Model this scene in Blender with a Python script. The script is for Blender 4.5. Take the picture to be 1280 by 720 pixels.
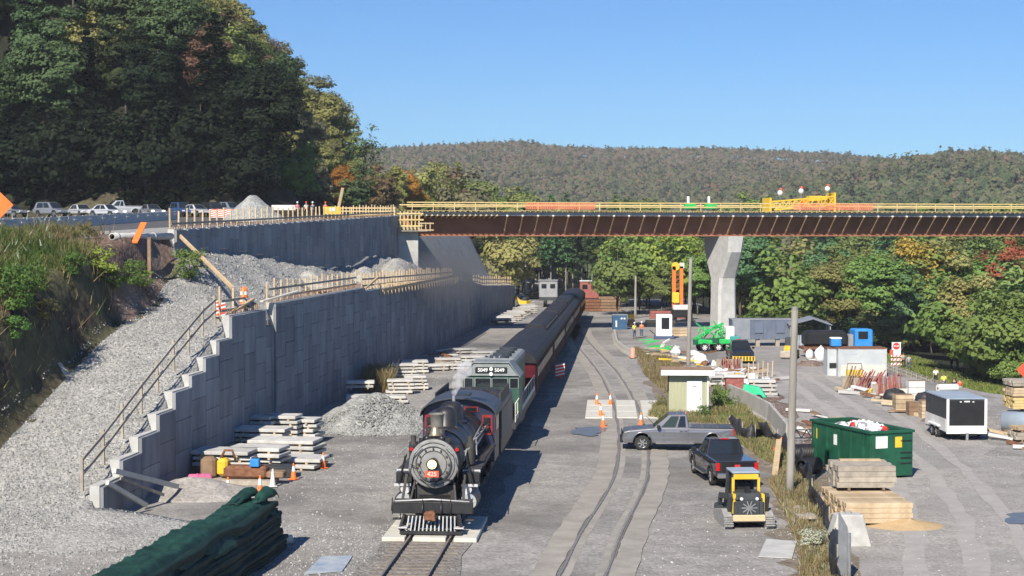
import bpy, math, random
import numpy as np
from mathutils import Vector, Matrix
random.seed(7); rng = np.random.default_rng(7)
for o in list(bpy.data.objects): bpy.data.objects.remove(o)
SC = bpy.context.scene; COL = SC.collection; R = math.radians; PI = math.pi

# ---------------------------------------------------------------- camera
CAM_H, FPX, PITCH = 11.2, 2000.0, math.atan(63/2000)
cd = bpy.data.cameras.new('camera'); cam = bpy.data.objects.new('camera', cd); COL.objects.link(cam)
cam.location = (0, 0, CAM_H); cam.rotation_euler = (PI/2 - PITCH, 0, 0)
cd.sensor_width = 36; cd.lens = 36*FPX/1280; cd.clip_start = 0.5; cd.clip_end = 12000
SC.camera = cam
# ---------------------------------------------------------------- sky, sun, exposure
SUN_T = Vector((0.36, 1.0, -0.86)).normalized()          # the way sunlight travels
W = bpy.data.worlds.new('World'); SC.world = W; W.use_nodes = True
nt = W.node_tree; nt.nodes.clear()
sky = nt.nodes.new('ShaderNodeTexSky'); sky.sky_type = 'NISHITA'; sky.sun_disc = False
sky.sun_elevation = math.asin(-SUN_T.z); sky.sun_rotation = math.atan2(-SUN_T.x, -SUN_T.y) % (2*PI)
sky.air_density = 1.0; sky.dust_density = 0.0; sky.ozone_density = 6.0; sky.altitude = 200
bg = nt.nodes.new('ShaderNodeBackground'); bg.inputs[1].default_value = 0.052
wo = nt.nodes.new('ShaderNodeOutputWorld')
tint = nt.nodes.new('ShaderNodeMix'); tint.data_type = 'RGBA'; tint.blend_type = 'MULTIPLY'; tint.inputs[0].default_value = 1.0
tint.inputs[7].default_value = (0.56, 0.87, 1.16, 1)
nt.links.new(sky.outputs[0], tint.inputs[6]); nt.links.new(tint.outputs[2], bg.inputs[0]); nt.links.new(bg.outputs[0], wo.inputs[0])
sd = bpy.data.lights.new('sun', 'SUN'); sd.energy = 3.7; sd.angle = R(0.53); sd.color = (1, 0.915, 0.79)
so = bpy.data.objects.new('sun', sd); COL.objects.link(so)
so.rotation_euler = SUN_T.to_track_quat('-Z', 'Y').to_euler(); so.location = (-60, -150, 150)
vs = SC.view_settings; vs.view_transform = 'Standard'; vs.look = 'None'; vs.exposure = 0.93; vs.gamma = 1.0
vs.use_curve_mapping = False
SC.render.engine = 'CYCLES'
SC.cycles.max_bounces = 6; SC.cycles.diffuse_bounces = 2; SC.cycles.transparent_max_bounces = 8; SC.cycles.volume_bounces = 1

# ---------------------------------------------------------------- layout helpers (photograph pixel -> place on the ground)
_F = Vector((0, math.cos(PITCH), -math.sin(PITCH))); _U = Vector((0, math.sin(PITCH), math.cos(PITCH)))
def _ray(px, py): return _F*FPX + Vector((1, 0, 0))*(px-640) + _U*(360-py)
def G(px, py, z=0.0):
    d = _ray(px, py); t = (z-CAM_H)/d.z; p = Vector((0, 0, CAM_H)) + d*t; p.z = z; return p
def A(px, py, Y):
    d = _ray(px, py); return Vector((0, 0, CAM_H)) + d*(Y/d.y)
def lerp(a, b, t): return a+(b-a)*t
def sstep(a, b, x):
    t = np.clip((np.asarray(x, float)-a)/(b-a), 0, 1); return t*t*(3-2*t)
def vnoise(x, y, s=1.0, seed=0):
    x = np.asarray(x, float)/s; y = np.asarray(y, float)/s
    xi = np.floor(x); yi = np.floor(y); fx = x-xi; fy = y-yi
    fx = fx*fx*(3-2*fx); fy = fy*fy*(3-2*fy)
    def h(i, j):
        v = np.sin(i*127.1+j*311.7+seed*74.7)*43758.5453; return v-np.floor(v)
    return (h(xi, yi)*(1-fx)+h(xi+1, yi)*fx)*(1-fy)+(h(xi, yi+1)*(1-fx)+h(xi+1, yi+1)*fx)*fy

# ---------------------------------------------------------------- objects
def tag(o, label=None, cat=None, group=None, kind=None):
    if label: o['label'] = label
    if cat: o['category'] = cat
    if group: o['group'] = group
    if kind: o['kind'] = kind
    return o
def thing(name, label, cat, loc=(0, 0, 0), rz=0.0, group=None):
    o = bpy.data.objects.new(name, None); COL.objects.link(o); o.empty_display_size = 0.2
    o.location = loc; o.rotation_euler = (0, 0, rz); return tag(o, label, cat, group)
def copy_tree(o, parent=None):
    c = o.copy(); COL.objects.link(c); c.parent = parent
    for ch in list(o.children): copy_tree(ch, c)
    return c
def place(o, loc, rz=0.0, sc=None, label=None, group=None):
    o.location = loc; o.rotation_euler = (0, 0, rz)
    if sc is not None: o.scale = (sc, sc, sc) if not hasattr(sc, '__len__') else sc
    if label: o['label'] = label
    if group: o['group'] = group
    return o

class MB:
    """collects shapes into one mesh"""
    def __init__(s): s.v = []; s.f = []; s.m = []; s.sm = []
    def add(s, vs, fs, mi=0, smooth=False, M=None):
        b = len(s.v)
        for p in vs:
            p = Vector(p); s.v.append(tuple(M @ p) if M is not None else tuple(p))
        for f in fs: s.f.append(tuple(b+i for i in f)); s.m.append(mi); s.sm.append(smooth)
        return s
    def box(s, c, d, mi=0, rz=0.0, M=None, ch=0.0):
        x, y, z = d[0]/2, d[1]/2, d[2]/2
        T = Matrix.Translation(c) @ Matrix.Rotation(rz, 4, 'Z')
        if M is not None: T = M @ T
        if ch <= 0:
            vs = [(-x,-y,-z),(x,-y,-z),(x,y,-z),(-x,y,-z),(-x,-y,z),(x,-y,z),(x,y,z),(-x,y,z)]
            return s.add(vs, [(0,3,2,1),(4,5,6,7),(0,1,5,4),(1,2,6,5),(2,3,7,6),(3,0,4,7)], mi, False, T)
        vs = []; 
        for (zz, q) in ((-z, ch), (-z+ch, 0), (z-ch, 0), (z, ch)):
            X, Y = x-q, y-q; k = ch*0.8
            vs += [(-X+k,-Y,zz),(X-k,-Y,zz),(X,-Y+k,zz),(X,Y-k,zz),(X-k,Y,zz),(-X+k,Y,zz),(-X,Y-k,zz),(-X,-Y+k,zz)]
        fs = [tuple(range(7,-1,-1)), tuple(range(24,32))]
        for r in range(3):
            for i in range(8): a = r*8+i; b = r*8+(i+1)%8; fs.append((a, b, b+8, a+8))
        return s.add(vs, fs, mi, False, T)
    def hexa(s, bot, top, mi=0, M=None):
        """frustum from four bottom and four top corners (counter-clockwise seen from above)"""
        return s.add(list(bot)+list(top), [(0,3,2,1),(4,5,6,7),(0,1,5,4),(1,2,6,5),(2,3,7,6),(3,0,4,7)], mi, False, M)
    def cyl(s, a, b, r0, r1=None, n=12, mi=0, caps=True, M=None, smooth=True, arc=None):
        a = Vector(a); b = Vector(b); r1 = r0 if r1 is None else r1
        d = (b-a).normalized(); u = d.orthogonal().normalized(); w = d.cross(u)
        vs = []
        for (c, r) in ((a, r0), (b, r1)):
            for i in range(n):
                t = 2*PI*i/n; vs.append(c+u*(math.cos(t)*r)+w*(math.sin(t)*r))
        s.add(vs, [(i, (i+1)%n, n+(i+1)%n, n+i) for i in range(n)], mi, smooth, M)
        if caps: s.add(vs[:n], [tuple(range(n-1,-1,-1))], mi, False, M); s.add(vs[n:], [tuple(range(n))], mi, False, M)
        return s
    def lathe(s, prof, o=(0,0,0), ax='X', n=24, mi=0, M=None, smooth=True, arc=(0, 2*PI)):
        """profile of (distance along axis, radius)"""
        vs = []; fs = []; full = abs(arc[1]-arc[0]-2*PI) < 1e-4; k = n if full else n+1
        for (h, r) in prof:
            for i in range(k):
                t = arc[0]+(arc[1]-arc[0])*i/n; c, q = math.cos(t)*r, math.sin(t)*r
                p = {'X': (h, c, q), 'Y': (q, h, c), 'Z': (c, q, h)}[ax]
                vs.append((o[0]+p[0], o[1]+p[1], o[2]+p[2]))
        for j in range(len(prof)-1):
            for i in range(n if full else n):
                a, b = j*k+i, j*k+(i+1)%k; fs.append((a, b, b+k, a+k))
        return s.add(vs, fs, mi, smooth, M)
    def prism(s, poly, y0, y1, mi=0, M=None, ax='XZ'):
        """polygon in a plane pulled along the third axis"""
        n = len(poly); mk = {'XZ': lambda p, t: (p[0], t, p[1]), 'YZ': lambda p, t: (t, p[0], p[1]), 'XY': lambda p, t: (p[0], p[1], t)}[ax]
        vs = [mk(p, y0) for p in poly]+[mk(p, y1) for p in poly]
        fs = [tuple(range(n)), tuple(range(2*n-1, n-1, -1))]+[((i+1)%n, i, n+i, n+(i+1)%n) for i in range(n)]
        return s.add(vs, fs, mi, False, M)
    def tube(s, pts, r, n=6, mi=0, M=None):
        pts = [Vector(p) for p in pts]; vs = []; fs = []
        for i, p in enumerate(pts):
            d = (pts[min(i+1, len(pts)-1)]-pts[max(i-1, 0)]).normalized()
            u = d.cross(Vector((0, 0, 1))); u = u.normalized() if u.length > 1e-4 else Vector((1, 0, 0)); w = u.cross(d)
            rr = r[i] if hasattr(r, '__len__') else r
            for k in range(n):
                t = 2*PI*k/n; vs.append(p+u*(math.cos(t)*rr)+w*(math.sin(t)*rr))
        for i in range(len(pts)-1):
            for k in range(n): a = i*n+k; b = i*n+(k+1)%n; fs.append((a, b, b+n, a+n))
        fs += [tuple(range(n-1,-1,-1)), tuple(range(len(vs)-n, len(vs)))]
        return s.add(vs, fs, mi, True, M)
    def bar(s, a, b, w, h, mi=0, M=None):
        """square-section bar from a to b"""
        a = Vector(a); b = Vector(b); d = (b-a); L = d.length; d.normalize()
        u = d.cross(Vector((0, 0, 1))); u = u.normalized() if u.length > 1e-3 else Vector((1, 0, 0)); v = u.cross(d)
        q = [(-1,-1),(1,-1),(1,1),(-1,1)]
        vs = [c+u*(i*w/2)+v*(j*h/2) for c in (a, b) for (i, j) in q]
        return s.add(vs, [(0,1,2,3),(7,6,5,4),(0,4,5,1),(1,5,6,2),(2,6,7,3),(3,7,4,0)], mi, False, M)
    def sph(s, c, r, n=12, m=8, mi=0, M=None, jit=0.0):
        rx, ry, rz = r if hasattr(r, '__len__') else (r, r, r); vs = []; fs = []
        for j in range(m+1):
            ph = PI*j/m
            for i in range(n):
                t = 2*PI*i/n; q = 1+jit*(random.random()-.5)
                vs.append((c[0]+rx*q*math.sin(ph)*math.cos(t), c[1]+ry*q*math.sin(ph)*math.sin(t), c[2]+rz*q*math.cos(ph)))
        for j in range(m):
            for i in range(n): a = j*n+i; b = j*n+(i+1)%n; fs.append((a, a+n, b+n, b))
        return s.add(vs, fs, mi, jit < .3, M)
    def mesh(s, name, mats):
        me = bpy.data.meshes.new(name); me.from_pydata(s.v, [], s.f)
        for m in (mats if isinstance(mats, (list, tuple)) else [mats]): me.materials.append(m)
        me.polygons.foreach_set('material_index', s.m); me.polygons.foreach_set('use_smooth', s.sm)
        me.update(); return me
    def build(s, name, mats, parent=None, loc=None, rz=None, bevel=0):
        o = bpy.data.objects.new(name, s.mesh(name, mats)); COL.objects.link(o)
        if parent is not None: o.parent = parent
        if loc is not None: o.location = loc
        if rz is not None: o.rotation_euler = (0, 0, rz)
        if bevel:
            b = o.modifiers.new('bevel', 'BEVEL'); b.width = bevel; b.segments = 2; b.limit_method = 'ANGLE'; b.angle_limit = R(35)
        return o
def link(name, me, parent=None, loc=(0, 0, 0), rot=(0, 0, 0), sc=(1, 1, 1)):
    o = bpy.data.objects.new(name, me); COL.objects.link(o); o.parent = parent
    o.location = loc; o.rotation_euler = rot; o.scale = sc; return o
def quads(name, V, mats, mi=None, smooth=False):
    """mesh of loose quads from an (n,4,3) array"""
    n = len(V); me = bpy.data.meshes.new(name)
    me.vertices.add(4*n); me.vertices.foreach_set('co', np.ascontiguousarray(V, np.float32).ravel())
    me.loops.add(4*n); me.loops.foreach_set('vertex_index', np.arange(4*n, dtype=np.int32))
    me.polygons.add(n); me.polygons.foreach_set('loop_start', np.arange(0, 4*n, 4, dtype=np.int32))
    for m in (mats if isinstance(mats, (list, tuple)) else [mats]): me.materials.append(m)
    if mi is not None: me.polygons.foreach_set('material_index', np.asarray(mi, np.int32))
    me.polygons.foreach_set('use_smooth', np.full(n, smooth)); me.update(calc_edges=True); me.validate(); return me
def grid(name, X, Y, Z, mats, mi=None, smooth=True):
    """height-field mesh from 2-D arrays"""
    r, c = X.shape; V = np.stack([X, Y, Z], -1).reshape(-1, 3)
    i = np.arange(r*c).reshape(r, c); F = np.stack([i[:-1,:-1], i[:-1,1:], i[1:,1:], i[1:,:-1]], -1).reshape(-1, 4)
    p = V[F[0]]
    if np.cross(p[1]-p[0], p[2]-p[0])[2] < 0: F = F[:, ::-1]
    me = bpy.data.meshes.new(name); me.from_pydata(V.tolist(), [], F.tolist())
    for m in (mats if isinstance(mats, (list, tuple)) else [mats]): me.materials.append(m)
    if mi is not None: me.polygons.foreach_set('material_index', np.asarray(mi, np.int32).ravel())
    me.polygons.foreach_set('use_smooth', np.full(len(F), smooth)); me.update(); return me
def text_mesh(body, size, mat, parent, loc, rot, name='lettering', depth=0.004):
    cu = bpy.data.curves.new('lettering', 'FONT'); cu.body = body; cu.size = size; cu.align_x = 'CENTER'; cu.align_y = 'CENTER'; cu.extrude = depth; cu.offset = size*0.018
    t = bpy.data.objects.new('tmp_text', cu); COL.objects.link(t); bpy.context.view_layer.update()
    me = bpy.data.meshes.new_from_object(t.evaluated_get(bpy.context.evaluated_depsgraph_get())); bpy.data.objects.remove(t)
    me.materials.clear(); me.materials.append(mat); return link(name, me, parent, loc, rot)

# ---------------------------------------------------------------- materials
MATS = {}
def M(name, c, c2=None, sc=3.0, rough=0.8, bump=0.0, bsc=None, metal=0.0, detail=4, ramp=(0.35, 0.65), spec=0.3, obj=False, rnd=0.0, emis=None, coat=0.0, stretch=None):
    if name in MATS: return MATS[name]
    m = bpy.data.materials.new(name); m.use_nodes = True; n = m.node_tree; N = n.nodes; L = n.links
    b = N['Principled BSDF']; b.inputs['Roughness'].default_value = rough; b.inputs['Metallic'].default_value = metal
    b.inputs['Specular IOR Level'].default_value = spec; b.inputs['Coat Weight'].default_value = coat
    c = tuple(c)+(1,); b.inputs['Base Color'].default_value = c
    vec = None
    if c2 is not None or bump:
        if obj: tc = N.new('ShaderNodeTexCoord'); vec = tc.outputs['Object']
        else: g = N.new('ShaderNodeNewGeometry'); vec = g.outputs['Position']
        if stretch:
            mp = N.new('ShaderNodeMapping'); mp.inputs['Scale'].default_value = stretch; L.new(vec, mp.inputs[0]); vec = mp.outputs[0]
    out = None
    if c2 is not None:
        t = N.new('ShaderNodeTexNoise'); t.inputs['Scale'].default_value = sc; t.inputs['Detail'].default_value = detail; t.inputs['Roughness'].default_value = 0.62
        L.new(vec, t.inputs['Vector'])
        r = N.new('ShaderNodeValToRGB'); r.color_ramp.elements[0].position = ramp[0]; r.color_ramp.elements[1].position = ramp[1]
        r.color_ramp.elements[0].color = c; r.color_ramp.elements[1].color = tuple(c2)+(1,)
        L.new(t.outputs['Fac'], r.inputs[0]); out = r.outputs[0]
    if rnd:
        oi = N.new('ShaderNodeObjectInfo'); hs = N.new('ShaderNodeHueSaturation')
        mr = N.new('ShaderNodeMapRange'); mr.inputs[3].default_value = 1-rnd; mr.inputs[4].default_value = 1+rnd
        L.new(oi.outputs['Random'], mr.inputs[0]); L.new(mr.outputs[0], hs.inputs['Value'])
        if out: L.new(out, hs.inputs['Color'])
        else: hs.inputs['Color'].default_value = c
        out = hs.outputs[0]
    if out: L.new(out, b.inputs['Base Color'])
    if bump:
        t2 = N.new('ShaderNodeTexNoise'); t2.inputs['Scale'].default_value = bsc or sc*4; t2.inputs['Detail'].default_value = 5; L.new(vec, t2.inputs['Vector'])
        bp = N.new('ShaderNodeBump'); bp.inputs['Strength'].default_value = min(1, bump); bp.inputs['Distance'].default_value = 0.05
        L.new(t2.outputs['Fac'], bp.inputs['Height']); L.new(bp.outputs[0], b.inputs['Normal'])
    if emis: b.inputs['Emission Color'].default_value = tuple(emis[0])+(1,); b.inputs['Emission Strength'].default_value = emis[1]
    MATS[name] = m; return m

def gravel(name, ca, cb, cdark, patch=0.09, stone=5.0, pr=(0.42, 0.6), speck=0.5, cpatch=None, bump=0.7):
    """crushed stone: cells of differing greys, big soft patches of another tone, bump from the cells"""
    m = bpy.data.materials.new(name); m.use_nodes = True; n = m.node_tree; N = n.nodes; L = n.links; b = N['Principled BSDF']
    b.inputs['Roughness'].default_value = 0.92; b.inputs['Specular IOR Level'].default_value = 0.2
    g = N.new('ShaderNodeNewGeometry'); P = g.outputs['Position']
    vo = N.new('ShaderNodeTexVoronoi'); vo.inputs['Scale'].default_value = stone; L.new(P, vo.inputs['Vector'])
    bw = N.new('ShaderNodeSeparateColor'); L.new(vo.outputs['Color'], bw.inputs[0])
    r1 = N.new('ShaderNodeValToRGB'); e = r1.color_ramp.elements; e[0].color = tuple(cdark)+(1,); e[1].color = tuple(cb)+(1,); e[0].position = 0.0; e[1].position = 1.0
    k = e.new(0.45); k.color = tuple(ca)+(1,); k = e.new(0.9); k.color = tuple(x*(1+speck*0.3) for x in ca)+(1,)
    L.new(bw.outputs[0], r1.inputs[0])
    no = N.new('ShaderNodeTexNoise'); no.inputs['Scale'].default_value = patch; no.inputs['Detail'].default_value = 7; no.inputs['Roughness'].default_value = 0.6; L.new(P, no.inputs['Vector'])
    r2 = N.new('ShaderNodeValToRGB'); r2.color_ramp.elements[0].position = pr[0]; r2.color_ramp.elements[1].position = pr[1]; L.new(no.outputs['Fac'], r2.inputs[0])
    mx = N.new('ShaderNodeMix'); mx.data_type = 'RGBA'; mx.blend_type = 'MIX'
    L.new(r2.outputs[0], mx.inputs[0]); L.new(r1.outputs[0], mx.inputs[6])
    cp = tuple(cpatch or cdark)+(1,)
    mm = N.new('ShaderNodeMix'); mm.data_type = 'RGBA'; mm.inputs[0].default_value = 0.72; L.new(r1.outputs[0], mm.inputs[6]); mm.inputs[7].default_value = cp
    L.new(mm.outputs[2], mx.inputs[7])
    n3 = N.new('ShaderNodeTexNoise'); n3.inputs['Scale'].default_value = 0.8; n3.inputs['Detail'].default_value = 6; L.new(P, n3.inputs['Vector'])
    mr = N.new('ShaderNodeMapRange'); mr.inputs[1].default_value = .3; mr.inputs[2].default_value = .7; mr.inputs[3].default_value = 0.82; mr.inputs[4].default_value = 1.16; L.new(n3.outputs['Fac'], mr.inputs[0])
    hs = N.new('ShaderNodeHueSaturation'); L.new(mx.outputs[2], hs.inputs['Color']); L.new(mr.outputs[0], hs.inputs['Value'])
    L.new(hs.outputs[0], b.inputs['Base Color'])
    bp = N.new('ShaderNodeBump'); bp.inputs['Strength'].default_value = bump; bp.inputs['Distance'].default_value = 0.06
    L.new(vo.outputs['Distance'], bp.inputs['Height']); bp.invert = True; L.new(bp.outputs[0], b.inputs['Normal'])
    MATS[name] = m; return m

def leafmat(name, c, c2, rnd=0.18, sc=0.35, hue=0.02, trans=0.3):
    m = bpy.data.materials.new(name); m.use_nodes = True; n = m.node_tree; N = n.nodes; L = n.links
    b = N['Principled BSDF']; b.inputs['Roughness'].default_value = 0.7; b.inputs['Specular IOR Level'].default_value = 0.15
    tc = N.new('ShaderNodeTexCoord'); t = N.new('ShaderNodeTexNoise'); t.inputs['Scale'].default_value = sc; t.inputs['Detail'].default_value = 5; t.inputs['Roughness'].default_value = .7; L.new(tc.outputs['Object'], t.inputs['Vector'])
    r = N.new('ShaderNodeValToRGB'); r.color_ramp.elements[0].position = .36; r.color_ramp.elements[1].position = .64
    r.color_ramp.elements[0].color = tuple(c)+(1,); r.color_ramp.elements[1].color = tuple(c2)+(1,); L.new(t.outputs['Fac'], r.inputs[0])
    oi = N.new('ShaderNodeObjectInfo'); hs = N.new('ShaderNodeHueSaturation')
    mr = N.new('ShaderNodeMapRange'); mr.inputs[3].default_value = 1-rnd; mr.inputs[4].default_value = 1+rnd; L.new(oi.outputs['Random'], mr.inputs[0]); L.new(mr.outputs[0], hs.inputs['Value'])
    mu = N.new('ShaderNodeMath'); mu.operation = 'MULTIPLY'; mu.inputs[1].default_value = 7.31; L.new(oi.outputs['Random'], mu.inputs[0])
    fr = N.new('ShaderNodeMath'); fr.operation = 'FRACT'; L.new(mu.outputs[0], fr.inputs[0])
    m2 = N.new('ShaderNodeMapRange'); m2.inputs[3].default_value = 0.5-hue; m2.inputs[4].default_value = 0.5+hue; L.new(fr.outputs[0], m2.inputs[0]); L.new(m2.outputs[0], hs.inputs['Hue'])
    L.new(r.outputs[0], hs.inputs['Color']); L.new(hs.outputs[0], b.inputs['Base Color'])
    tr = N.new('ShaderNodeBsdfTranslucent'); L.new(hs.outputs[0], tr.inputs[0]); mx = N.new('ShaderNodeMixShader'); mx.inputs[0].default_value = trans
    L.new(b.outputs[0], mx.inputs[1]); L.new(tr.outputs[0], mx.inputs[2]); L.new(mx.outputs[0], N['Material Output'].inputs[0])
    MATS[name] = m; return m

gravel('yard', (.305,.291,.27), (.385,.368,.344), (.24,.228,.212), patch=0.075, stone=9, pr=(.45,.58), cpatch=(.165,.158,.148), bump=.35)
gravel('stone_ramp', (.34,.335,.315), (.46,.455,.43), (.25,.245,.23), patch=.12, stone=9, pr=(.55,.8), cpatch=(.28,.275,.26), bump=.7)
gravel('stone_mound', (.32,.33,.315), (.47,.48,.455), (.20,.205,.20), patch=.3, stone=9, pr=(.6,.8), bump=1.0)
gravel('road_gravel', (.335,.315,.29), (.41,.39,.36), (.27,.255,.235), patch=.1, stone=9, pr=(.45,.6), cpatch=(.25,.243,.232), bump=.3)
gravel('dirt', (.22,.18,.135), (.31,.265,.21), (.14,.115,.09), patch=.25, stone=4, pr=(.4,.6), cpatch=(.19,.165,.13), bump=.6)
gravel('red_dirt', (.17,.11,.085), (.27,.21,.18), (.10,.065,.05), patch=.3, stone=4, pr=(.4,.6), cpatch=(.2,.16,.14), bump=.7)
gravel('ballast', (.25,.235,.215), (.36,.34,.32), (.15,.14,.125), patch=.3, stone=9, pr=(.4,.7), cpatch=(.16,.15,.14), bump=.8)
gravel('bank_soil', (.07,.056,.04), (.11,.09,.065), (.035,.028,.02), patch=.4, stone=3, pr=(.4,.6), cpatch=(.10,.10,.05), bump=.8)
gravel('grass_ground', (.10,.13,.04), (.17,.19,.07), (.06,.085,.025), patch=.2, stone=6, pr=(.4,.6), cpatch=(.14,.15,.06), bump=.6)
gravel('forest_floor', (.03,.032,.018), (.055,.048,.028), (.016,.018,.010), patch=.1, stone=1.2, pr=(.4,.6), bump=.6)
M('concrete', (.42,.42,.40), (.52,.52,.50), sc=1.4, rough=.85, bump=.15, bsc=18)
M('concrete_old', (.36,.345,.31), (.47,.455,.41), sc=.9, rough=.9, bump=.2, bsc=15, ramp=(.3,.7))
M('concrete_white', (.42,.415,.39), (.56,.555,.525), sc=1.8, rough=.85, bump=.2, rnd=.12)
M('panel_a', (.185,.197,.215), (.285,.295,.308), sc=.9, rough=.85, bump=.2, bsc=25, rnd=.13, stretch=(1,1,.3))
M('panel_b', (.205,.217,.234), (.31,.32,.332), sc=.9, rough=.85, bump=.2, bsc=25, rnd=.13, stretch=(1,1,.3))
M('wall_core', (.20,.21,.22), (.26,.27,.28), sc=.6, rough=.9)
M('wood_new', (.46,.34,.19), (.56,.43,.27), sc=2, rough=.75, stretch=(1,1,4), rnd=.12)
M('wood_yellow', (.56,.42,.17), (.66,.52,.25), sc=2, rough=.75, rnd=.1)
M('wood_grey', (.30,.265,.215), (.42,.375,.31), sc=3, rough=.85, bump=.2, rnd=.12)
M('wood_brown', (.20,.13,.08), (.30,.20,.13), sc=2.5, rough=.85, rnd=.15)
M('lumber', (.40,.30,.185), (.54,.43,.29), sc=2.2, rough=.8, bump=.15, rnd=.2, obj=True)
M('pole_wood', (.24,.225,.19), (.34,.32,.28), sc=3, rough=.9, bump=.3, stretch=(1,1,.15))
M('black', (.012,.012,.013), (.02,.02,.021), sc=3, rough=.5, spec=.4)
M('loco_black', (.016,.016,.018), (.032,.031,.032), sc=2.5, rough=.42, spec=.5)
M('loco_dirty', (.04,.038,.036), (.075,.07,.066), sc=2, rough=.6)
M('loco_blue', (.018,.024,.055), (.03,.036,.07), sc=2, rough=.35, spec=.5)
M('smokebox_grey', (.20,.20,.195), (.29,.29,.28), sc=5, rough=.6)
M('silver_edge', (.6,.6,.6), rough=.4, metal=.2)
M('steel', (.45,.45,.46), (.55,.55,.55), sc=6, rough=.35, metal=.8)
M('steel_grey', (.28,.29,.30), (.36,.37,.38), sc=3, rough=.55, metal=.3)
M('brass', (.70,.55,.32), rough=.3, metal=.8)
M('rust', (.14,.065,.035), (.25,.12,.07), sc=4, rough=.85, bump=.2)
M('rust_red', (.24,.075,.06), (.36,.13,.11), sc=4, rough=.75)
M('girder', (.24,.10,.055), (.32,.14,.08), sc=.5, rough=.8)
M('rail_steel', (.13,.105,.085), (.19,.155,.13), sc=5, rough=.7)
M('rail_top', (.22,.20,.18), (.30,.275,.25), sc=3, rough=.45, metal=.3)
M('sleeper', (.17,.145,.12), (.25,.22,.185), sc=4, rough=.9, bump=.3)
M('red', (.45,.03,.03), (.52,.06,.05), sc=3, rough=.5)
M('cab_red', (.20,.018,.02), (.27,.03,.03), sc=3, rough=.5)
M('red_plate', (.75,.10,.04), rough=.5)
M('maroon', (.07,.008,.014), (.10,.013,.019), sc=1.5, rough=.6, spec=.1)
M('white', (.78,.78,.76), (.84,.84,.82), sc=2, rough=.5)
M('white_dirty', (.58,.58,.55), (.74,.74,.71), sc=1.2, rough=.7)
M('off_white', (.54,.52,.45), (.64,.62,.54), sc=2, rough=.6)
M('car_white', (.46,.48,.51), rough=.25, spec=.5, coat=.5)
M('car_grey', (.19,.19,.205), (.22,.22,.235), sc=1, rough=.25, metal=.5, spec=.5, coat=.6)
M('car_black', (.017,.015,.018), rough=.2, spec=.5, coat=.8)
M('car_silver', (.27,.285,.31), rough=.3, metal=.4, coat=.5)
M('car_blue', (.04,.08,.19), rough=.3, coat=.5)
M('car_dark', (.03,.035,.045), rough=.25, coat=.6)
M('glass', (.018,.022,.026), rough=.08, spec=.6)
M('glass_green', (.035,.05,.04), rough=.1, spec=.6)
M('flange_rust_lit', (.30,.125,.07), (.40,.18,.10), sc=.6, rough=.8)  # girder rust made lighter: sunlight on the bottom flange is in the colour
M('tyre', (.022,.022,.022), (.04,.04,.038), sc=5, rough=.9)
M('chrome', (.62,.62,.63), rough=.2, metal=.9)
M('tail_red', (.5,.012,.015), rough=.3)
M('orange', (.83,.17,.03), (.90,.22,.05), sc=4, rough=.6)
M('orange_red', (.82,.10,.05), rough=.6)
M('mesh_orange', (.72,.20,.10), (.82,.30,.17), sc=1.2, rough=.7)
M('yellow', (.74,.47,.035), (.80,.54,.06), sc=2, rough=.5)
M('yellow_machine', (.66,.42,.03), (.74,.50,.06), sc=2, rough=.5)
M('dark_machine', (.035,.04,.045), (.06,.065,.07), sc=3, rough=.55)
M('rubber_track', (.24,.235,.225), (.34,.33,.315), sc=6, rough=.9)
M('dump_green', (.010,.07,.038), (.018,.105,.058), sc=1.5, rough=.5)
M('bright_green', (.03,.50,.22), (.05,.60,.30), sc=2, rough=.5)
M('machine_green', (.02,.42,.08), (.05,.52,.14), sc=3, rough=.5)
M('diesel_green', (.03,.085,.062), (.05,.12,.09), sc=2, rough=.5)
M('diesel_roof', (.19,.215,.215), (.27,.295,.295), sc=1.2, rough=.6)
M('car_roof', (.022,.022,.026), (.036,.036,.041), sc=.8, rough=.6, spec=.15)
M('shed_green', (.36,.37,.24), (.43,.44,.30), sc=2, rough=.8, stretch=(3,3,.2))
M('blue_box', (.03,.09,.18), (.05,.12,.22), sc=2, rough=.6)
M('cyan_blue', (.03,.22,.60), (.05,.28,.68), sc=2, rough=.5)
M('container_grey', (.20,.22,.25), (.25,.27,.30), sc=1, rough=.6)
M('container_blue', (.11,.135,.185), (.14,.17,.225), sc=1, rough=.6)
M('container_white', (.42,.45,.46), (.52,.55,.56), sc=.8, rough=.65)
M('tarp_green', (.006,.024,.018), (.018,.075,.055), sc=1.2, rough=.65, bump=.5, bsc=5, ramp=(.3,.75))
M('tarp_dark', (.006,.02,.016), (.012,.036,.028), sc=2, rough=.7, bump=.5, bsc=6)
M('silt_black', (.015,.015,.016), (.05,.05,.055), sc=3, rough=.5)
M('pink', (.50,.10,.22), (.58,.16,.28), sc=3, rough=.6)
M('skin', (.48,.30,.21), rough=.6)
M('hi_vis', (.75,.85,.10), rough=.7)
M('cloth_dark', (.03,.035,.05), rough=.85)
M('cloth_blue', (.07,.10,.18), rough=.85)
M('plastic_bag', (.75,.76,.78), (.85,.85,.86), sc=5, rough=.4)
M('asphalt', (.085,.085,.088), (.12,.12,.12), sc=.5, rough=.85)
M('lamp_glow', (1,.75,.35), rough=.3, emis=((1,.62,.22), 1.6))
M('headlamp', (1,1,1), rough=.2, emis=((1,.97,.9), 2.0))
M('sand', (.42,.30,.16), (.50,.37,.21), sc=2, rough=.9, bump=.3)
M('blue_grey', (.27,.33,.40), (.34,.40,.47), sc=1.5, rough=.6)
M('bark', (.085,.07,.055), (.15,.13,.11), sc=4, rough=.95)
M('bark_grey', (.20,.19,.17), (.28,.27,.25), sc=4, rough=.95)
MT = MATS
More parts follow.
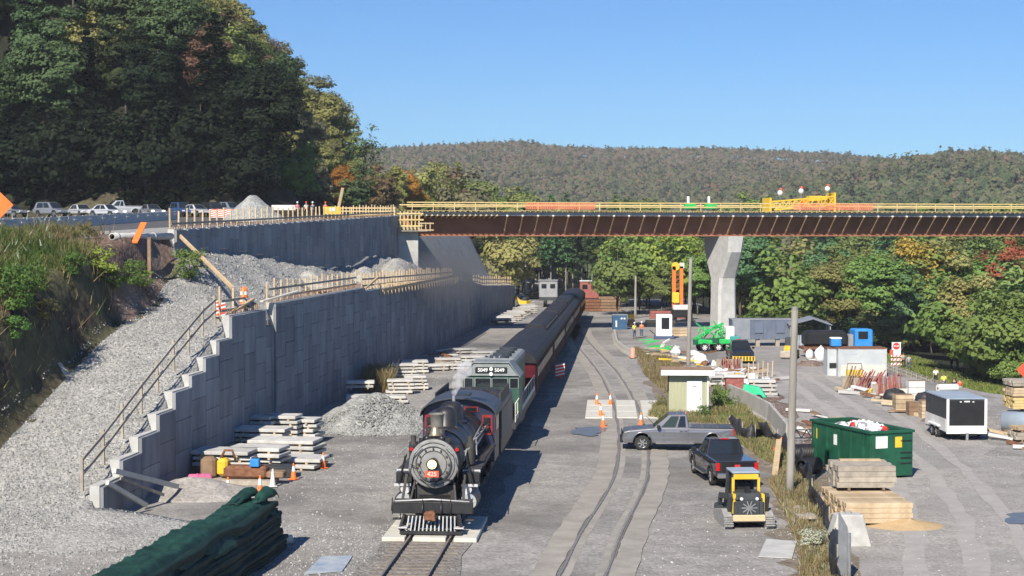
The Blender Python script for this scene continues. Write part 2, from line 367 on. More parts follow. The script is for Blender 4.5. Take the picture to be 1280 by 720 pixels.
# ================================================================ ground and terrain
WS = 0.0854
def wallX(D): return -21.55+WS*np.asarray(D, float)
_rD = [50,56,62,65,70,75,80,84,90,180,211,250,262,275,600]; _rZ = [0,0,.7,1.5,3.1,4.6,6.0,6.8,7.1,6.35,4.6,3.5,1.0,0,0]
def zramp(D): return np.interp(D, _rD, _rZ)
_bD = [80,92,97,104,120,138,150,160,170,185]; _bZ = [8.0,9.4,10.1,10.1,9.3,8.4,8.3,9.0,9.3,8.0]
def zplat(D): return np.minimum(11.4+(np.asarray(D, float)-95)*0.024, 14.2)
def zemb(u, D):
    u = np.asarray(u, float); D = np.asarray(D, float); X = wallX(D)-u
    zr = zramp(D); zp = zplat(D); b2 = np.interp(D, _bD, _bZ)
    nz = vnoise(X, D, 2.2, 1)-.5; n2 = vnoise(X, D, 7, 2)-.5; n3 = vnoise(X, D, .8, 4)-.5
    top = zr+3.9+n2*.8
    bank = np.where(u < 7.5, zr+(top-zr)*sstep(5.9, 7.5, u+nz*.5), top+(np.maximum(zp, top)-top)*sstep(7.5, 15.5, u))
    bank = bank+np.where(u > 6, nz*.35+n3*.2, nz*.10+n3*.05)
    terr = np.where(u < 6.75, zr+(b2-zr)*sstep(1.2, 6.4, u+nz*1.2)+nz*.35*sstep(1.0, 3, u)+n3*.15*sstep(1,3,u), zp)
    w = sstep(85, 95.3, D+nz*2*(u < 6.7)); z = bank*(1-w)+terr*w
    far = zr+(zp-zr)*sstep(1.5, 9+np.maximum(0, D-250)*.3, u)+nz*.3*sstep(1.5, 3, u)*(u < 9)
    w2 = sstep(182, 190, D); z = z*(1-w2)+far*w2
    d = np.clip(np.minimum(D-203+.25*(X+34), -X-28.5), 0, 80)
    z = z+d*1.03+(vnoise(X, D, 14, 3)-.5)*np.minimum(d, 6)
    sp = zr*sstep(-5.5, .2, u)
    return np.where(u < 0.2, np.where(D < 62.3, sp, -1.2), z)
Dv = np.concatenate([np.arange(50, 110, .5), np.arange(110, 190, 1.0), np.arange(190, 460, 4.0)])
uv = np.concatenate([[-8,-6,-5,-4,-3,-2,-1,-.4,.12,.3,.6], np.arange(1, 11, .4), np.arange(11, 20, 1.0), [20,23,27,32,38,46,56,70,90,120,160,210,280]])
UU, DD = np.meshgrid(uv, Dv); ZZ = zemb(UU, DD)
ZZ = np.where((UU > 0.2) | (DD < 62.3), ZZ, ZZ)
ZZ = np.where((ZZ < 0.05) & (UU > -9), np.minimum(ZZ, -.05), ZZ)
cu = (UU[:-1,:-1]+UU[1:,1:])/2; cD = (DD[:-1,:-1]+DD[1:,1:])/2; cX = wallX(cD)-cu
jit = vnoise(cX, cD, 1.3, 9)-.5
hl = np.clip(np.minimum(cD-203+.25*(cX+34), -cX-28.5), 0, 80)
mi = np.zeros(cu.shape, int)
mi[(cu+jit*.6 > 5.75) & (cD+jit*4 < 94)] = 1
mi[(cu+jit > 6.0) & (cD+jit*5 > 84.5) & (cD < 95) & (cu < 11)] = 4
mi[(cu > 14.2) & (cD > 88) & (hl < .5)] = 2
mi[(cu > 9.5) & (cD > 184)] = 1
mi[hl > .5] = 3
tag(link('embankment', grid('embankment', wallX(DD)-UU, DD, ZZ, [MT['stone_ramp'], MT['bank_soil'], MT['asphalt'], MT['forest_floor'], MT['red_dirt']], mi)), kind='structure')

def zground(X, Y):
    X = np.asarray(X, float); Y = np.asarray(Y, float)
    f = 1-sstep(240, 320, Y)*.55
    e = np.interp(Y, [112, 130], [35.3, 31.3])
    return (-4.0*sstep(0, 6.0, X-e)-1.4*sstep(46, 62, X))*f
Xv = np.concatenate([[-1500,-600,-250,-100], np.arange(-40, 28, 6.0), np.arange(29, 64, 1.0), [70,80,100,140,200,320,600,1500]])
Yv = np.concatenate([[-30, 10], np.arange(30, 330, 3.0), [340,360,400,460,600,1000,2000,4000]])
XX, YY = np.meshgrid(Xv, Yv); gz = zground(XX, YY)
cx = (XX[:-1,:-1]+XX[1:,1:])/2; cy = (YY[:-1,:-1]+YY[1:,1:])/2
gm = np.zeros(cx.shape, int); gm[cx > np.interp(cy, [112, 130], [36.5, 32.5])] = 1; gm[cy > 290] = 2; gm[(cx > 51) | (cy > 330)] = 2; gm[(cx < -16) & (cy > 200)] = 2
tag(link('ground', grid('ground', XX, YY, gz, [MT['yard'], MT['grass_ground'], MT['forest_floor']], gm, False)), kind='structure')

_lay = [0]
def patch(name, pts, mat, z=None, jag=.5, seed=0, sub=8, world=False, kind='structure', label=None):
    P = [Vector(p) if world else G(*p) for p in pts]
    if z is None: _lay[0] += 1; z = .004*_lay[0]
    out = []; rr = random.Random(seed+len(pts))
    for i, p in enumerate(P):
        q = P[(i+1) % len(P)]; d = q-p; d.z = 0; j = min(jag, d.length/sub*1.1); d.normalize()
        for k in range(sub):
            t = k/sub; v = p.lerp(q, t); w = (rr.random()-.5)*j*(2.0 if 0 < k < sub else .3); out.append((v.x+d.y*w, v.y-d.x*w, z))
    from mathutils.geometry import delaunay_2d_cdt
    r_ = delaunay_2d_cdt([Vector(v[:2]) for v in out], [], [list(range(len(out)))], 1, 1e-4)
    mb = MB(); mb.add([(v.x, v.y, z) for v in r_[0]], [tuple(f) for f in r_[2]]); o = mb.build(name, MT[mat])
    if sum(p.normal.z for p in o.data.polygons) < 0: o.data.flip_normals()
    tag(o, kind=kind); return o
def spline(P, n=8):
    P = [Vector(p) for p in P]; out = []
    for i in range(len(P)-1):
        a = P[max(i-1, 0)]; b = P[i]; c = P[i+1]; d = P[min(i+2, len(P)-1)]
        for k in range(n):
            t = k/n; out.append(.5*((2*b)+(c-a)*t+(2*a-5*b+4*c-d)*t*t+(3*b-a-3*c+d)*t**3))
    return out+[P[-1]]
def ribbon(path, o0, o1, z, mb=None, mi=0, jag=0, zfun=None):
    mb = mb or MB(); n = len(path); vs = []; rr = random.Random(n+int(o0*10))
    for i, p in enumerate(path):
        d = (path[min(i+1, n-1)]-path[max(i-1, 0)]); d.z = 0; d.normalize(); r = Vector((d.y, -d.x, 0))
        for o in (o0, o1):
            q = p+r*(o+(rr.random()-.5)*jag); q.z = (zfun(q.x, q.y) if zfun else 0)+z; vs.append(q)
    mb.add(vs, [(2*i, 2*i+1, 2*i+3, 2*i+2) for i in range(n-1)], mi); return mb

# yard surfaces
patch('dirt_verge', [(795,437),(838,446),(900,478),(955,520),(1000,560),(1035,640),(1060,735),(985,735),(975,660),(962,610),(935,575),(905,535),(842,528),(826,500),(806,470)], 'dirt', jag=.8)
patch('red_dirt_patch', [(905,470),(965,478),(1030,500),(1080,512),(1085,528),(1010,560),(975,520)], 'red_dirt', jag=.8)
rp = spline([G(1225,760), G(1195,650), G(1150,585), G(1085,522), G(1030,487), G(990,462), G(962,443), G(930,425)])
tag(ribbon(rp, -4.2, 4.4, .016, jag=1.4).build('road', MT['road_gravel']), kind='structure')
M('tyre_track', (.39,.372,.345), (.325,.308,.285), sc=1.2, rough=.95)
for k, (a, b) in enumerate(((-2.2,-1.4), (-.1,.6), (1.7,2.3))):
    tag(ribbon(rp[:40], a, b, .020+.004*k, jag=.35).build('tyre_track', MT['tyre_track']), kind='structure')
M('dark_asphalt', (.235,.222,.205), (.285,.27,.248), sc=.35, rough=.9, bump=.2, bsc=12)
M('puddle', (.10,.105,.11), (.14,.145,.15), sc=2, rough=.3, spec=.4)
patch('puddle', [(718,535),(752,533),(758,540),(740,546),(716,543)], 'puddle', z=.041, jag=.25, sub=4)
patch('puddle', [(1258,644),(1300,640),(1310,655),(1262,656)], 'puddle', z=.045, jag=.2, sub=4)
M('blue_sheet', (.25,.32,.40), (.45,.48,.50), sc=1.5, rough=.5)
def steel_plate(pts, label, mat='steel_grey'):
    P = [G(*p) for p in pts]; c = sum(P, Vector())/4; mb = MB()
    mb.add([(p.x-c.x, p.y-c.y, z) for z in (.02, .05) for p in P], [(3,2,1,0),(4,5,6,7),(0,1,5,4),(1,2,6,5),(2,3,7,6),(3,0,4,7)])
    tag(mb.build('road_plate', MT[mat], loc=c), label, 'plate')
steel_plate([(380,719),(428,715),(441,696),(402,697)], 'flat grey plate with faded blue patch lying on gravel near track', 'blue_sheet')
steel_plate([(948,697),(990,699),(996,678),(958,675)], 'flat grey slab lying on gravel below skid loader', 'concrete')

# ================================================================ railway tracks
def trackX(D): return -2.90+.0712*(D-60.6)
TH = math.atan(.0712)
RAILP = [(-.07,0),(.07,0),(.07,.02),(.012,.035),(.012,.11),(.036,.12),(.036,.155),(-.036,.155),(-.036,.12),(-.012,.11),(-.012,.035),(-.07,.02)]
def rail_part(path, off, z, parent, origin):
    mb = MB(); n = len(RAILP); vs = []
    for i, p in enumerate(path):
        d = (path[min(i+1, len(path)-1)]-path[max(i-1, 0)]); d.z = 0; d.normalize(); r = Vector((d.y, -d.x, 0))
        for (a, b) in RAILP: q = p+r*(off+a); vs.append((q.x-origin.x, q.y-origin.y, z+b))
    for i in range(len(path)-1):
        for k in range(n): a = i*n+k; b = i*n+(k+1) % n; mb.add([], []); mb.f.append((a, a+n, b+n, b)); mb.m.append(1 if k == 6 else 0); mb.sm.append(False)
    mb.v = [tuple(v) for v in vs]
    return mb.build('rail', [MT['rail_steel'], MT['rail_top']], parent)
mainp = [Vector((trackX(D), D, 0)) for D in np.arange(30, 420, 10.0)]
tag(ribbon([Vector((trackX(D), D, 0)) for D in np.arange(30, 400, 2.0)], -1.7, 1.7, .03, jag=.5).build('ballast', MT['ballast']), kind='structure')
t = thing('railway_track', 'straight railway track carrying the steam train, sleepers bare before the crossing slabs', 'track', (trackX(45), 45, 0))
o0 = Vector((trackX(45), 45, 0)); rail_part(mainp, -.755, .02, t, o0); rail_part(mainp, .755, .02, t, o0)
slm = MB().box((0,0,0), (2.6,.23,.16), ch=.015).mesh('sleeper', MT['sleeper'])
for D in np.arange(40, 58.6, .55): link('sleeper', slm, t, (trackX(D)-o0.x, D-45, -.045+random.uniform(0,.022)), (0, 0, -TH+random.uniform(-.02,.02)))
# concrete crossing slabs in front of the engine
cr = thing('level_crossing', 'pale concrete crossing slabs set between and beside the rails under the engine', 'crossing', (trackX(59.6), 59.6, 0), -TH)
for k in range(2):
    for (x, w) in ((-1.33,.85), (0,1.22), (1.33,.85)): MB().box((x, -2.3+2.35+k*2.36-.0, .085), (w, 2.32, .17), ch=.02).build('slab', MT['off_white'], cr)
# curved second track, set in paving
p2 = spline([(0.2,38,0),(1.2,46,0),(2.4,53,0),(3.35,60,0),(4.85,69.3,0),(5.85,77.2,0),(6.8,90,0),(7.6,108,0),(7.95,130,0),(7.75,150,0),(7.5,165,0),(7.5,185,0),(8.2,205,0)], 6)
tag(ribbon(p2, -.70, .70, .03).build('track_paving', MT['yard']), kind='structure')
M('edge_strip', (.36,.335,.295), (.27,.25,.22), sc=.8, rough=.9, bump=.3)
s2 = MB(); ribbon(p2[:70], -1.75, -.86, .034, s2, jag=.12); ribbon(p2[:70], .86, 1.75, .034, s2, jag=.12); ribbon(p2[:60], .42, .66, .037, s2, jag=.05); ribbon(p2[:60], -.66, -.42, .037, s2, jag=.05)
tag(s2.build('track_edging', MT['edge_strip']), kind='structure')
t2 = thing('railway_track', 'curved railway track set flush in paving, passing the parked grey pickup', 'track', (2.4, 53, 0))
rail_part(p2, -.755, -.10, t2, Vector((2.4,53,0))); rail_part(p2, .755, -.10, t2, Vector((2.4,53,0)))
M('flangeway', (.14,.13,.118), (.20,.187,.17), sc=3, rough=.95)
s3 = MB(); ribbon(p2, -.86, -.70, .031, s3); ribbon(p2, .70, .86, .031, s3); tag(s3.build('flangeway', MT['flangeway']), kind='structure')
cs = thing('level_crossing', 'pale concrete slabs across the curved track between two rows of cones', 'crossing', (7.45,104,0), -.06)
for k in range(3):
    for (x, w) in ((-1.75,1.7), (0,1.28), (1.75,1.5)): MB().box((x, -3.6+k*3.6, .03), (w, 3.5, .10), ch=.02).build('slab', MT['off_white'], cs)

# ================================================================ lower retaining wall
WR = math.atan2(1, WS); KL = math.sqrt(1+WS*WS)
def wall_pt(D, u=0): return Vector((float(wallX(D))-u, D, 0))
ubox = {}
for nm in ('panel_a', 'panel_b'):
    b = MB(); b.box((0,0,0), (1,1,1)); ubox[nm] = b.mesh('panel', MT[nm])
def build_wall(label, D0, edges, tops, base, u0, budget):
    """edges: column boundaries in D; tops: wall top of each column; base(D): foot"""
    org = wall_pt(D0, u0); w = thing('retaining_wall', label, 'wall', org, WR)
    core = MB(); n = len(tops)
    for i in range(n):
        a, b = (edges[i]-D0)*KL, (edges[i+1]-D0)*KL; bs = base(edges[i])
        rec = .22 if recess.get(i) and budget > 150 else .0
        core.box(((a+b)/2, .21+rec, (tops[i]+bs)/2), (b-a, .40, tops[i]-bs), 0)
    core.build('core', MT['concrete'], w)
    cap = MB(); allp = []
    for i in range(n):
        a, b = (edges[i]-D0)*KL, (edges[i+1]-D0)*KL; bs = base(edges[i]); z = bs-1.44+(.72 if i % 2 else 0)
        while z < tops[i]-.02:
            z0, z1 = max(z, bs), min(z+1.44, tops[i]-.04)
            if z1-z0 > .12: allp.append(((a+b)/2, (z0+z1)/2, b-a-.025, z1-z0-.022, .22 if recess.get(i) and budget > 150 else 0))
            z += 1.44
    rr = random.Random(3); far = MB()
    for k, (x, z, l, h, rec) in enumerate(allp):
        y = -.07+rr.uniform(-.015,.015)+rec
        if k < budget: link('panel', ubox['panel_a' if rr.random() < .6 else 'panel_b'], w, (x, y, z), (0,0,0), (l, .14, h))
        else: far.box((x, y, z), (l, .14, h), 0 if rr.random() < .6 else 1)
    if far.v: tag(far.build('panel_field', [MT['panel_a'], MT['panel_b']], w), kind='stuff')
    return w
recess = {}
e1 = [62.6,65,67.4,69.9,72.3,74.9,77.3,79.7,82.2]; tp = [1.45,2.14,2.77,3.47,4.22,4.76,5.39,6.06]
D = 82.2
while D < 256:
    D += 2.42; e1.append(D); m = D-1.2
    tp.append(7.2 if m < 89.6 else 6.2 if m < 92 else 7.45 if m < 122 else float(np.interp(m, [122,180,211,247,262], [7.2,6.5,4.9,3.9,3.4])))
recess[11] = 1
build_wall('long dark grey retaining wall of staggered concrete panels with stepped top', 62.6, e1, tp, lambda D: -.05, 0, 298)
def wtop(D):
    i = np.searchsorted(e1, D)-1; return tp[max(0, min(i, len(tp)-1))]
# upper wall
e2 = list(np.arange(95.5, 183, 2.42)); tp2 = [float(zplat(d+1.2))+.25 for d in e2[:-1]]
build_wall('upper dark retaining wall of concrete panels carrying the new road', 95.5, e2, tp2, lambda D: float(np.interp(D, _bD, _bZ))-1.0, 6.75, 150)
# timber guard rails on the walls
def guard(label, Ds, top, u, ph, w=.10, rails=(.55, 1.05), mat='wood_new', every=1):
    org = wall_pt(Ds[0], u); org.z = top(Ds[0]); g = thing('timber_guardrail', label, 'guardrail', org, 0)
    pm = MB().box((0,0,ph/2), (w, w, ph)).mesh('post', MT[mat])
    L = []
    for D in Ds:
        p = wall_pt(D, u); p.z = top(D); L.append(p)
        link('post', pm, g, p-org, (random.uniform(-.03,.03), random.uniform(-.03,.03), WR), (1, 1, random.uniform(.92,1.08)))
    for h in rails:
        for i in range(0, len(L)-every, every):
            a = L[i]-org; b = L[i+every]-org; a = a+Vector((.07,0,h)); b = b+Vector((.07,0,h))
            if abs(a.z-b.z) < 1.5: MB().bar(a, b, .045, .13).build('rail', MT['wood_grey'], g)
    return g
guard('new timber posts and rails along the top of the long lower wall', list(np.arange(92.6, 122, 1.75)), lambda D: wtop(D)-.3, .55, 1.55)
guard('close-set timber posts along the far half of the lower wall', list(np.arange(123, 181, 1.45)), lambda D: wtop(D)-.25, .55, 1.6, w=.12)
guard('timber rail on the low far end of the lower wall', list(np.arange(190, 258, 3.0)), lambda D: wtop(D)-.25, .55, 1.5, w=.13)
guard('timber posts at the notch beside the orange barrel', [82.6,85.2,87.4,90.2], lambda D: wtop(D)-.35, .6, 1.7)
guard('weathered timber handrail climbing the stepped end of the wall', [62.9,65.4,67.8,70.3,72.7,75.2,77.6,80.0,82.4], lambda D: float(zramp(D))+.25, .8, 1.45, w=.11, rails=(.72,1.3), mat='wood_grey')
guard('timber posts along the top of the upper wall', list(np.arange(96, 181, 1.75)), lambda D: float(zplat(D))+.1, 7.15, 1.35, rails=(.5,))
# formwork brackets hanging on the wall's face, rebar stubs on its top
fw = thing('wall_formwork', 'row of pale hanging formwork brackets on the face of the wall below the posts', 'formwork', wall_pt(126), WR)
for D in np.arange(127, 180, 1.9):
    m = MB(); h = wtop(D); x = (D-126)*KL; m.bar((x,-.25,h+.35), (x,-.25,h-.55), .12, .07); m.bar((x,-.25,h+.3), (x,.25,h+.3), .12, .07); m.build('bracket', MT['wood_new'], fw)
MB().box((28, -.29, wtop(150)+.15), (52, .04, .25)).build('board', MT['wood_new'], fw)
rb = MB()
for D in np.arange(82.5, 122, .42):
    p = wall_pt(D, .2); h = wtop(D); rb.bar((p.x, p.y, h-.05), (p.x+.03, p.y, h+.3), .035, .035)
for D in np.arange(96, 181, .5):
    p = wall_pt(D, 6.95); h = float(zplat(D))+.2; rb.bar((p.x, p.y, h-.05), (p.x, p.y, h+.28), .05, .05)
tag(rb.build('rebar_stubs', MT['rust']), 'short rebar stubs standing along the tops of both walls', 'rebar', kind='stuff')
# loose timbers
def timber(a, b, w, h, label, mat='wood_new', cat='timber', group=None, name='timber_beam'):
    a = Vector(a); b = Vector(b); m = MB().bar(Vector(), b-a, w, h)
    return tag(m.build(name, MT[mat], loc=a), label, cat, group)
p = lambda D, u, z: (float(wallX(D))-u, D, z)
timber(p(63.6,-.25,1.9), p(68.2,-1.4,.55), .16, .2, 'pale square timber leaning from low wall end down to gravel mound, upper of pair', 'off_white')
timber(p(62.75,-.25,1.55), p(65.2,-1.0,.25), .15, .17, 'pale square timber leaning on the lowest wall step', 'off_white')
timber(p(64.2,-.3,1.5), p(66.9,-1.2,.4), .10, .12, 'thin grey batten leaning between two pale timbers', 'wood_grey')
timber(A(217,287,97), A(291,360,88), .16, .16, 'long pale pole leaning from the upper wall down to the gravel', 'wood_new')
timber(A(327,379,91)+Vector((0,0,.1)), A(372,364,94), .25, .08, 'short pale board propped on top of the wall by the notch', 'off_white', name='loose_board')
timber(A(281,396,83), A(316,374,88), .2, .1, 'tan board slanting from the top step to the barrel', 'wood_new', name='loose_board')
timber(A(456,361,123), A(473,346,127), .16, .12, 'short slanting brace at the joint of the two wall lengths', 'wood_new', name='loose_board')

# ================================================================ bridge
BR = math.atan(.16); BO = Vector((-12.0, 181.5, 0))
def bw(x, y, z): return BO+Matrix.Rotation(BR, 4, 'Z') @ Vector((x, y, z))
br = thing('girder_bridge', 'unfinished steel girder bridge with rust brown beams and timber edge railing', 'bridge', BO, BR)
LB = 120.0
for y in (1.8, 4.4, 7.0):
    g = MB(); g.box((LB/2, y, 12.55), (LB, .03, 2.2)); g.box((LB/2, y, 13.68), (LB, .5, .06)); gi = g.build('girder', MT['girder'], br); MB().box((LB/2, y, 11.42), (LB, .62, .10)).build('bottom_flange', MT['flange_rust_lit'], gi)
MB().box((LB/2, 4.4, 13.95), (LB, 9.2, .28)).build('deck', MT['concrete'], br)
M('form_edge', (.30,.31,.33), (.36,.37,.38), sc=1, rough=.7)
MB().box((LB/2, -.36, 13.90), (LB, .14, .42)).build('edge_form', MT['form_edge'], br)
bk = MB(); bk.bar((0,-.75,13.62), (0,1.9,13.62), .12, .12); bk.bar((0,-.65,13.55), (0,1.72,11.72), .11, .11); bk.bar((0,1.2,12.15), (0,1.92,11.6), .17, .2)
bk.box((0,-.55,13.72), (.22,.3,.16), 1)
bkm = bk.mesh('bracket', [M('bracket_steel', (.46,.30,.17), (.56,.38,.23), sc=3, rough=.7), MT['white_dirty']])
for x in np.arange(11.5, 92, 1.78): link('bracket', bkm, br, (x, 0, 0))
stf = MB().box((0, 1.85, 12.55), (.03, .22, 2.1)).mesh('stiffener', MT['girder'])
for x in np.arange(3, 100, 7.1): link('stiffener', stf, br, (x, 0, 0))
joi = MB().bar((0,-1.0,14.02), (0,.6,14.02), .09, .16).mesh('joist', MT['wood_yellow'])
jb = MB()
for x in np.arange(.5, 92, .62): jb.bar((x,-.95,14.17), (x,.4,14.17), .10, .12)
tag(jb.build('joists', MT['wood_yellow'], br), kind='stuff')
jl = MB()
for x in np.arange(1.0, 10.5, .62): jl.bar((x,-.9,13.75), (x,1.3,13.5), .12, .16)
tag(jl.build('overhang_joists', MT['wood_yellow'], br), kind='stuff')
MB().box((LB/2, -.75, 14.27), (LB, .5, .05)).build('walkway', MT['wood_yellow'], br)
pm = MB().box((0,-.95,14.75), (.09,.09,1.0)).mesh('railing_post', MT['wood_yellow'])
for x in np.arange(.6, 92, 2.4): link('railing_post', pm, br, (x, 0, 0))
for z in (14.72, 15.18): MB().box((LB/2, -.93, z), (LB, .05, .13)).build('railing', MT['wood_yellow'], br)
MB().box((LB/2, 8.7, 15.1), (LB, .05, .13)).build('railing', MT['wood_yellow'], br)
for (x0, x1) in ((11.0,13.5), (13.6,21.6), (45.4,49), (49.1,55.2)):
    m = MB()
    for i in range(7): m.box(((x0+x1)/2, -1.0, 14.45+i*.115), (x1-x0, .012, .055))
    for x in np.arange(x0, x1, .25): m.box((x, -1.006, 14.8), (.05, .012, .75))
    if x0 not in (11.0,): m.build('safety_mesh', MT['mesh_orange'], br)
# abutment
ab = thing('bridge_abutment', 'pale concrete abutment block with timber formwork under the bridge end', 'abutment', (-11.7, 180.2, 0), BR)
MB().prism([(-1.35,5.5),(1.15,5.5),(1.15,12.6),(-1.35,12.6)], 0, 6).build('wall', MT['concrete'], ab, bevel=.04)
MB().box((-1.36, -.02, 9.0), (.10, .1, 7.2)).build('edge_strip', MT['concrete_white'], ab)
for i in range(6): MB().box((-.9+i*.42, -.35, 13.1), (.14,.12,2.1)).build('stud', MT['wood_yellow'], ab)
for z in (12.5,13.2,13.9): MB().box((.2,-.45,z), (3.0,.05,.16)).build('waler', MT['wood_yellow'], ab)
for i in range(3): MB().box((1.4+i*.5,-.9,12.4), (.1,.1,1.0)).build('stud', MT['wood_new'], ab)
for z in (12.05,12.8): MB().box((1.9,-.95,z), (1.8,.05,.14)).build('waler', MT['wood_new'], ab)
MB().box((.4,-.5,11.95), (3.4,1.2,.1)).build('platform', MT['wood_grey'], ab)
# railing continuing from the abutment along the road
ar = thing('timber_guardrail', 'yellow timber railing on the road just before the bridge', 'guardrail', (-19.5,178.5,float(zplat(178))), .02)
for i in range(5): MB().box((i*1.6,0,.6), (.1,.1,1.2)).build('post', MT['wood_yellow'], ar)
for z in (.35,.75,1.1): MB().box((3.2,-.05,z), (6.6,.05,.13)).build('rail', MT['wood_yellow'], ar)
# pier
pr = thing('bridge_pier', 'pale concrete hammerhead pier carrying the bridge girders', 'pier', (25.1, 190.0, 0), math.atan2(-4.8, 1.5))
def sect(hx, hy, c, z): return [(hx-c,-hy,z),(hx,-hy+c,z),(hx,hy-c,z),(hx-c,hy,z),(-hx+c,hy,z),(-hx,hy-c,z),(-hx,-hy+c,z),(-hx+c,-hy,z)]
S = [sect(1.4,1.2,.3,-.3), sect(1.3,1.15,.3,4.6), sect(1.5,1.08,.33,6.4), sect(3.5,.95,.35,9.5), sect(3.5,.95,.05,11.36)]
mb = MB(); mb.add([q for s in S for q in s], [tuple(range(7,-1,-1)), tuple(range(32,40))]+[(r*8+i, r*8+(i+1)%8, r*8+8+(i+1)%8, r*8+8+i) for r in range(4) for i in range(8)])
mb.build('column', MT['concrete'], pr)
# paving machine on the deck
pv = thing('paving_machine', 'yellow lattice concrete paving machine standing on the bridge deck', 'machine', bw(43.6, 2.2, 14.1), BR)
for (y) in (0, 2.4):
    for s in (0, 1):
        MB().bar((0,y,.35+s*1.0), (8.0,y,1.05+s*1.0), .16, .16).build('chord', MT['yellow_machine'], pv)
    m = MB()
    for i in range(10): x = i*.8; m.bar((x,y,.35+x*.0875), (x+.8 if i % 2 else x,y,1.35+x*.0875), .10, .10); m.bar((x,y,1.35+x*.0875 if i % 2 else .35+x*.0875), (x+.8,y,(.35 if i % 2 else 1.35)+(x+.8)*.0875), .10, .10)
    m.build('lattice', MT['yellow_machine'], pv)
for x in (0, 8.0): MB().box((x,1.2,.9+x*.05), (.25,2.8,1.9+x*.06)).build('end_frame', MT['yellow_machine'], pv)
MB().box((6.2,1.2,1.75), (2.2,1.4,.7), ch=.06).build('engine_box', MT['yellow_machine'], pv)
MB().box((4.6,1.2,1.35), (.7,.9,.6)).build('carriage', MT['orange'], pv)
for x in (0.3, 7.7):
    for y in (0, 2.4): MB().cyl((x,y-.12,.25), (x,y+.12,.25), .25).build('wheel', MT['tyre'], pv)
for x in (1.3, 3.9, 7.2):
    m = MB(); q = bw(43.6+x, 2.4, 15.4+x*.0875); m.cyl((0,0,0), (0,0,.75), .035, n=6, mi=2); m.sph((0,0,1.0), (.32,.32,.34), 10, 6, 0); m.sph((.08,0,1.38), (.2,.2,.22), 8, 5, 1)
    tag(m.build('marker_light', [MT['white'], MT['orange_red'], MT['steel_grey']], loc=q), 'small red and white globe light on a stalk above the yellow paving machine', 'light', 'globe lights on the paving machine')
for (x, lab) in ((33.6, 'small green and white pump unit on the bridge deck'), (36.1, 'green compressor with white tank on the bridge deck')):
    c = thing('compressor', lab, 'compressor', bw(x, 1.6, 14.1), BR)
    MB().box((0,0,.8), (1.3,.9,.7), ch=.08).build('body', MT['machine_green'], c); MB().cyl((-.2,0,1.1), (-.2,0,1.95), .16).build('tank', MT['white'], c); MB().cyl((.4,0,.25), (.4,-.5,.25), .25).build('wheel', MT['tyre'], c); MB().box((-.3,.2,.4), (.5,.5,.8)).build('frame', MT['steel_grey'], c)
# ================================================================ the train (local x points back along the train, y to its left-hand side seen from the front... z up)
# each vehicle: local +X runs away from the camera along the track, +Y to the left of that direction
TR = PI/2-TH; RT = .175
def on_track(D, z=RT): return Vector((trackX(D), D, z))
KT = math.sqrt(1+.0712**2)
def wheel(mb, x, y, r, w=.13, mi=0, spokes=0):
    mb.cyl((x, y-w/2, r), (x, y+w/2, r), r, n=24, mi=mi)
    mb.cyl((x, y-w/2-.03, r), (x, y+w/2+.03, r), r*.28, n=12, mi=mi)
lo = thing('steam_locomotive', 'black steam locomotive with grey smokebox face, lit headlamp and red number plate', 'locomotive', on_track(60.0), TR)
ZB = 2.52     # boiler centre above rail
b = MB(); b.lathe([(-.02,.90),(.0,.95),(2.4,.95)], (0,0,ZB), 'X', 32); b.build('smokebox', MT['loco_black'], lo)
b = MB(); b.lathe([(-.03,0),(-.03,.50)], (-.12,0,ZB), 'X', 32); b.lathe([(-.02,.93),(-.05,.93),(-.06,.87),(-.06,.70),(-.13,.66),(-.15,.50),(-.17,0)], (0,0,ZB), 'X', 36)
face = b.build('smokebox_front', MT['smokebox_grey'], lo)
for r, w in ((.66,.02), (.50,.016), (.80,.014)):
    m = MB(); m.lathe([(-.005,r-w),(-.025,r-w*.5),(-.025,r+w*.5),(-.005,r+w)], (-.065 if r > .7 else -.15,0,ZB), 'X', 36); m.build('ring', M('ring_dark', (.07,.07,.07), rough=.6), face)
m = MB()
for i in range(12):
    t = 2*PI*i/12; m.box((-.17, .58*math.cos(t), ZB+.58*math.sin(t)), (.07,.06,.06))
m.build('door_dogs', MT['loco_dirty'], face)
# headlamp with its bracket, number plate
hl_ = MB(); hl_.cyl((-.15,0,ZB+.05), (-.55,0,ZB+.05), .20, n=20); hl_.lathe([(-.55,.20),(-.60,.215),(-.60,.17)], (0,0,ZB+.05), 'X', 20); hl = hl_.build('headlamp', MT['loco_black'], lo)
MB().lathe([(-.585,.0),(-.575,.12),(-.56,.185)], (0,0,ZB+.05), 'X', 20).build('lens', MT['lamp_glow'], hl)
MB().box((-.36,.0,ZB-.16), (.5,.30,.04)).build('bracket', MT['loco_black'], hl)
npl = MB().box((-.57,0,ZB-.31), (.03,.50,.24)).build('number_plate', MT['red_plate'], lo)
text_mesh('425', .24, MT['off_white'], npl, (-.59,0,ZB-.315), (PI/2,0,-PI/2), 'digits')
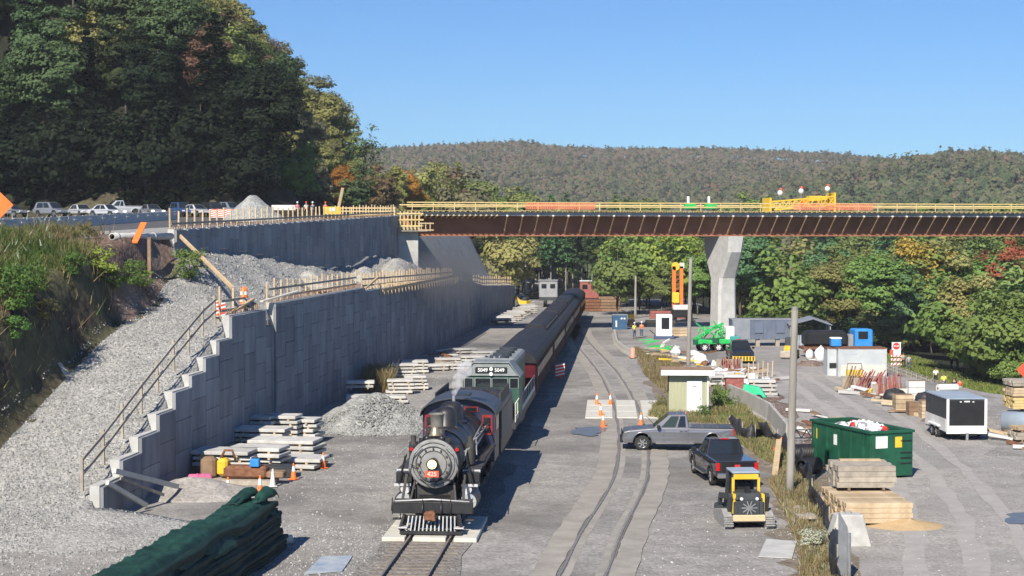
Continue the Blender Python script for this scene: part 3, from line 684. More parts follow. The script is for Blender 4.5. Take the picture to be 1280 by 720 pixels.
# boiler, firebox, domes, stack
b = MB(); b.lathe([(2.4,.97),(2.45,.985),(5.0,1.0),(8.3,1.08),(9.0,1.12)], (0,0,ZB), 'X', 32); bo = b.build('boiler', MT['loco_black'], lo)
for x in (2.45,3.7,4.9,6.2,7.6): MB().lathe([(x-.03,1.0+.013*x-.02),(x-.03,1.012+.0125*x-.02),(x+.03,1.012+.0125*x-.02),(x+.03,1.0+.013*x-.02)], (0,0,ZB), 'X', 32).build('boiler_band', MT['loco_dirty'], bo)
MB().box((7.9,0,1.9), (2.6,1.9,1.5), ch=.1).build('firebox', MT['loco_black'], lo)
b = MB(); b.lathe([(ZB+.85,.34),(ZB+.98,.27),(ZB+1.05,.235),(ZB+1.72,.26),(ZB+1.75,.30),(ZB+1.78,.30),(ZB+1.78,.22),(ZB+1.5,.2)], (1.05,0,0), 'Z', 20); b.build('chimney', M('stack_grey', (.16,.155,.14), (.22,.21,.19), sc=4, rough=.6), lo)
b = MB(); b.lathe([(ZB+.85,.62),(ZB+1.0,.46),(ZB+1.45,.44),(ZB+1.62,.36),(ZB+1.72,.2),(ZB+1.74,0)], (4.0,0,0), 'Z', 20); b.build('sand_dome', MT['loco_black'], lo)
b = MB(); b.lathe([(ZB+.9,.66),(ZB+1.0,.50),(ZB+1.45,.48),(ZB+1.64,.38),(ZB+1.72,.2),(ZB+1.74,0)], (6.1,0,0), 'Z', 20); b.build('steam_dome', MT['loco_black'], lo)
b = MB(); b.cyl((7.0,.0,ZB+1.05), (7.0,0,ZB+1.85), .07, n=10); b.cyl((7.4,.3,ZB+1.0), (7.4,.3,ZB+1.5), .05, n=8); b.cyl((7.25,-.3,ZB+1.0), (7.25,-.3,ZB+1.45), .05, n=8); b.build('safety_valve', MT['steel_grey'], lo)
# bell on its yoke in front of the stack
be = MB(); be.lathe([(ZB+1.02,.25),(ZB+1.06,.21),(ZB+1.22,.16),(ZB+1.34,.12),(ZB+1.40,0)], (.42,0,0), 'Z', 16); bell = be.build('bell', MT['brass'], lo)
MB().bar((.42,-.34,ZB+.85), (.42,-.30,ZB+1.3), .08, .08).bar((.42,.34,ZB+.85), (.42,.30,ZB+1.3), .08, .08).bar((.42,-.3,ZB+1.3), (.42,.3,ZB+1.3), .06, .06).build('yoke', MT['loco_black'], bell)
m = MB()
for s in (-1, 1): m.sph((.2, s*.28, ZB+.92), (.13,.13,.13), 10, 6); m.box((.22, s*.5, ZB+.85), (.2,.16,.16))
m.cyl((.15,-.2,ZB+.86), (.15,.2,ZB+.86), .11, n=10); m.build('valve_cluster', MT['loco_black'], lo)
for s in (-1, 1):
    m = MB(); m.box((.25, s*.86, ZB+.52), (.22,.22,.26), ch=.04); ml = m.build('marker_lamp', MT['loco_black'], lo)
    MB().cyl((.1,s*.86,ZB+.52), (.13,s*.86,ZB+.52), .07, n=10).build('lens', MT['tail_red'], ml)
# running boards
for s in (-1, 1):
    m = MB(); m.box((5.3, s*1.28, 2.05), (7.6,.66,.05)); m.box((1.1, s*1.28, 1.62), (.9,.62,.05)); rbd = m.build('running_board', MT['loco_dirty'], lo)
    m = MB(); m.box((1.495, s*1.28, 2.04), (.03,.68,.10)); m.box((.64, s*1.28, 1.61), (.03,.64,.10)); m.build('edge', MT['silver_edge'], rbd)
    m = MB(); m.box((1.25, s*1.28, 1.85), (.5,.6,.36)); m.build('step_box', MT['loco_black'], lo)
    m = MB(); m.tube([(1.3,s*1.5,2.7),(4,s*1.22,2.95),(9,s*1.3,3.0)], .025); 
    for x in (1.4,3,5,7,8.6): m.bar((x,s*1.23,2.95), (x,s*1.0,2.8), .03, .03)
    m.build('handrail', MT['steel_grey'], lo)
    # ladder rail at the front corner
    m = MB()
    for x in (.55,.95): m.bar((x,s*1.42,1.65), (x-.1,s*1.15,2.75), .035, .035)
    for k in range(4): f = .2+k*.2; m.bar((.5,s*lerp(1.42,1.15,f),lerp(1.65,2.75,f)), (.93,s*lerp(1.42,1.15,f),lerp(1.65,2.75,f)), .03, .03)
    m.build('front_ladder', MT['loco_black'], lo)
    # cylinders with their steel ends
    m = MB(); m.cyl((.7,s*1.24,.98), (2.0,s*1.24,.98), .36, n=20); m.cyl((.75,s*1.18,1.45), (1.95,s*1.18,1.45), .24, n=16); cy = m.build('cylinder', MT['loco_black'], lo)
    m = MB(); m.cyl((.64,s*1.24,.98), (.70,s*1.24,.98), .31, n=20); m.box((.63,s*1.24,.98), (.02,.03,.6)); m.box((.63,s*1.24,.98), (.02,.6,.03)); m.build('cover', M('polished', (.50,.53,.54), (.62,.64,.65), sc=5, rough=.35, metal=.4), cy)
    MB().cyl((.69,s*1.18,1.45), (.75,s*1.18,1.45), .19, n=16).build('valve_cover', MT['silver_edge'], cy)
    for x in (1.2, 2.7): m = MB(); wheel(m, x, s*.75, .42); m.build('pilot_wheel', MT['loco_dirty'], lo)
    for x in (4.1, 5.95, 7.8):
        m = MB(); wheel(m, x, s*.75, .87); m.build('driving_wheel', MT['loco_dirty'], lo)
    m = MB(); wheel(m, 9.9, s*.75, .5); m.build('trailing_wheel', MT['loco_dirty'], lo)
    m = MB(); m.bar((4.1,s*.98,.62), (7.8,s*.98,.62), .08, .16); m.bar((2.2,s*1.1,.98), (5.95,s*1.1,.62), .07, .13); m.bar((2.0,s*1.24,.98), (3.3,s*1.24,.98), .08, .08); m.build('side_rod', MT['steel'], lo)
    m = MB(); m.bar((.62,s*.55,1.35), (.55,s*.5,2.1), .06, .06); m.build('smokebox_brace', MT['loco_black'], lo)
# pipes, pumps and fittings
for s in (-1, 1):
    m = MB(); m.cyl((2.6,s*1.12,2.15), (2.6,s*1.12,3.0), .17, n=14); m.cyl((2.6,s*1.12,3.0), (2.6,s*1.12,3.25), .11, n=12); m.cyl((3.05,s*1.14,2.15), (3.05,s*1.14,2.85), .13, n=12); m.build('air_pump', MT['loco_dirty'], lo)
    m = MB(); m.tube([(8.8,s*1.05,3.05),(6.5,s*1.06,2.95),(4.6,s*1.0,2.75),(3.0,s*1.02,2.95),(1.6,s*.96,2.4)], .035, n=6); m.tube([(8.8,s*1.1,2.6),(5.0,s*1.08,2.45),(2.0,s*1.02,2.1)], .045, n=6); m.build('feed_pipe', MT['steel_grey'], lo)
    for x in (3.7, 4.3): m = MB(); m.tube([(x,s*.42,ZB+1.0),(x+.1,s*.95,ZB+.3),(x+.4,s*1.02,1.9),(x+.4,s*.8,.9)], .03, n=5); m.build('sand_pipe', MT['loco_dirty'], lo)
    m = MB(); m.cyl((5.2,s*1.25,1.75), (8.2,s*1.25,1.75), .2, n=14); m.build('air_tank', MT['loco_dirty'], lo)
    m = MB(); m.tube([(.02,s*.9,2.0),(-.2,s*.92,2.35),(-.22,s*.8,2.85),(-.2,s*.45,3.2)], .022, n=5); m.build('smokebox_rail', MT['steel_grey'], lo)
    m = MB(); m.bar((-.35,s*1.15,1.15), (.55,s*1.1,2.02), .10, .05); m.bar((-.3,s*.85,1.15), (.3,s*.72,1.9), .07, .07); m.build('pilot_brace', MT['loco_dirty'], lo)
    m = MB()
    for k in range(2): m.box((-.15,s*1.38,.45+.3*k), (.3,.3,.04)); m.bar((-.15,s*1.25,1.1), (-.15,s*1.25,.45), .03, .03)
    m.build('corner_steps', MT['loco_dirty'], lo)
m = MB(); m.tube([(-.1,-.75,1.9),(-.18,-.3,2.0),(-.16,.1,1.65),(-.1,.5,1.95)], .02, n=5); m.tube([(-.16,.45,2.62),(-.22,.6,2.4),(-.18,.85,2.5)], .02, n=5); m.build('lamp_cable', MT['loco_black'], lo)
# frame, pilot beam, cow-catcher, coupler
MB().box((5.6,0,1.05), (10.6,1.2,.5)).build('frame', MT['loco_black'], lo)
MB().box((.9,0,1.35), (1.2,1.5,.6)).build('saddle', MT['loco_dirty'], lo)
pb = MB().box((-.45,0,.92), (.22,3.05,.40), ch=.02).build('pilot_beam', MT['loco_black'], lo)
MB().box((-.2,0,1.14), (.75,2.9,.05)).build('deck_plate', MT['loco_dirty'], pb)
m = MB(); m.tube([(-.55,-1.4,1.18),(-.57,0,1.26),(-.55,1.4,1.18)], .03); m.build('grab_rail', MT['silver_edge'], pb)
m = MB()
for s in (-1, 1): m.tube([(-.58,s*.35,1.25),(-.72,s*.35,.9),(-.7,s*.35,.45)], .022); m.tube([(-.5,s*1.5,1.3),(-.58,s*1.52,.85),(-.5,s*1.5,.7)], .025)
m.tube([(-.6,-.7,1.25),(-.66,-.7,.5)], .02); m.build('hoses', MT['black'], pb)
pl = MB(); pl.box((-.95,0,.10), (.28,2.3,.12)); pl.box((-.6,0,.62), (.12,1.9,.1)); pil = pl.build('pilot', MT['loco_black'], lo)
for i in range(13):
    y = -.9+i*.15; MB().bar((-.66,y*.95,.64), (-1.02,y,.13), .05, .05).build('slat', MT['steel_grey'], pil)
for s in (-1, 1): MB().box((-.95,s*1.05,.28), (.3,.36,.05)).build('step', MT['silver_edge'], pil); MB().bar((-.62,s*.98,.66), (-.95,s*1.12,.14), .10, .3).build('side_plate', MT['loco_black'], pil)
cp = MB(); cp.box((-.75,0,.72), (.6,.20,.24)); cp.box((-1.08,.05,.72), (.26,.38,.34), ch=.06); cp.box((-1.2,-.14,.72), (.18,.12,.32), ch=.03); cp.build('coupler', MT['rust'], lo)
# cab with arched roof
cb = MB(); hw = 1.56; pts = [(-hw,1.35),(-hw,3.35)]+[(hw*math.cos(PI-PI*k/12)*1.0, 3.35+.72*math.sin(PI*k/12)**.9) for k in range(1, 12)]+[(hw,3.35),(hw,1.35)]
cb.prism(pts, 8.95, 11.3, ax='YZ'); cab = cb.build('cab', MT['loco_blue'], lo)
rf = [(hw*1.06*math.cos(PI-PI*k/14), 3.36+.78*max(0, math.sin(PI*k/14))**.9) for k in range(15)]
rfo = rf+[(x*.985, z-.05) for (x, z) in rf[::-1]]
MB().prism(rfo, 8.6, 12.4, ax='YZ').build('cab_roof', M('cab_roof', (.045,.05,.065), (.065,.07,.085), sc=1, rough=.45), lo)
for s in (-1, 1):
    w = MB(); w.box((8.93, s*1.24, 2.95), (.05,.46,.86)); wf = w.build('cab_window', MT['cab_red'], cab)
    MB().box((8.895, s*1.24, 3.1), (.03,.30,.34)).box((8.895, s*1.24, 2.72), (.03,.28,.22)).build('pane', MT['glass'], wf)
    if s > 0:
        pass
    w = MB(); w.box((10.2, s*1.565, 2.95), (1.5,.02,.75)); wf = w.build('side_window', MT['red'], cab); MB().box((10.2, s*1.577, 2.95), (1.3,.012,.6)).build('pane', MT['glass'], wf)
w = MB().box((8.93, -.55, 3.62), (.05,.6,.22)).build('cab_window', MT['cab_red'], cab); MB().box((8.895,-.55,3.62), (.03,.48,.14)).build('pane', MT['glass'], w)
MB().box((10.2,0,4.12), (1.0,.8,.12)).build('roof_hatch', MT['loco_black'], lo)
# tender
td = thing('tender', 'black steam locomotive tender heaped with coal behind the cab', 'tender', on_track(60.0+12.7/KT), TR)
MB().box((3.6,0,2.3), (7.2,3.1,2.3), ch=.06).build('tank', MT['loco_black'], td)
MB().box((3.6,1.565,2.5), (7.0,.015,1.3)).build('side_panel', M('tender_panel', (.10,.10,.11), (.14,.14,.145), sc=.8, rough=.5), td); MB().box((3.6,-1.565,2.5), (7.0,.015,1.3)).build('side_panel', MT['tender_panel'], td)
for s in (-1, 1): MB().box((2.9, s*1.48, 3.65), (5.4,.06,.55)).build('bunker_side', MT['loco_dirty'], td)
cx_, cy_ = np.meshgrid(np.linspace(.3,5.5,34), np.linspace(-1.45,1.45,22)); cz = 3.5+.25*np.sin(np.clip((cx_-.3)/5.2,0,1)*PI)*np.cos(cy_)+.22*vnoise(cx_, cy_, .25, 5)
link('coal', grid('coal', cx_, cy_, cz, M('coal', (.02,.02,.021), (.05,.05,.052), sc=6, rough=.6), smooth=False), td)
for x in (1.0,2.6,4.9,6.5):
    for s in (-1, 1): m = MB(); wheel(m, x, s*.75, .42); m.build('wheel', MT['loco_dirty'], td)
for x in (1.8, 5.7):
    for s in (-1, 1): MB().box((x, s*.95, .5), (2.3,.14,.3)).build('truck_frame', MT['loco_black'], td)
# diesel unit behind
DL = 60.6+22.3/KT
de = thing('diesel_locomotive', 'green and cream diesel locomotive numbered 5049 coupled behind the tender', 'locomotive', on_track(DL), TR)
MB().box((9.3,0,1.25), (18.4,3.0,.35)).build('frame', MT['dark_machine'], de)
MB().box((1.6,0,2.2), (2.5,1.9,1.6), ch=.1).build('nose', MT['diesel_green'], de)
c = MB(); c.prism([(-1.52,1.4),(-1.52,3.55),(-.95,4.28),(.95,4.28),(1.52,3.55),(1.52,1.4)], 2.9, 5.4, ax='YZ'); cbd = c.build('cab', MT['diesel_green'], de, bevel=.03)
MB().prism([(-1.56,3.5),(-.97,4.30),(.97,4.30),(1.56,3.5),(1.56,3.56),(.98,4.36),(-.98,4.36),(-1.56,3.56)], 2.75, 5.5, ax='YZ').build('cab_roof', MT['diesel_roof'], de)
MB().prism([(-1.45,3.62),(-.94,4.24),(.94,4.24),(1.45,3.62)], 2.80, 2.89, ax='YZ').build('forehead', MT['diesel_roof'], cbd)
for (y, w_) in ((-.46,.80), (.46,.80), (-1.22,.42), (1.22,.42)):
    w = MB().box((2.885, y, 3.22), (.03, w_+.08, .56)).build('windscreen_frame', MT['diesel_roof'], cbd); MB().box((2.865, y, 3.22), (.03, w_, .5)).build('pane', MT['glass'], w)
for y in (-.45, .45):
    nb = MB().box((2.78, y, 3.92), (.10, .82, .32), ch=.03).build('number_board', MT['black'], de); text_mesh('5049', .27, MT['white'], nb, (2.725, y, 3.92), (PI/2,0,-PI/2), 'digits')
MB().cyl((2.7,0,3.98), (2.82,0,3.98), .1, n=10).cyl((2.7,0,3.72), (2.82,0,3.72), .1, n=10).build('lamp', MT['white'], de)
MB().box((11.2,0,2.75), (11.4,1.85,2.7), ch=.12).build('hood', MT['diesel_roof'], de)
MB().box((11.2,0,2.6), (11.42,1.87,2.2)).build('hood_side', MT['diesel_green'], de)
for x in (6.6,8.5,10.6,13.0,15.4): MB().cyl((x,0,4.05), (x,0,4.28), .55, n=16).build('roof_fan', MT['dark_machine'], de)
MB().cyl((5.0,.0,4.36), (5.0,0,4.5), .06, n=8).box((4.2,0,4.42), (.1,2.2,.05)).box((4.9,.5,4.5), (1.0,.07,.07)).box((4.9,-.3,4.5), (.8,.07,.07)).build('air_horn', MT['steel_grey'], de)
for s in (-1, 1):
    m = MB(); m.tube([(.2,s*1.48,2.4),(17.8,s*1.48,2.4)], .03)
    for x in np.arange(.2, 18, 1.6): m.bar((x,s*1.48,1.42), (x,s*1.48,2.4), .04, .04)
    m.build('handrail', MT['off_white'], de)
    MB().box((9.3,s*1.47,1.55), (18.0,.03,.3)).build('walkway', MT['off_white'], de)
    for x in (2.0,3.9,5.8,12.6,14.5,16.4): m = MB(); wheel(m, x, s*.75, .5); m.build('wheel', MT['loco_dirty'], de)
    for x in (3.9,14.5): MB().box((x,s*.98,.55), (5.2,.16,.4)).build('truck_frame', MT['dark_machine'], de)
MB().box((9.2,0,.75), (4.0,2.6,.7), ch=.1).build('fuel_tank', MT['dark_machine'], de)
# passenger cars
def passenger_car(D0, L, label, end='maroon', clere=True, white=False):
    c = thing('passenger_car', label, 'rail car', on_track(D0), TR, 'passenger cars of the train')
    MB().box((L/2,0,2.05), (L-.5,3.0,1.95)).build('body', M('car_side', (.022,.014,.018), (.035,.022,.027), sc=.6, rough=.7, spec=.04), c)
    MB().box((.22,0,2.15), (.1,2.9,2.2)).build('end_wall', MT[end], c); MB().box((L-.22,0,2.15), (.1,2.9,2.2)).build('end_wall', MT[end], c)
    prof = [(-1.55,3.0),(-1.5,3.2),(-1.2,3.48),(-.78,3.6),(.78,3.6),(1.2,3.48),(1.5,3.2),(1.55,3.0)]
    if not clere: prof = [(1.55*math.cos(PI-PI*k/10), 3.0+.95*math.sin(PI*k/10)) for k in range(11)]
    MB().prism(prof, .0, L-.1, ax='YZ').build('roof', M('car_white_roof', (.5,.5,.5), (.6,.6,.6), sc=1, rough=.6) if white else MT['car_roof'], c, bevel=.05)
    if clere:
        cl = [(-.80,3.58),(-.80,3.95),(-.5,4.1),(.5,4.1),(.80,3.95),(.80,3.58)]; MB().prism(cl, .9, L-1.0, ax='YZ').build('clerestory', MT['car_roof'], c, bevel=.04)
        m = MB()
        for s in (-1, 1):
            for x in np.arange(1.6, L-1.8, 1.35): m.box((x+.5, s*.805, 3.77), (.95,.012,.2))
        m.build('clerestory_lights', M('clere_glass', (.10,.10,.12), rough=.3), c)
    for s in (-1, 1):
        for x in np.arange(2.0, L-2.6, 1.62): MB().box((x+.5, s*1.503, 2.3), (.95,.03,.62)).build('window', M('car_window', (.06,.058,.056), (.10,.096,.094), sc=.7, rough=.2, spec=.5) if s < 0 else MT['glass'], c)
        for x in (.75, L-.95): MB().box((x, s*1.505, 2.1), (.7,.02,1.85)).build('door', MT['maroon'], c)
    for x in (1.9,3.4,L-3.6,L-2.1):
        for s in (-1, 1): m = MB(); wheel(m, x, s*.75, .44); m.build('wheel', MT['loco_dirty'], c)
    MB().box((L/2,0,.85), (L*.5,2.2,.5)).build('underframe', MT['dark_machine'], c)
    return c
D = DL+19.0/KT; LC = 24.6
names = ['maroon ended passenger car coupled behind the green diesel', 'dark passenger car second behind the diesel', 'dark passenger car crossing the bridge shadow', 'dark passenger car next to the last car of the train', 'last car of the train with pale roof end']
for k in range(5):
    passenger_car(D, LC, names[k], 'maroon', clere=k not in (0, 4), white=False); D += (LC+.15)/KT
    if k == 4: MB().box((0,0,0), (.1,.1,.1))
# light round end of the rear car
# ================================================================ vehicles
def car_wheel(parent, x, y, r, w=.26, rim='chrome', spokes=6):
    s = 1 if y > 0 else -1
    m = MB(); m.lathe([(-w/2,r*.62),(-w/2,r*.93),(-w/2+.04,r),(w/2-.04,r),(w/2,r*.93),(w/2,r*.62)], (x,y,r), 'Y', 22); wo = m.build('wheel', MT['tyre'], parent)
    m = MB(); yo = y+s*(w/2-.05); m.lathe([(0,0),(0,r*.16),(-s*.05,r*.2),(-s*.06,r*.56),(0,r*.64)], (x,yo,r), 'Y', 22, 1)
    for k in range(spokes):
        t = 2*PI*k/spokes; m.bar((x, yo, r), (x+math.cos(t)*r*.6, yo, r+math.sin(t)*r*.6), .10, .07, 0)
    m.lathe([(0,r*.56),(s*.012,r*.6),(0,r*.65)], (x,yo,r), 'Y', 22, 0)
    m.build('rim', [MT[rim], MT['dark_machine']], wo); return wo
def frustum_faces(bot, top):
    """side faces of a greenhouse as corner quads: front, left, rear, right (bl, br, tr, tl seen from outside)"""
    b, t = [Vector(v) for v in bot], [Vector(v) for v in top]
    return [(b[i], b[(i+1)%4], t[(i+1)%4], t[i]) for i in range(4)]
def on_face(q, u0, u1, v0, v1, off):
    a, b, c, d = q; f = lambda u, v: (a.lerp(b, u)).lerp(d.lerp(c, u), v)
    n = (b-a).cross(d-a).normalized()*off; return [f(u0,v0)+n, f(u1,v0)+n, f(u1,v1)+n, f(u0,v1)+n]
def pane(parent, q, rng_, name='window', mat='glass', off=.012):
    P = on_face(q, *rng_, off); B = on_face(q, *rng_, -.02); m = MB(); m.add(B+P, [(0,3,2,1),(4,5,6,7),(0,1,5,4),(1,2,6,5),(2,3,7,6),(3,0,4,7)]); return m.build(name, MT[mat], parent)
def arch(cx, r, z0, n=9, rev=False):
    P = [(cx+r*math.cos(t), z0+r*math.sin(t)) for t in np.linspace(0, PI, n)]; return P if rev else P[::-1]
def pickup(label, loc, rz, paint, cover=True, sc=1.0, group=None, rim='chrome', plow=False, detail=True, small=False):
    t = thing('pickup_truck', label, 'pickup truck', loc, rz, group); L, hw, wr = 5.9, .98, .40
    fx, rx = 1.85, -1.85
    # lower body outline with wheel openings
    poly = [(-2.92,.62),(-2.95,1.18)]+[(-.55,1.20),(.95,1.20),(1.35,1.17),(2.55,1.06),(2.85,.98),(2.93,.62),(2.85,.42)]
    low = [(fx+.52,.42)]+arch(fx, .50, .44, rev=True)[1:-1]+[(fx-.52,.40),(rx+.52,.40)]+arch(rx, .50, .44, rev=True)[1:-1]+[(rx-.52,.50),(-2.9,.55)]
    bd = MB(); n_ = len(poly+low); ys = (-1.0,-.93,.93,1.0); PL = poly+low; vv = []
    for j, y_ in enumerate(ys):
        for (x_, z_) in PL: vv.append((x_*(1 if abs(y_) < .95 else .988), y_*hw*(1-.045*max(0, z_-.95)/.25-.02*max(0, .6-z_)/.2), z_+(.03 if abs(y_) < .95 and z_ > .95 and x_ > 1.2 else 0)))
    ff = [tuple(range(n_)), tuple(range(4*n_-1, 3*n_-1, -1))]+[(r_*n_+(i+1)%n_, r_*n_+i, (r_+1)*n_+i, (r_+1)*n_+(i+1)%n_) for r_ in range(3) for i in range(n_)]
    bd.add(vv, ff); body = bd.build('body', MT[paint], t, bevel=.045)
    for s in (-1, 1):
        for x_ in (fx, rx): MB().lathe([(s*(hw-.04),.50),(s*(hw+.035),.51),(s*(hw+.03),.56),(s*(hw-.04),.60)], (x_,0,.44), 'Y', 16, arc=(-PI*.5,PI*.5)).build('wheel_arch', MT[paint], t)
    # bed
    if cover: MB().box((-1.75,0,1.20), (2.3,1.80,.07), ch=.02).build('bed_cover', MT['car_dark'], t)
    else:
        MB().box((-1.75,0,1.205), (2.2,1.62,.02)).build('bed_floor', MT['dark_machine'], t)
        for s in (-1, 1): MB().box((-1.75,s*.9,1.24), (2.35,.12,.06)).build('bed_rail', MT[paint], t)
    bot = [(1.30,-.90,1.18),(1.30,.90,1.18),(-.62,.90,1.18),(-.62,-.90,1.18)]; top = [(.42,-.70,1.90),(.42,.70,1.90),(-.48,.70,1.92),(-.48,-.70,1.92)]
    g = MB(); g.add(bot+top, [(0,3,2,1),(4,5,6,7),(0,1,5,4),(1,2,6,5),(2,3,7,6),(3,0,4,7)]); cab = g.build('cab', MT[paint], t, bevel=.05)
    F = frustum_faces(bot, top)
    pane(t, F[0], (.07,.93,.08,.94), 'windscreen'); pane(t, F[2], (.08,.92,.12,.86), 'rear_window')
    gm = 'glass_green'
    for i in (1, 3):
        q = F[i]
        if i == 1: pane(t, q, (.20,.60,.10,.86), 'side_window', gm); pane(t, q, (.66,.90,.10,.86), 'side_window')
        else: pane(t, q, (.40,.80,.10,.86), 'side_window', gm); pane(t, q, (.10,.34,.10,.86), 'side_window')
    for s in (-1, 1):
        for x in (fx, rx): car_wheel(t, x, s*.86, wr, rim=rim)
        if small: continue
        MB().box((1.0,s*1.1,1.28), (.18,.22,.2), ch=.04).build('mirror', MT['black'], t)
        MB().box((.15,s*(hw+.06),.42), (2.0,.12,.06)).build('running_board', MT['chrome'], t)
        m = MB()
        for x in (.72,-.55): m.box((x,s*(hw+.001),.82), (.012,.012,.68))
        m.build('door_seam', MT['black'], t)
        for x in (-.18, .55 if False else -.42): MB().box((x,s*(hw+.012),1.06), (.16,.03,.035)).build('door_handle', MT[paint], t)
        MB().box((2.78,s*.78,.90), (.18,.34,.2), ch=.04).build('headlight', MT['glass'], t)
        MB().box((-2.93,s*.87,.98), (.08,.17,.36), ch=.02).build('tail_light', MT['tail_red'], t)
    MB().box((2.92,0,.86), (.06,1.2,.30), ch=.02).build('grille', MT['black'], t)
    MB().box((2.92,0,.54), (.2,1.86,.24), ch=.05).build('front_bumper', MT['black' if paint != 'car_white' else 'chrome'], t)
    MB().box((-3.0,0,.60), (.2,1.84,.22), ch=.04).build('rear_bumper', MT['chrome'], t)
    if not small:
        MB().box((-3.105,.0,.62), (.02,.32,.17)).build('licence_plate', MT['white'], t)
        MB().box((-2.955,0,.96), (.03,1.35,.40), ch=.01).build('tailgate', MT[paint], t)
        MB().box((-2.975,0,1.02), (.02,.26,.12)).build('badge', MT['red' if paint == 'car_black' else 'chrome'], t)
        MB().box((-.52,0,1.935), (.06,.34,.05)).build('brake_light', MT['tail_red'], t)
        MB().box((0,0,.42), (5.2,1.5,.25)).build('chassis', MT['black'], t)
        MB().tube([(1.2,-.75,1.2),(1.6,-.78,1.65)], .012, n=4).build('aerial', MT['black'], t)
    if plow:
        m = MB(); m.box((3.25,0,.45), (.14,2.0,.42), ch=.03); pw = m.build('push_bar', MT['yellow'], t)
        for k in range(7): MB().box((3.33,-.8+k*.27,.47), (.02,.12,.34)).build('stripe', MT['black'], pw)
    t.scale = (sc,)*3; return t
def sedan(label, loc, rz, paint, kind='sedan', group=None, lamps=False):
    t = thing('parked_car', label, 'car', loc, rz, group); suv = kind == 'suv'; h = 1.72 if suv else 1.45; bl = 1.0 if suv else .88; hw = .90
    L = 2.3; fx, rx, wr = 1.4, -1.38, .33; z0 = .38
    poly = [(-L,.5),(-L-.02,bl-.08),(-L+.25,bl+.02),(.9,bl+.02),(1.9,bl-.14),(L-.05,bl-.3),(L,.45)]
    low = [(fx+.42,z0)]+arch(fx,.40,z0,7,True)[1:-1]+[(fx-.42,z0),(rx+.42,z0)]+arch(rx,.40,z0,7,True)[1:-1]+[(rx-.42,z0)]
    MB().prism(poly+low, -hw, hw).build('body', MT[paint], t, bevel=.07)
    bot = [(1.05,-.84,bl),(1.05,.84,bl),(-2.15 if suv else -1.75,.84,bl),(-2.15 if suv else -1.75,-.84,bl)]; top = [(.25,-.64,h),(.25,.64,h),(-1.9 if suv else -.95,.64,h),(-1.9 if suv else -.95,-.64,h)]
    g = MB(); g.hexa([bot[0],bot[1],bot[2],bot[3]], top); g.build('cabin', MT[paint], t, bevel=.06)
    F = frustum_faces(bot, top); pane(t, F[0], (.06,.94,.06,.95), 'windscreen'); pane(t, F[2], (.08,.92,.1,.92), 'rear_window')
    for i in (1, 3): pane(t, F[i], (.14,.52,.1,.88), 'side_window'); pane(t, F[i], (.56,.88,.1,.88), 'side_window')
    for s in (-1, 1):
        for x in (fx, rx): car_wheel(t, x, s*.80, wr, .2)
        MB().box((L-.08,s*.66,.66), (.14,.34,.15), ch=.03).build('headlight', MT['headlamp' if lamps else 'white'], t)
        MB().box((-L+.02,s*.7,.78), (.08,.3,.16)).build('tail_light', MT['tail_red'], t)
    return t
def ang(a, b): d = b-a; return math.atan2(d.y, d.x)
# grey pickup beside the curved track: nose to the left
a = G(800,566); b = G(880,568); c = (a+b)/2
pickup('metallic grey extended-cab pickup standing by the curved track', (8.75,84.6,0), PI-.06, 'car_grey')
# black pickup seen from behind
pickup('black crew pickup parked behind the grey truck, seen tail first', (10.35,84.6-8.2+3.0,0), PI/2+.10, 'car_black', rim='steel_grey')
bpy.data.objects['pickup_truck.001'].location = (9.75, 74.0, 0)
# pickup with striped bumper on the yard road
q = G(931,455); pickup('black pickup with black and yellow striped bumper on the yard road', (q.x, q.y+3.2, .02), -PI/2-.03, 'car_black', plow=True, cover=False)

# skid loader on tracks, seen from behind
sk = thing('skid_loader', 'yellow and black compact track loader seen from the rear', 'loader', (9.05, 62.3, 0), PI/2+.06)
for s in (-1, 1):
    m = MB(); P = [(-1.2,.18),(-1.0,.05),(.9,.05),(1.15,.2),(1.05,.45),(-.55,.72),(-1.05,.55)]; m.prism(P, s*.64, s*.98); tk = m.build('track', MT['rubber_track'], sk, bevel=.04)
    for k in range(9): MB().box((-1.0+k*.24,s*.81,.035), (.07,.36,.06)).build('tread', MT['rubber_track'], tk)
    for k in range(5): f = k/5; MB().box((-1.22+f*.15,s*.81,.15+f*.42), (.06,.36,.05)).build('tread', MT['rubber_track'], tk)
    m = MB(); m.bar((-1.0,s*.72,1.25), (.9,s*.72,1.0), .14, .22); m.bar((.9,s*.72,1.05), (1.3,s*.72,.35), .13, .2); m.bar((-1.05,s*.72,1.3), (-.75,s*.72,.7), .14, .25); m.build('lift_arm', MT['dark_machine'], sk)
    MB().box((-.85,s*.56,.95), (.35,.12,.75)).build('side_panel', MT['yellow_machine'], sk)
    MB().cyl((-1.14,s*.3,1.17), (-1.1,s*.3,1.17), .06, n=10).build('work_light', MT['white'], sk)
MB().box((-.1,0,.65), (2.0,1.2,.85), ch=.06).build('chassis', MT['dark_machine'], sk)
MB().box((-1.12,0,.42), (.12,1.26,.26), ch=.03).build('rear_bumper', M('sandy_steel', (.55,.45,.27), (.62,.52,.33), sc=3, rough=.7), sk)
dr = MB().box((-1.08,0,.82), (.12,.82,.58), ch=.04).build('rear_door', MT['dark_machine'], sk)
m = MB()
for k in range(10): t_ = 2*PI*k/10; m.bar((-1.15,0,.82), (-1.15,.30*math.cos(t_),.82+.27*math.sin(t_)), .05, .035)
m.build('fan_grille', MT['steel_grey'], dr)
MB().hexa([(-1.1,-.55,1.12),(-.2,-.55,1.12),(-.2,.55,1.12),(-1.1,.55,1.12)], [(-.85,-.5,1.35),(-.2,-.5,1.4),(-.2,.5,1.4),(-.85,.5,1.35)]).build('engine_cover', MT['dark_machine'], sk, bevel=.03)
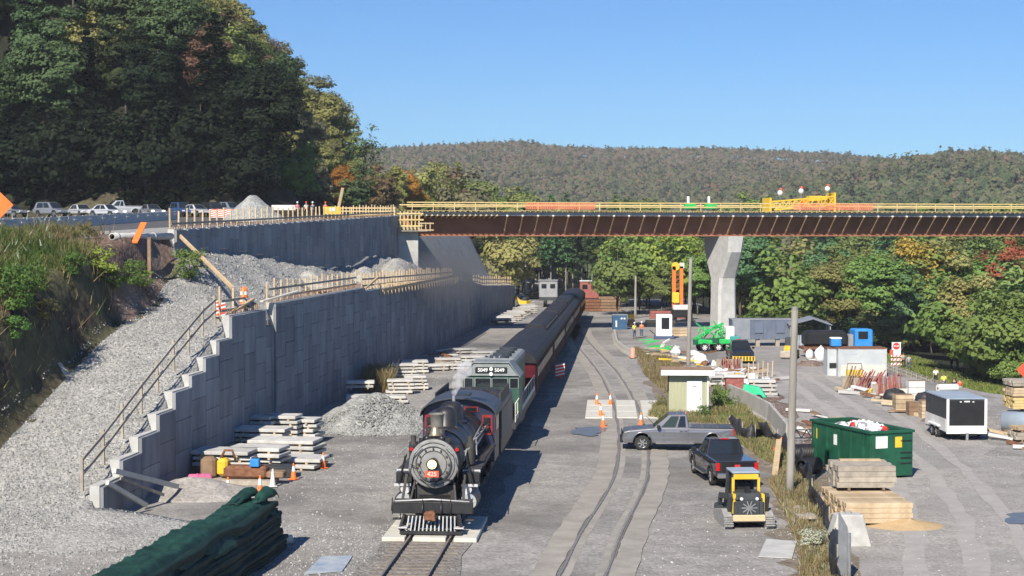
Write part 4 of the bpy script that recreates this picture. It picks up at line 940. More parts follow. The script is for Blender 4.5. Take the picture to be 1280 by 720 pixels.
MB().box((-.75,0,1.45), (.2,.18,.25)).build('exhaust', MT['black'], sk)
bot = [(.75,-.52,.95),(.75,.52,.95),(-.35,.52,1.3),(-.35,-.52,1.3)]; top = [(.65,-.48,2.05),(.65,.48,2.05),(-.45,.48,2.05),(-.45,-.48,2.05)]
for i in range(4): MB().bar(bot[i], top[i], .10, .10).build('cab_pillar', MT['dark_machine'], sk)
MB().box((.1,0,2.09), (1.25,1.08,.08), ch=.02).build('cab_roof', MT['blue_grey'], sk)
MB().box((-.47,0,1.93), (.06,.98,.2)).build('rear_sign', MT['yellow_machine'], sk)
for s in (-1, 1): MB().box((-.44,s*.5,1.6), (.1,.10,.6)).build('cab_post', MT['yellow_machine'], sk)
MB().box((.15,0,1.2), (.5,.5,.8)).build('seat', MT['black'], sk); pane(sk, frustum_faces(bot, top)[0], (.05,.95,.05,.95), 'windscreen')
MB().box((1.35,0,.35), (.6,1.7,.5), ch=.05).build('bucket', MT['dark_machine'], sk)

# cars queued on the upper road
def roadz(X, Y): return float(zemb(float(wallX(Y))-X, Y))
for i, (px, py, D, rz, paint, kind, lab) in enumerate([
    (14,273,186,-.5,'car_silver','sedan','pale silver sedan waiting on the upper road beside the orange diamond sign'),
    (65,271,186,-.6,'car_silver','suv','silver grey wagon on the upper road, second car from the orange sign'),
    (102,269,187,-.9,'car_white','sedan','white sedan half in tree shade on the upper road, next to the silver wagon'),
    (134,270,184,-.55,'car_white','sedan','white sedan with bright nose parked in front of the white pickup'),
    (190,268,190,-1.0,'car_silver','sedan','silver sedan on the upper road just past the white pickup'),
    (228,268,190,-1.0,'car_blue','suv','blue wagon on the upper road beside the white sedans'),
    (246,268,189,-.8,'car_white','sedan','white sedan on the upper road beside the blue wagon'),
    (268,267,192,-1.0,'car_dark','suv','dark wagon among the cars on the upper road'),
    (287,266,192,-.7,'car_silver','suv','pale blue silver wagon behind the striped barriers on the upper road')]):
    X = (px-640)/2000*D; sedan(lab, (X, D, roadz(X, D)), rz, paint, kind, 'cars queued on the upper road', lamps=i in (3,4))
X = (148-640)/2000*194; w = pickup('white pickup truck standing among the queued cars on the upper road', (X, 194, roadz(X, 194)), PI+.55, 'car_white', small=True, cover=False, group='cars queued on the upper road')

# ---------------------------------------------------------------- old rail stock in the distance
def far_loco(loc, rz, paint, label, cat='locomotive'):
    t = thing('parked_locomotive', label, cat, loc, rz)
    MB().box((0,0,1.3), (11,2.9,.4)).build('frame', MT['dark_machine'], t); MB().box((-4,0,2.9), (2.4,3.0,2.8), ch=.15).build('cab', MT[paint], t)
    MB().box((1.4,0,2.5), (7.6,1.9,2.1), ch=.12).build('hood', MT[paint], t); MB().box((-4,0,4.35), (2.7,3.1,.12)).build('roof', MT['white_dirty' if paint != 'steel_grey' else paint], t)
    for y in (-.7,.7): MB().box((-5.22,y,3.4), (.04,.8,.7)).build('window', MT['glass'], t)
    for s in (-1, 1):
        MB().box((-4,s*1.51,3.4), (1.2,.03,.7)).build('window', MT['glass'], t)
        for x in (-4,-2.4,2.4,4): m = MB(); wheel(m, x, s*.75, .48); m.build('wheel', MT['loco_dirty'], t)
    return t
q = G(664+20,385); far_loco((6.2,262,.0), PI/2-TH, 'steel_grey', 'grey diesel standing on the siding left of the train tail')
far_loco((12.6,258,.0), PI/2-TH, 'rust_red', 'small red locomotive with white roof near the end of the train', 'locomotive')
# ================================================================ yard objects
def cone(p, label, h=.75, mat='orange', group='traffic cones'):
    t = thing('traffic_cone', label, 'traffic cone', p, random.random()*6, group)
    MB().box((0,0,.02), (.38,.38,.04), ch=.01).build('base', MT['orange' if mat == 'orange' else 'white_dirty'], t)
    m = MB(); f = lambda z: .14+(.03-.14)*z/h; m.lathe([(.04,.14),(h,.03),(h,0)], (0,0,0), 'Z', 14); m.build('body', MT[mat], t)
    MB().lathe([(h*.5,f(h*.5)+.003),(h*.82,f(h*.82)+.003)], (0,0,0), 'Z', 14).build('collar', MT['white'], t); return t
for (px, py, lab, mat, h) in [
    (404,586,'orange cone beside the near corner of the slab stacks','orange',.75), (367,600,'orange cone in front of the slab stacks','orange',.75),
    (325,619,'bright orange cone beside the rusty attachment','orange',.85), (341,609,'faded white cone beside the rusty attachment','white_dirty',.8), (285,617,'orange cone half behind the green tarpaulin stack','orange',.7),
    (746,507,'orange cone beside the crossing slabs of the curved track','orange',.8), (763,507,'orange cone between the rails at the far slab edge','orange',.8), (751,521,'orange cone beside the crossing slabs of the curved track','orange',.8),
    (754,534,'orange cone at the near corner of the crossing slabs','orange',.8), (801,533,'orange cone between slabs and nose of grey pickup','orange',.8),
    (970,566,'leaning orange cone by the black silt fence','orange',.8)]:
    cone(G(px, py)+Vector((0,0,.03)), lab, h, mat)
cl = bpy.data.objects[[o.name for o in COL.objects if o.get('label','').startswith('leaning orange')][0]]; cl.rotation_euler = (.25,.35,0); cl.location.z += .08
def barrel(p, label, h=1.0, r=.28):
    t = thing('traffic_barrel', label, 'traffic barrel', p)
    for k in range(5): MB().lathe([(h*k/5,r*(1-.06*k)),(h*(k+1)/5,r*(1-.06*(k+1)))]+([(h,0)] if k == 4 else []), (0,0,.05), 'Z', 16).build('band', MT['orange' if k % 2 == 0 else 'white'], t)
    MB().cyl((0,0,0), (0,0,.06), r*1.35, n=16).build('base', MT['tyre'], t); MB().box((0,0,h+.08), (.2,.04,.1)).build('handle', MT['orange'], t)
def on_emb(px, py):
    lo, hi = 55, 200
    for _ in range(40):
        m = (lo+hi)/2; p = A(px, py, m)
        if p.z > float(zemb(float(wallX(m))-p.x, m)): lo = m
        else: hi = m
    return A(px, py, lo)
barrel(on_emb(305,382), 'orange and white barrel behind the timber posts on the wall')
def striped_board(p, label, rz=.3, w=.5, h=.85, lean=0):
    t = thing('barricade_panel', label, 'barricade', p, rz); m = MB().box((0,0,h/2+.1), (w,.05,h)).build('panel', MT['white'], t)
    for k in range(4): z = .14+k*h/4; MB().add([(-w/2,-.03,z),(w/2,-.03,z+h*.14),(w/2,-.03,z+h*.27),(-w/2,-.03,z+h*.12)], [(0,1,2,3)]).build('stripe', MT['orange_red'], t)
    MB().box((0,0,.05), (w*1.3,.4,.1)).build('foot', MT['tyre'], t); return t
striped_board(on_emb(276,398), 'red and white striped panel on the gravel below the barrel', .4)
striped_board(G(924-3,0+491), 'red and white striped panel beside the pale slab stack', .2, .45, .8)
striped_board(on_emb(413,362), 'red and white striped board lying on the fill by the wall posts', .5, 1.2, .5)
# square orange barricade beside the train shadow
t = thing('striped_barricade', 'orange and white striped barricade beside the train shadow', 'barricade', G(700,474), .1)
pn = MB().box((0,0,.7), (.75,.06,1.0)).build('panel', MT['orange_red'], t)
for k in range(4): MB().add([(-.37,-.035,.25+k*.25),(.37,-.035,.40+k*.25),(.37,-.035,.5+k*.25),(-.37,-.035,.34+k*.25)], [(0,1,2,3)]).build('stripe', MT['white'], pn)
for s in (-1, 1): MB().box((s*.3,0,.12), (.06,.5,.24)).build('leg', MT['orange_red'], t)

# precast concrete panel stacks
slab_m = {}
def slab_stack(px, py, n, L, Wd, label, rz=0, th=.17, gap=.09, group='stacked concrete panels', z0=0.1, jit=.12, mat='concrete_white', wall=False):
    q = G(px, py); rr = random.Random(px*7+py)
    for k in range(n):
        z = z0+k*(th+gap); key = (L, Wd, th, mat)
        if key not in slab_m: slab_m[key] = MB().box((0,0,th/2), (L, Wd, th), ch=.025).mesh('concrete_panel', MT[mat])
        p = thing('precast_block', label, 'concrete slab', (q.x+rr.uniform(-jit,jit), q.y+rr.uniform(-jit,jit), z), rz+rr.uniform(-.06,.06), group)
        link('slab', slab_m[key], p)
        for s in (-1, 1): MB().box((s*L*.3,0,-gap/2), (.12,Wd*.98,gap)).build('batten', MT['wood_new'], p)
a = -.2
slab_stack(361,584,2,3.4,1.9,'pale concrete slab in the nearest low pile behind the orange cones', a)
slab_stack(358,574,4,3.4,1.9,'pale concrete slab in the widest pile before the retaining wall', a)
slab_stack(281,594,3,2.8,1.8,'pale concrete slab in the pile beside the rusty attachment', a+.1, z0=.55)
slab_stack(324,590,3,2.6,1.6,'pale concrete slab in the pile over the dark plinth', a, z0=.55)
slab_stack(328,565,5,2.8,1.6,'pale concrete slab in the middle pile against the wall', a)
slab_stack(318,555,6,2.3,1.5,'pale concrete slab in the left rear pile against the wall', a)
slab_stack(354,554,6,2.0,1.5,'pale concrete slab in the right rear pile against the wall', a)
slab_stack(372,552,5,2.4,1.6,'pale concrete slab in the rear pile touching the stone mound', a)
q = G(318,598); tag(MB().box((0,0,.27), (3.6,1.2,.5), ch=.02).build('plinth', MT['dark_machine'], loc=(q.x, q.y+.5, 0), rz=.12), 'dark steel box carrying the near pile of concrete panels', 'steel box')
slab_stack(490,504,2,1.9,1.5,'pale concrete slab in the small pile beside the stone mound', .1)
slab_stack(500,492,4,1.9,1.4,'pale concrete slab in the pile beside the dry weeds', .1)
slab_stack(520,487,4,1.6,1.3,'pale concrete slab in the pile with a round core', .1)
slab_stack(506,475,5,2.0,1.5,'pale concrete slab in the second pile beyond the weeds', .1)
slab_stack(518,466,4,2.2,1.6,'pale concrete slab in the tallest pile beyond the weeds', .1)
slab_stack(450,500,2,1.9,1.4,'pale concrete slab on the grey block against the wall', .1, z0=.9)
q = G(447,512); tag(MB().box((0,0,.45), (1.6,1.4,.9), ch=.03).build('concrete_block', MT['concrete'], loc=(q.x, q.y+.6, 0), rz=.1), 'grey concrete block against the wall behind the stone mound', 'block')
for k, (px, py) in enumerate([(560,455),(590,452),(575,462),(605,446),(545,463),(582,442)]): slab_stack(px, py, 2, 2.2, 1.3, 'low pale concrete slab laid out between wall and diesel', .2, group='panels laid out beside the diesel')
for k in range(16):
    px = lerp(626,662,(k%8)/7)+random.uniform(-3,3); py = lerp(402,386,(k%8)/7)+(k//8)*3.5; slab_stack(px, py, 3, 2.4, 1.4, 'weathered concrete slab in the far row at the end of the wall', .3, group='far row of panels', jit=.3, mat='concrete_old' if k % 3 else 'concrete_white')
# rusty attachment, pink drum
q = G(300,604); t = thing('excavator_attachment', 'rusty excavator attachment with yellow bracket on timber blocks', 'attachment', q, -.1)
MB().box((.3,0,.55), (2.0,.8,.55), ch=.1).build('body', MT['rust'], t); MB().box((-.75,0,.75), (.5,.7,.8), ch=.12).build('bracket', MT['yellow'], t)
MB().box((-1.45,.1,.7), (.7,.7,1.0), ch=.15).build('jaw', MT['wood_brown'], t)
MB().tube([(-.9,0,1.1),(-.7,0,1.5),(-.35,0,1.5),(-.2,0,1.05)], .06, n=8).build('lifting_eye', MT['rust'], t); MB().box((.2,-.1,.12), (3.0,1.2,.22)).build('skid', MT['wood_grey'], t); MB().box((1.7,0,.45), (.8,.7,.3), ch=.05).build('coupler_plate', MT['wood_brown'], t)
MB().box((.8,-.35,1.0), (.42,.3,.36), ch=.03).build('toolbox', MT['cyan_blue'], t)
q = G(250,612); t = thing('plastic_drum', 'pink plastic drum tipped against the retaining wall', 'drum', q+Vector((0,0,.35)), .3)
m = MB().lathe([(-.5,0),(-.5,.33),(-.45,.36),(.45,.36),(.5,.33),(.5,0)], (0,0,0), 'X', 18); m.build('shell', MT['pink'], t)
MB().lathe([(-.16,.37),(-.12,.385),(-.08,.37)], (0,0,0), 'X', 18).lathe([(.08,.37),(.12,.385),(.16,.37)], (0,0,0), 'X', 18).build('hoop', MT['pink'], t)
q = G(358,680); t = thing('broken_pot', 'small cracked pale bucket lying on the gravel', 'bucket', q+Vector((0,0,.15)), .6)
MB().lathe([(-.2,.12),(.2,.18),(.2,.15),(-.17,.1)], (0,0,0), 'X', 14).build('shell', MT['off_white'], t); MB().tube([(.2,-.17,0),(.3,0,.02),(.2,.17,0)], .012, n=5).build('handle', MT['steel_grey'], t)
# gravel mounds
def mound(px, py, rx, ry, h, label, mat='stone_mound', z=0, seed=1, kind=None, world=None, pw=1.0):
    q = world or G(px, py); n = 46; a = np.linspace(-1, 1, n); U, V = np.meshgrid(a, a); r = np.sqrt(U*U+V*V)
    H = np.clip(1-r, 0, 1)**pw*h*1.15; H = np.minimum(H, h)+(vnoise(U*rx, V*ry, .5, seed)-.5)*.22*np.minimum(1, H)+(vnoise(U*rx, V*ry, 1.6, seed+1)-.5)*.5*np.clip(H,0,1)*min(1,h/1.5)
    H = np.where(r >= 1, -.1, H)
    o = link('stone_mound', grid('stone_mound', U*rx, V*ry, H, MT[mat], smooth=False), None, (q.x, q.y, z)); return tag(o, label, 'mound')
mound(470,533,4.2,4.6,1.8,'conical mound of pale crushed stone between slab piles')
mound(246,618,3.4,2.2,.75,'low brown gravel heap at the low end of the wall','road_gravel', seed=4)
mound(325,260,3.2,3.2,2.3,'pointed grey stone heap on the upper road behind the wall posts', z=float(zplat(150)), world=Vector((-24.5,152,0)), seed=8)
for (X, Y, r_, h_) in ((-11.2,140,2.6,1.5), (-8.6,157,3.0,2.3), (-12.8,118,2.6,1.2)):
    u = float(wallX(Y))-X; mound(0,0,r_,r_*1.3,h_,'broad heap of grey stone on the fill near the middle of the upper wall' if X == -11.2 else 'small heap of grey stone on the fill near the striped board' if X == -12.8 else 'tall heap of grey stone beside the bridge abutment', z=float(zemb(3,Y))-.4, world=Vector((float(wallX(Y))-3.4,Y,0)), seed=int(Y), mat='stone_ramp')

# green tarpaulin stack
tt = thing('tarpaulin_stack', 'long stack of folded dark green tarpaulins with sagging layers', 'tarpaulin stack', (-9.95, 50.2, 0), math.atan2(13.5, 1.6))
rr = random.Random(5); NL = 14
for k in range(NL):
    n = 46; f = k/(NL-1); L = 15; xs = np.linspace(-L/2, L/2-1.1*f+rr.uniform(-.45,.25), n); wd = (1.0-.35*f)+rr.uniform(-.05,.05); th = .15
    prof = [(-1,0),(-1.02,.5),(-1,1.0),(-.5,1.0),(0,1.05),(.5,1.0),(1,1.0),(1.02,.5),(1,0)]
    nz = np.array([vnoise(xs, np.full(n, j*3.1+k*7), .7, k) for j in range(9)]).T-.5; nb = vnoise(xs, np.full(n, 3.0), 2.6, 9)-.5; nb2 = vnoise(xs, np.full(n, k*.35), 2.2, 19)-.5
    V = np.zeros((n, 9, 3)); yo = rr.uniform(-.10,.10)-.12*f
    for j, (y, z) in enumerate(prof):
        V[:, j, 0] = xs; V[:, j, 1] = y*wd+yo+nz[:, j]*.07+nb2*.25; V[:, j, 2] = k*.128+z*th+nz[:, j]*.035+nb*.22*f-.10*(y > 0)*y*(1-f)*.3
    ob = link('layer', grid('layer', V[:, :, 0], V[:, :, 1], V[:, :, 2], MT['tarp_dark']), tt)
    MB().add([tuple(v) for v in V[-1]], [tuple(range(8,-1,-1))]).build('fold_end', MT['tarp_dark'], ob)
# crumpled green sheet thrown over the top
U_, V_ = np.meshgrid(np.linspace(-7.3, 6.3, 150), np.linspace(-1, 1, 30)); ed = vnoise(U_, 0*U_, .9, 71)*.5
yy = V_*(.62+ed*.55)-.15; zz = 1.98+(vnoise(U_*1.0, V_*1.2+U_*.6, .22, 73)-.5)*.10+(vnoise(U_, V_*.8, 1.1, 72)-.5)*.18+(vnoise(U_, 0*U_+3.0, 2.6, 9)-.5)*.22-np.clip(np.abs(yy)-.52, 0, 2)*1.5
sh_ = link('top_sheet', grid('top_sheet', U_, yy, zz, MT['tarp_green']), tt); sh_.modifiers.new('s', 'SOLIDIFY').thickness = .02
for (x0, x1, y) in ((4.5,6.8,.2), (5.2,7.0,-.45)):
    U_, V_ = np.meshgrid(np.linspace(x0, x1, 40), np.linspace(-1, 1, 16)); f_ = (U_-x0)/(x1-x0); zz = 2.02+.28*np.sin(np.clip(f_, 0, 1)*PI*.62)*(1-V_**2)**.6+(vnoise(U_, V_*.5+y, .3, 75)-.5)*.12-.5*np.clip(f_-.92, 0, 1)*4
    fo = link('raised_fold', grid('raised_fold', U_, y+V_*(.16+.2*f_)+(vnoise(U_, V_, .4, 76)-.5)*.12, zz, MT['tarp_green']), tt); fo.modifiers.new('s', 'SOLIDIFY').thickness = .02

# shed
q = G(862,519); sh = thing('trackside_shed', 'small green hut with white door and flat white edged roof', 'shed', (q.x, q.y+1.0, 0), -.05)
MB().box((0,0,1.3), (2.5,2.0,2.6)).build('wall', MT['shed_green'], sh)
for k in range(12): MB().box((-1.15+k*.21,-1.01,1.3), (.03,.03,2.55)).build('batten', MT['shed_green'], sh)
MB().prism([(-1.75,2.62),(1.55,2.62),(1.55,2.88),(-1.75,2.88)], -1.5, 1.5).build('roof', MT['wood_brown'], sh); MB().box((-.1,-1.53,2.72), (3.36,.06,.32)).build('fascia', MT['white'], sh)
dd = MB().box((.35,-1.04,1.12), (.95,.06,2.15)).build('door', MT['white'], sh); MB().box((.35,-1.08,1.85), (.26,.02,.06)).build('sign', MT['steel_grey'], dd); MB().box((.70,-1.09,1.05), (.06,.05,.12)).build('handle', MT['steel_grey'], dd)
MB().box((1.18,-1.05,1.3), (.10,.07,2.5)).build('corner_board', MT['white'], sh); MB().box((-1.28,-.9,2.1), (.06,.2,1.2)).build('downpipe', MT['black'], sh)
# utility poles
def pole(px, pyb, pyt, r, label, D=None, lean=0, z=0):
    q = G(px, pyb, z) if D is None else A(px, pyb, D); h = (A(px, pyt, q.y).z-q.z)
    t = thing('utility_pole', label, 'pole', q); n = 7
    MB().tube([(lean*h*i/n, 0, h*i/n-.1) for i in range(n+1)], [r*(1.1-.25*i/n) for i in range(n+1)], n=12).build('shaft', MT['pole_wood'], t)
    MB().cyl((lean*h,0,h-.12), (lean*h,0,h+.03), r*.87, n=12).build('top_cap', MT['bark_grey'], t)
    m = MB()
    for k in range(5): m.box((lean*h*.2+r,0,h*(.2+.06*k)), (.05,.04,.04))
    m.build('step_bolts', MT['steel_grey'], t); return t
pole(987,622,384,.17,'tall grey timber pole standing by the silt fence',lean=.022)
pole(860,470,322,.16,'grey timber pole behind the green hut',lean=.02)
pole(794,398,345,.16,'short grey pole beside the blue container',lean=.01)
pole(657,373,326,.17,'pale pole beyond the far end of the retaining wall')
for k, px in enumerate((846,857,869,840)): pole(px, 388+k, 318+k*3, .12, 'slim bare pole among trees behind the pier')['group'] = 'slim poles behind the pier'
# jersey barriers
def jersey(p, q, label, group, h=.82, mat='concrete_old'):
    d = q-p; L = d.length; t = thing('concrete_barrier', label, 'barrier', p, math.atan2(d.y, d.x), group)
    P = [(-.3,0),(-.3,.08),(-.17,.33),(-.09,h),(.09,h),(.17,.33),(.3,.08),(.3,0)]; MB().prism(P, .02, L-.02, ax='YZ').build('body', MT[mat], t)
    for s in (.25,.75): MB().box((L*s,0,h+.02), (.2,.1,.05)).build('lifting_loop', MT['steel_grey'], t)
    return t
bp = [G(911,503), G(938,516), G(962,530), G(985,560)]
for i in range(3): jersey(bp[i], bp[i+1], 'weathered tall concrete barrier between the weedy verge and the yard', 'barriers along the verge', h=1.25)
rp_ = [Vector((lerp(-31.8,-34.5,k/14), lerp(97,165,k/14), 0)) for k in range(15)]
for i in range(14):
    for P in (rp_[i], rp_[i+1]): P.z = roadz(P.x, P.y)
    b_ = jersey(rp_[i], rp_[i+1], 'grey concrete barrier in the line along the edge of the upper road', 'barriers along the upper road', mat='concrete')
    d_ = rp_[i+1]-rp_[i]; b_.rotation_euler = (0, -math.atan2(d_.z, math.hypot(d_.x, d_.y)), math.atan2(d_.y, d_.x))
    MB().box((d_.length*.5,-.28,.58), (1.1,.03,.07)).build('reflector', MT['white'], b_)
# continue toward the camera
for i in range(3):
    p0 = Vector((-31.8+i*.2, 97-i*4.6, 0)); p1 = Vector((-31.6+i*.2, 92.4-i*4.6, 0))
    for P in (p0, p1): P.z = roadz(P.x, P.y)
    jersey(p1, p0, 'grey concrete barrier in the line along the edge of the upper road', 'barriers along the upper road', mat='concrete')
# orange diamond sign
sg = thing('diamond_sign', 'orange diamond road works sign beside the upper road', 'sign', (-33.4,104.5,roadz(-33.4,104.5)), .1)
MB().cyl((0,.05,0), (0,.05,2.2), .04, n=8).build('post', MT['steel_grey'], sg); MB().add([(-.85,0,1.7),(0,0,.85),(.85,0,1.7),(0,0,2.55),(-.85,.03,1.7),(0,.03,.85),(.85,.03,1.7),(0,.03,2.55)], [(0,1,2,3),(7,6,5,4),(0,4,5,1),(1,5,6,2),(2,6,7,3),(3,7,4,0)]).build('panel', MT['orange'], sg)
# big round pipe lying on the bank, orange board
P0 = on_emb(140,301); P1 = on_emb(214,300)
t = thing('concrete_pipe', 'long grey pipe lying on the bank below the upper road', 'pipe', P0); d_ = P1-P0; L_ = d_.length; t.rotation_euler = (0,-math.asin(d_.z/L_),math.atan2(d_.y,d_.x))
m = MB(); m.lathe([(0,.15),(0,.2),(L_,.2),(L_,.15)], (0,0,.22), 'X', 18); m.build('barrel', MT['concrete'], t)
for x in (.5,L_*.35,L_*.68): MB().lathe([(x-.1,.2),(x-.1,.23),(x+.1,.23),(x+.1,.2)], (0,0,.22), 'X', 18).build('collar', MT['concrete'], t)
timber(on_emb(168,306)+Vector((0,0,.1)), on_emb(180,298)+Vector((0,0,.9)), .35, .05, 'orange board leaning on the grey pipe', 'orange', name='loose_board')
q = on_emb(187,345); t = thing('timber_post', 'dark weathered timber post standing on the red bank', 'post', q); MB().box((0,0,1.0), (.2,.2,2.2), ch=.03).build('shaft', MT['wood_brown'], t); MB().box((0,0,2.12), (.24,.24,.06)).build('cap', MT['wood_brown'], t)

# dumpster
def at2(px, py): return G(px, py)
dmp = thing('dumpster', 'dark green open dumpster heaped with pale rubbish', 'dumpster', (16.75, 76.6, 0), PI/2+.33)
Ld, Wd, Hd = 5.4, 2.2, 2.05
for s in (-1, 1): MB().box((0,s*Wd/2,Hd/2+.12), (Ld,.07,Hd)).build('side_wall', MT['dump_green'], dmp)
MB().box((-Ld/2,0,Hd/2+.12), (.07,Wd-.07,Hd)).build('door', MT['dump_green'], dmp); MB().box((Ld/2,0,Hd/2+.12), (.07,Wd-.07,Hd)).build('end_wall', MT['dump_green'], dmp)
MB().box((0,0,.17), (Ld,Wd,.1)).build('floor', MT['rust'], dmp)
for s in (-1, 1): MB().box((0,s*(Wd/2+.03),Hd+.14), (Ld+.15,.16,.12)).build('top_rail', MT['dump_green'], dmp)
for x in (-Ld/2-.02, Ld/2+.02): MB().box((x,0,Hd+.142), (.16,Wd-.1,.12)).build('top_rail', MT['dump_green'], dmp)
for k in range(5): MB().box((-Ld/2+.55+k*1.1,Wd/2+.08,1.1), (.10,.1,1.9)).build('rib', MT['dump_green'], dmp)
for z in (.7,.95,1.2,1.75): MB().box((-Ld/2-.045,-.75,z), (.03,.6,.05)).build('hinge', MT['black'], dmp)
for (y, z, w_, h_, mt) in ((.55,1.72,.62,.55,'white'), (-.35,1.7,.36,.5,'yellow')): MB().box((-Ld/2-.045,y,z), (.02,w_,h_)).build('sticker', MT[mt], dmp)
for (x, z, mt) in ((.4,1.5,'white'), (2.3,1.6,'yellow')): MB().box((x,Wd/2+.045,z), (.3,.02,.5)).build('sticker', MT[mt], dmp)
for s in (-1, 1): MB().cyl((-Ld/2+.3,s*.8-.1,.12), (-Ld/2+.3,s*.8+.1,.12), .12, n=10).build('roller', MT['black'], dmp)
rub = random.Random(12); trash = MB()
for k in range(70):
    x = rub.uniform(-1.9,1.5); y = rub.uniform(-.85,.85); h = 1.75+.5*math.cos(x*.8)*math.cos(y); trash.sph((x,y,h), (rub.uniform(.15,.42),rub.uniform(.12,.3),rub.uniform(.08,.22)), 7, 5, rub.choice([0,0,0,1,2,3]), jit=.7)
tag(trash.build('rubbish', [MT['plastic_bag'], MT['red'], MT['steel_grey'], MT['off_white']], loc=dmp.location, rz=dmp.rotation_euler.z), 'heap of white and red plastic rubbish in the green dumpster', 'rubbish', kind='stuff')
MB().box((.3,0,.85), (4.9,2.0,1.5)).build('load', MT['rust'], dmp)
# lumber bundles
brd = {}
def bundle(loc, rz, nx, nz, L, w, th, label, mat='lumber', gap=.006, group=None, sk=True):
    t = thing('lumber_bundle', label, 'lumber', loc, rz, group); key = (L, w, th, mat)
    if key not in brd: brd[key] = MB().box((0,0,0), (L, w-.012, th-.01), ch=.006).mesh('board', MT[mat])
    for i in range(nx):
        for k in range(nz): link('board', brd[key], t, (random.uniform(-.06,.06), (i-(nx-1)/2)*w, .12+th*(k+.5)))
    if sk:
        for x in (-L*.3,L*.3): MB().box((x,0,.06), (.1,nx*w,.11)).build('skid', MT['wood_brown'], t)
    return t
q = G(1081,642+18); bundle((14.15,63.8,0), .02, 14, 4, 2.6, .30, .20, 'lower bundle of tan timbers beside the concrete block')
bundle((14.85,66.9,0), .02, 1, 1, .1, .1, .1, 'x') if False else None
bundle((14.35,65.6,.94), .02, 7, 4, 2.35, .30, .22, 'upper bundle of greyed timbers resting on the lower bundle', 'wood_grey')
timber((13.6,66.2,1.98), (15.3,66.2,1.98), .3, .07, 'single pale board lying on top of the upper bundle', 'lumber', name='loose_board')
mound(1130,657,1.6,1.3,.3,'small spill of tan sand beside the timber bundles','sand',seed=22)
# concrete block with sloping sides
q = G(1062,683); t = thing('concrete_block', 'pale tapered concrete block before the timber bundles', 'block', (q.x, q.y+.3, 0), .05)
MB().hexa([(-.75,-.5,0),(.75,-.5,0),(.75,.5,0),(-.75,.5,0)], [(-.48,-.32,1.15),(.48,-.32,1.15),(.48,.32,1.15),(-.48,.32,1.15)]).build('body', MT['concrete_white'], t, bevel=.05); MB().tube([(-.12,0,1.14),(-.1,0,1.24),(.1,0,1.24),(.12,0,1.14)], .018, n=6).build('lifting_loop', MT['steel_grey'], t)
# sheet metal post at the bottom edge
t = thing('steel_post', 'pointed galvanised steel post standing in the verge', 'post', (10.85, 52.0, 0), .5)
MB().prism([(-.22,0),(.22,0),(.22,1.2),(.12,1.75),(-.22,2.25)], -.03, .03).build('blade', MT['steel_grey'], t); MB().cyl((.14,-.08,0), (.14,-.08,1.55), .07, n=10).build('tube', MT['steel'], t)
# silt fence: black cloth on stakes along the verge
P = spline([G(912,540), G(938,552), G(955,548), G(985,570), G(1003,590), G(1012,625), G(1030,655), G(1040,690), G(1046,735)], 8)
sf = thing('silt_fence', 'sagging torn black silt fence winding down the verge', 'fence', P[0]); n = len(P); V = np.zeros((n, 5, 3))
for i, p_ in enumerate(P):
    h = .75+.25*math.sin(i*.9)+.15*math.sin(i*2.3); 
    for j in range(5): V[i, j] = (p_.x-P[0].x+.12*math.sin(i*1.3+j)+(.18*j/4)*math.sin(i*.7), p_.y-P[0].y+.1*math.cos(i*1.1+j*.8), h*j/4)
ob = link('cloth', grid('cloth', V[:, :, 0], V[:, :, 1], V[:, :, 2], MT['silt_black']), sf); ob.modifiers.new('s', 'SOLIDIFY').thickness = .015
for i in range(0, n, 5): MB().box((V[i,0,0], V[i,0,1], .45), (.05,.05,.95)).build('stake', MT['wood_grey'], sf)
# corrugated black pipes by the pole, scaffold frames
def corr(loc, rz, L, r, label, group='black corrugated pipes'):
    t = thing('corrugated_pipe', label, 'pipe', loc, rz, group); pr = []
    for k in range(int(L/.09)): x = -L/2+k*.09; pr += [(x,r*.93),(x+.02,r),(x+.06,r),(x+.08,r*.93)]
    MB().lathe([(-L/2,r*.8)]+pr+[(L/2,r*.8)], (0,0,r), 'X', 20).build('shell', MT['black'], t); MB().lathe([(-L/2,r*.8),(L/2,r*.8)], (0,0,r), 'X', 16).build('bore', MT['black'], t)
q = G(1008,580); corr(q, .2, 1.6, .5, 'fat black corrugated pipe beside the dumpster'); q = G(1003,590); corr(q+Vector((.2,-.8,0)), .7, 1.2, .4, 'shorter black corrugated pipe against the silt fence')
q = G(1010,552); t = thing('scaffold_frame', 'black lattice frame lying behind the corrugated pipes', 'frame', q, 0.05)
MB().bar((-1.2,0,.2), (1.6,0,.2), .06, .06).bar((-1.2,0,.65), (1.6,0,.65), .06, .06).build('chord', MT['black'], t)
m = MB()
for k in range(10): x = -1.2+k*.28; m.bar((x,0,.2 if k%2 else .65), (x+.28,0,.65 if k%2 else .2), .05, .05)
m.build('lattice', MT['black'], t)
# broken timbers beside pole
timber(G(968,600)+Vector((0,0,.05)), G(975,575)+Vector((0,.3,1.0)), .28, .05, 'yellowish broken board leaning by the pole', 'wood_new', name='loose_board')
timber(G(988,636)+Vector((0,0,.1)), G(1010,655)+Vector((0,0,.25)), .75, .12, 'pale flat board lying in the weeds below the pole', 'wood_grey', name='loose_board')

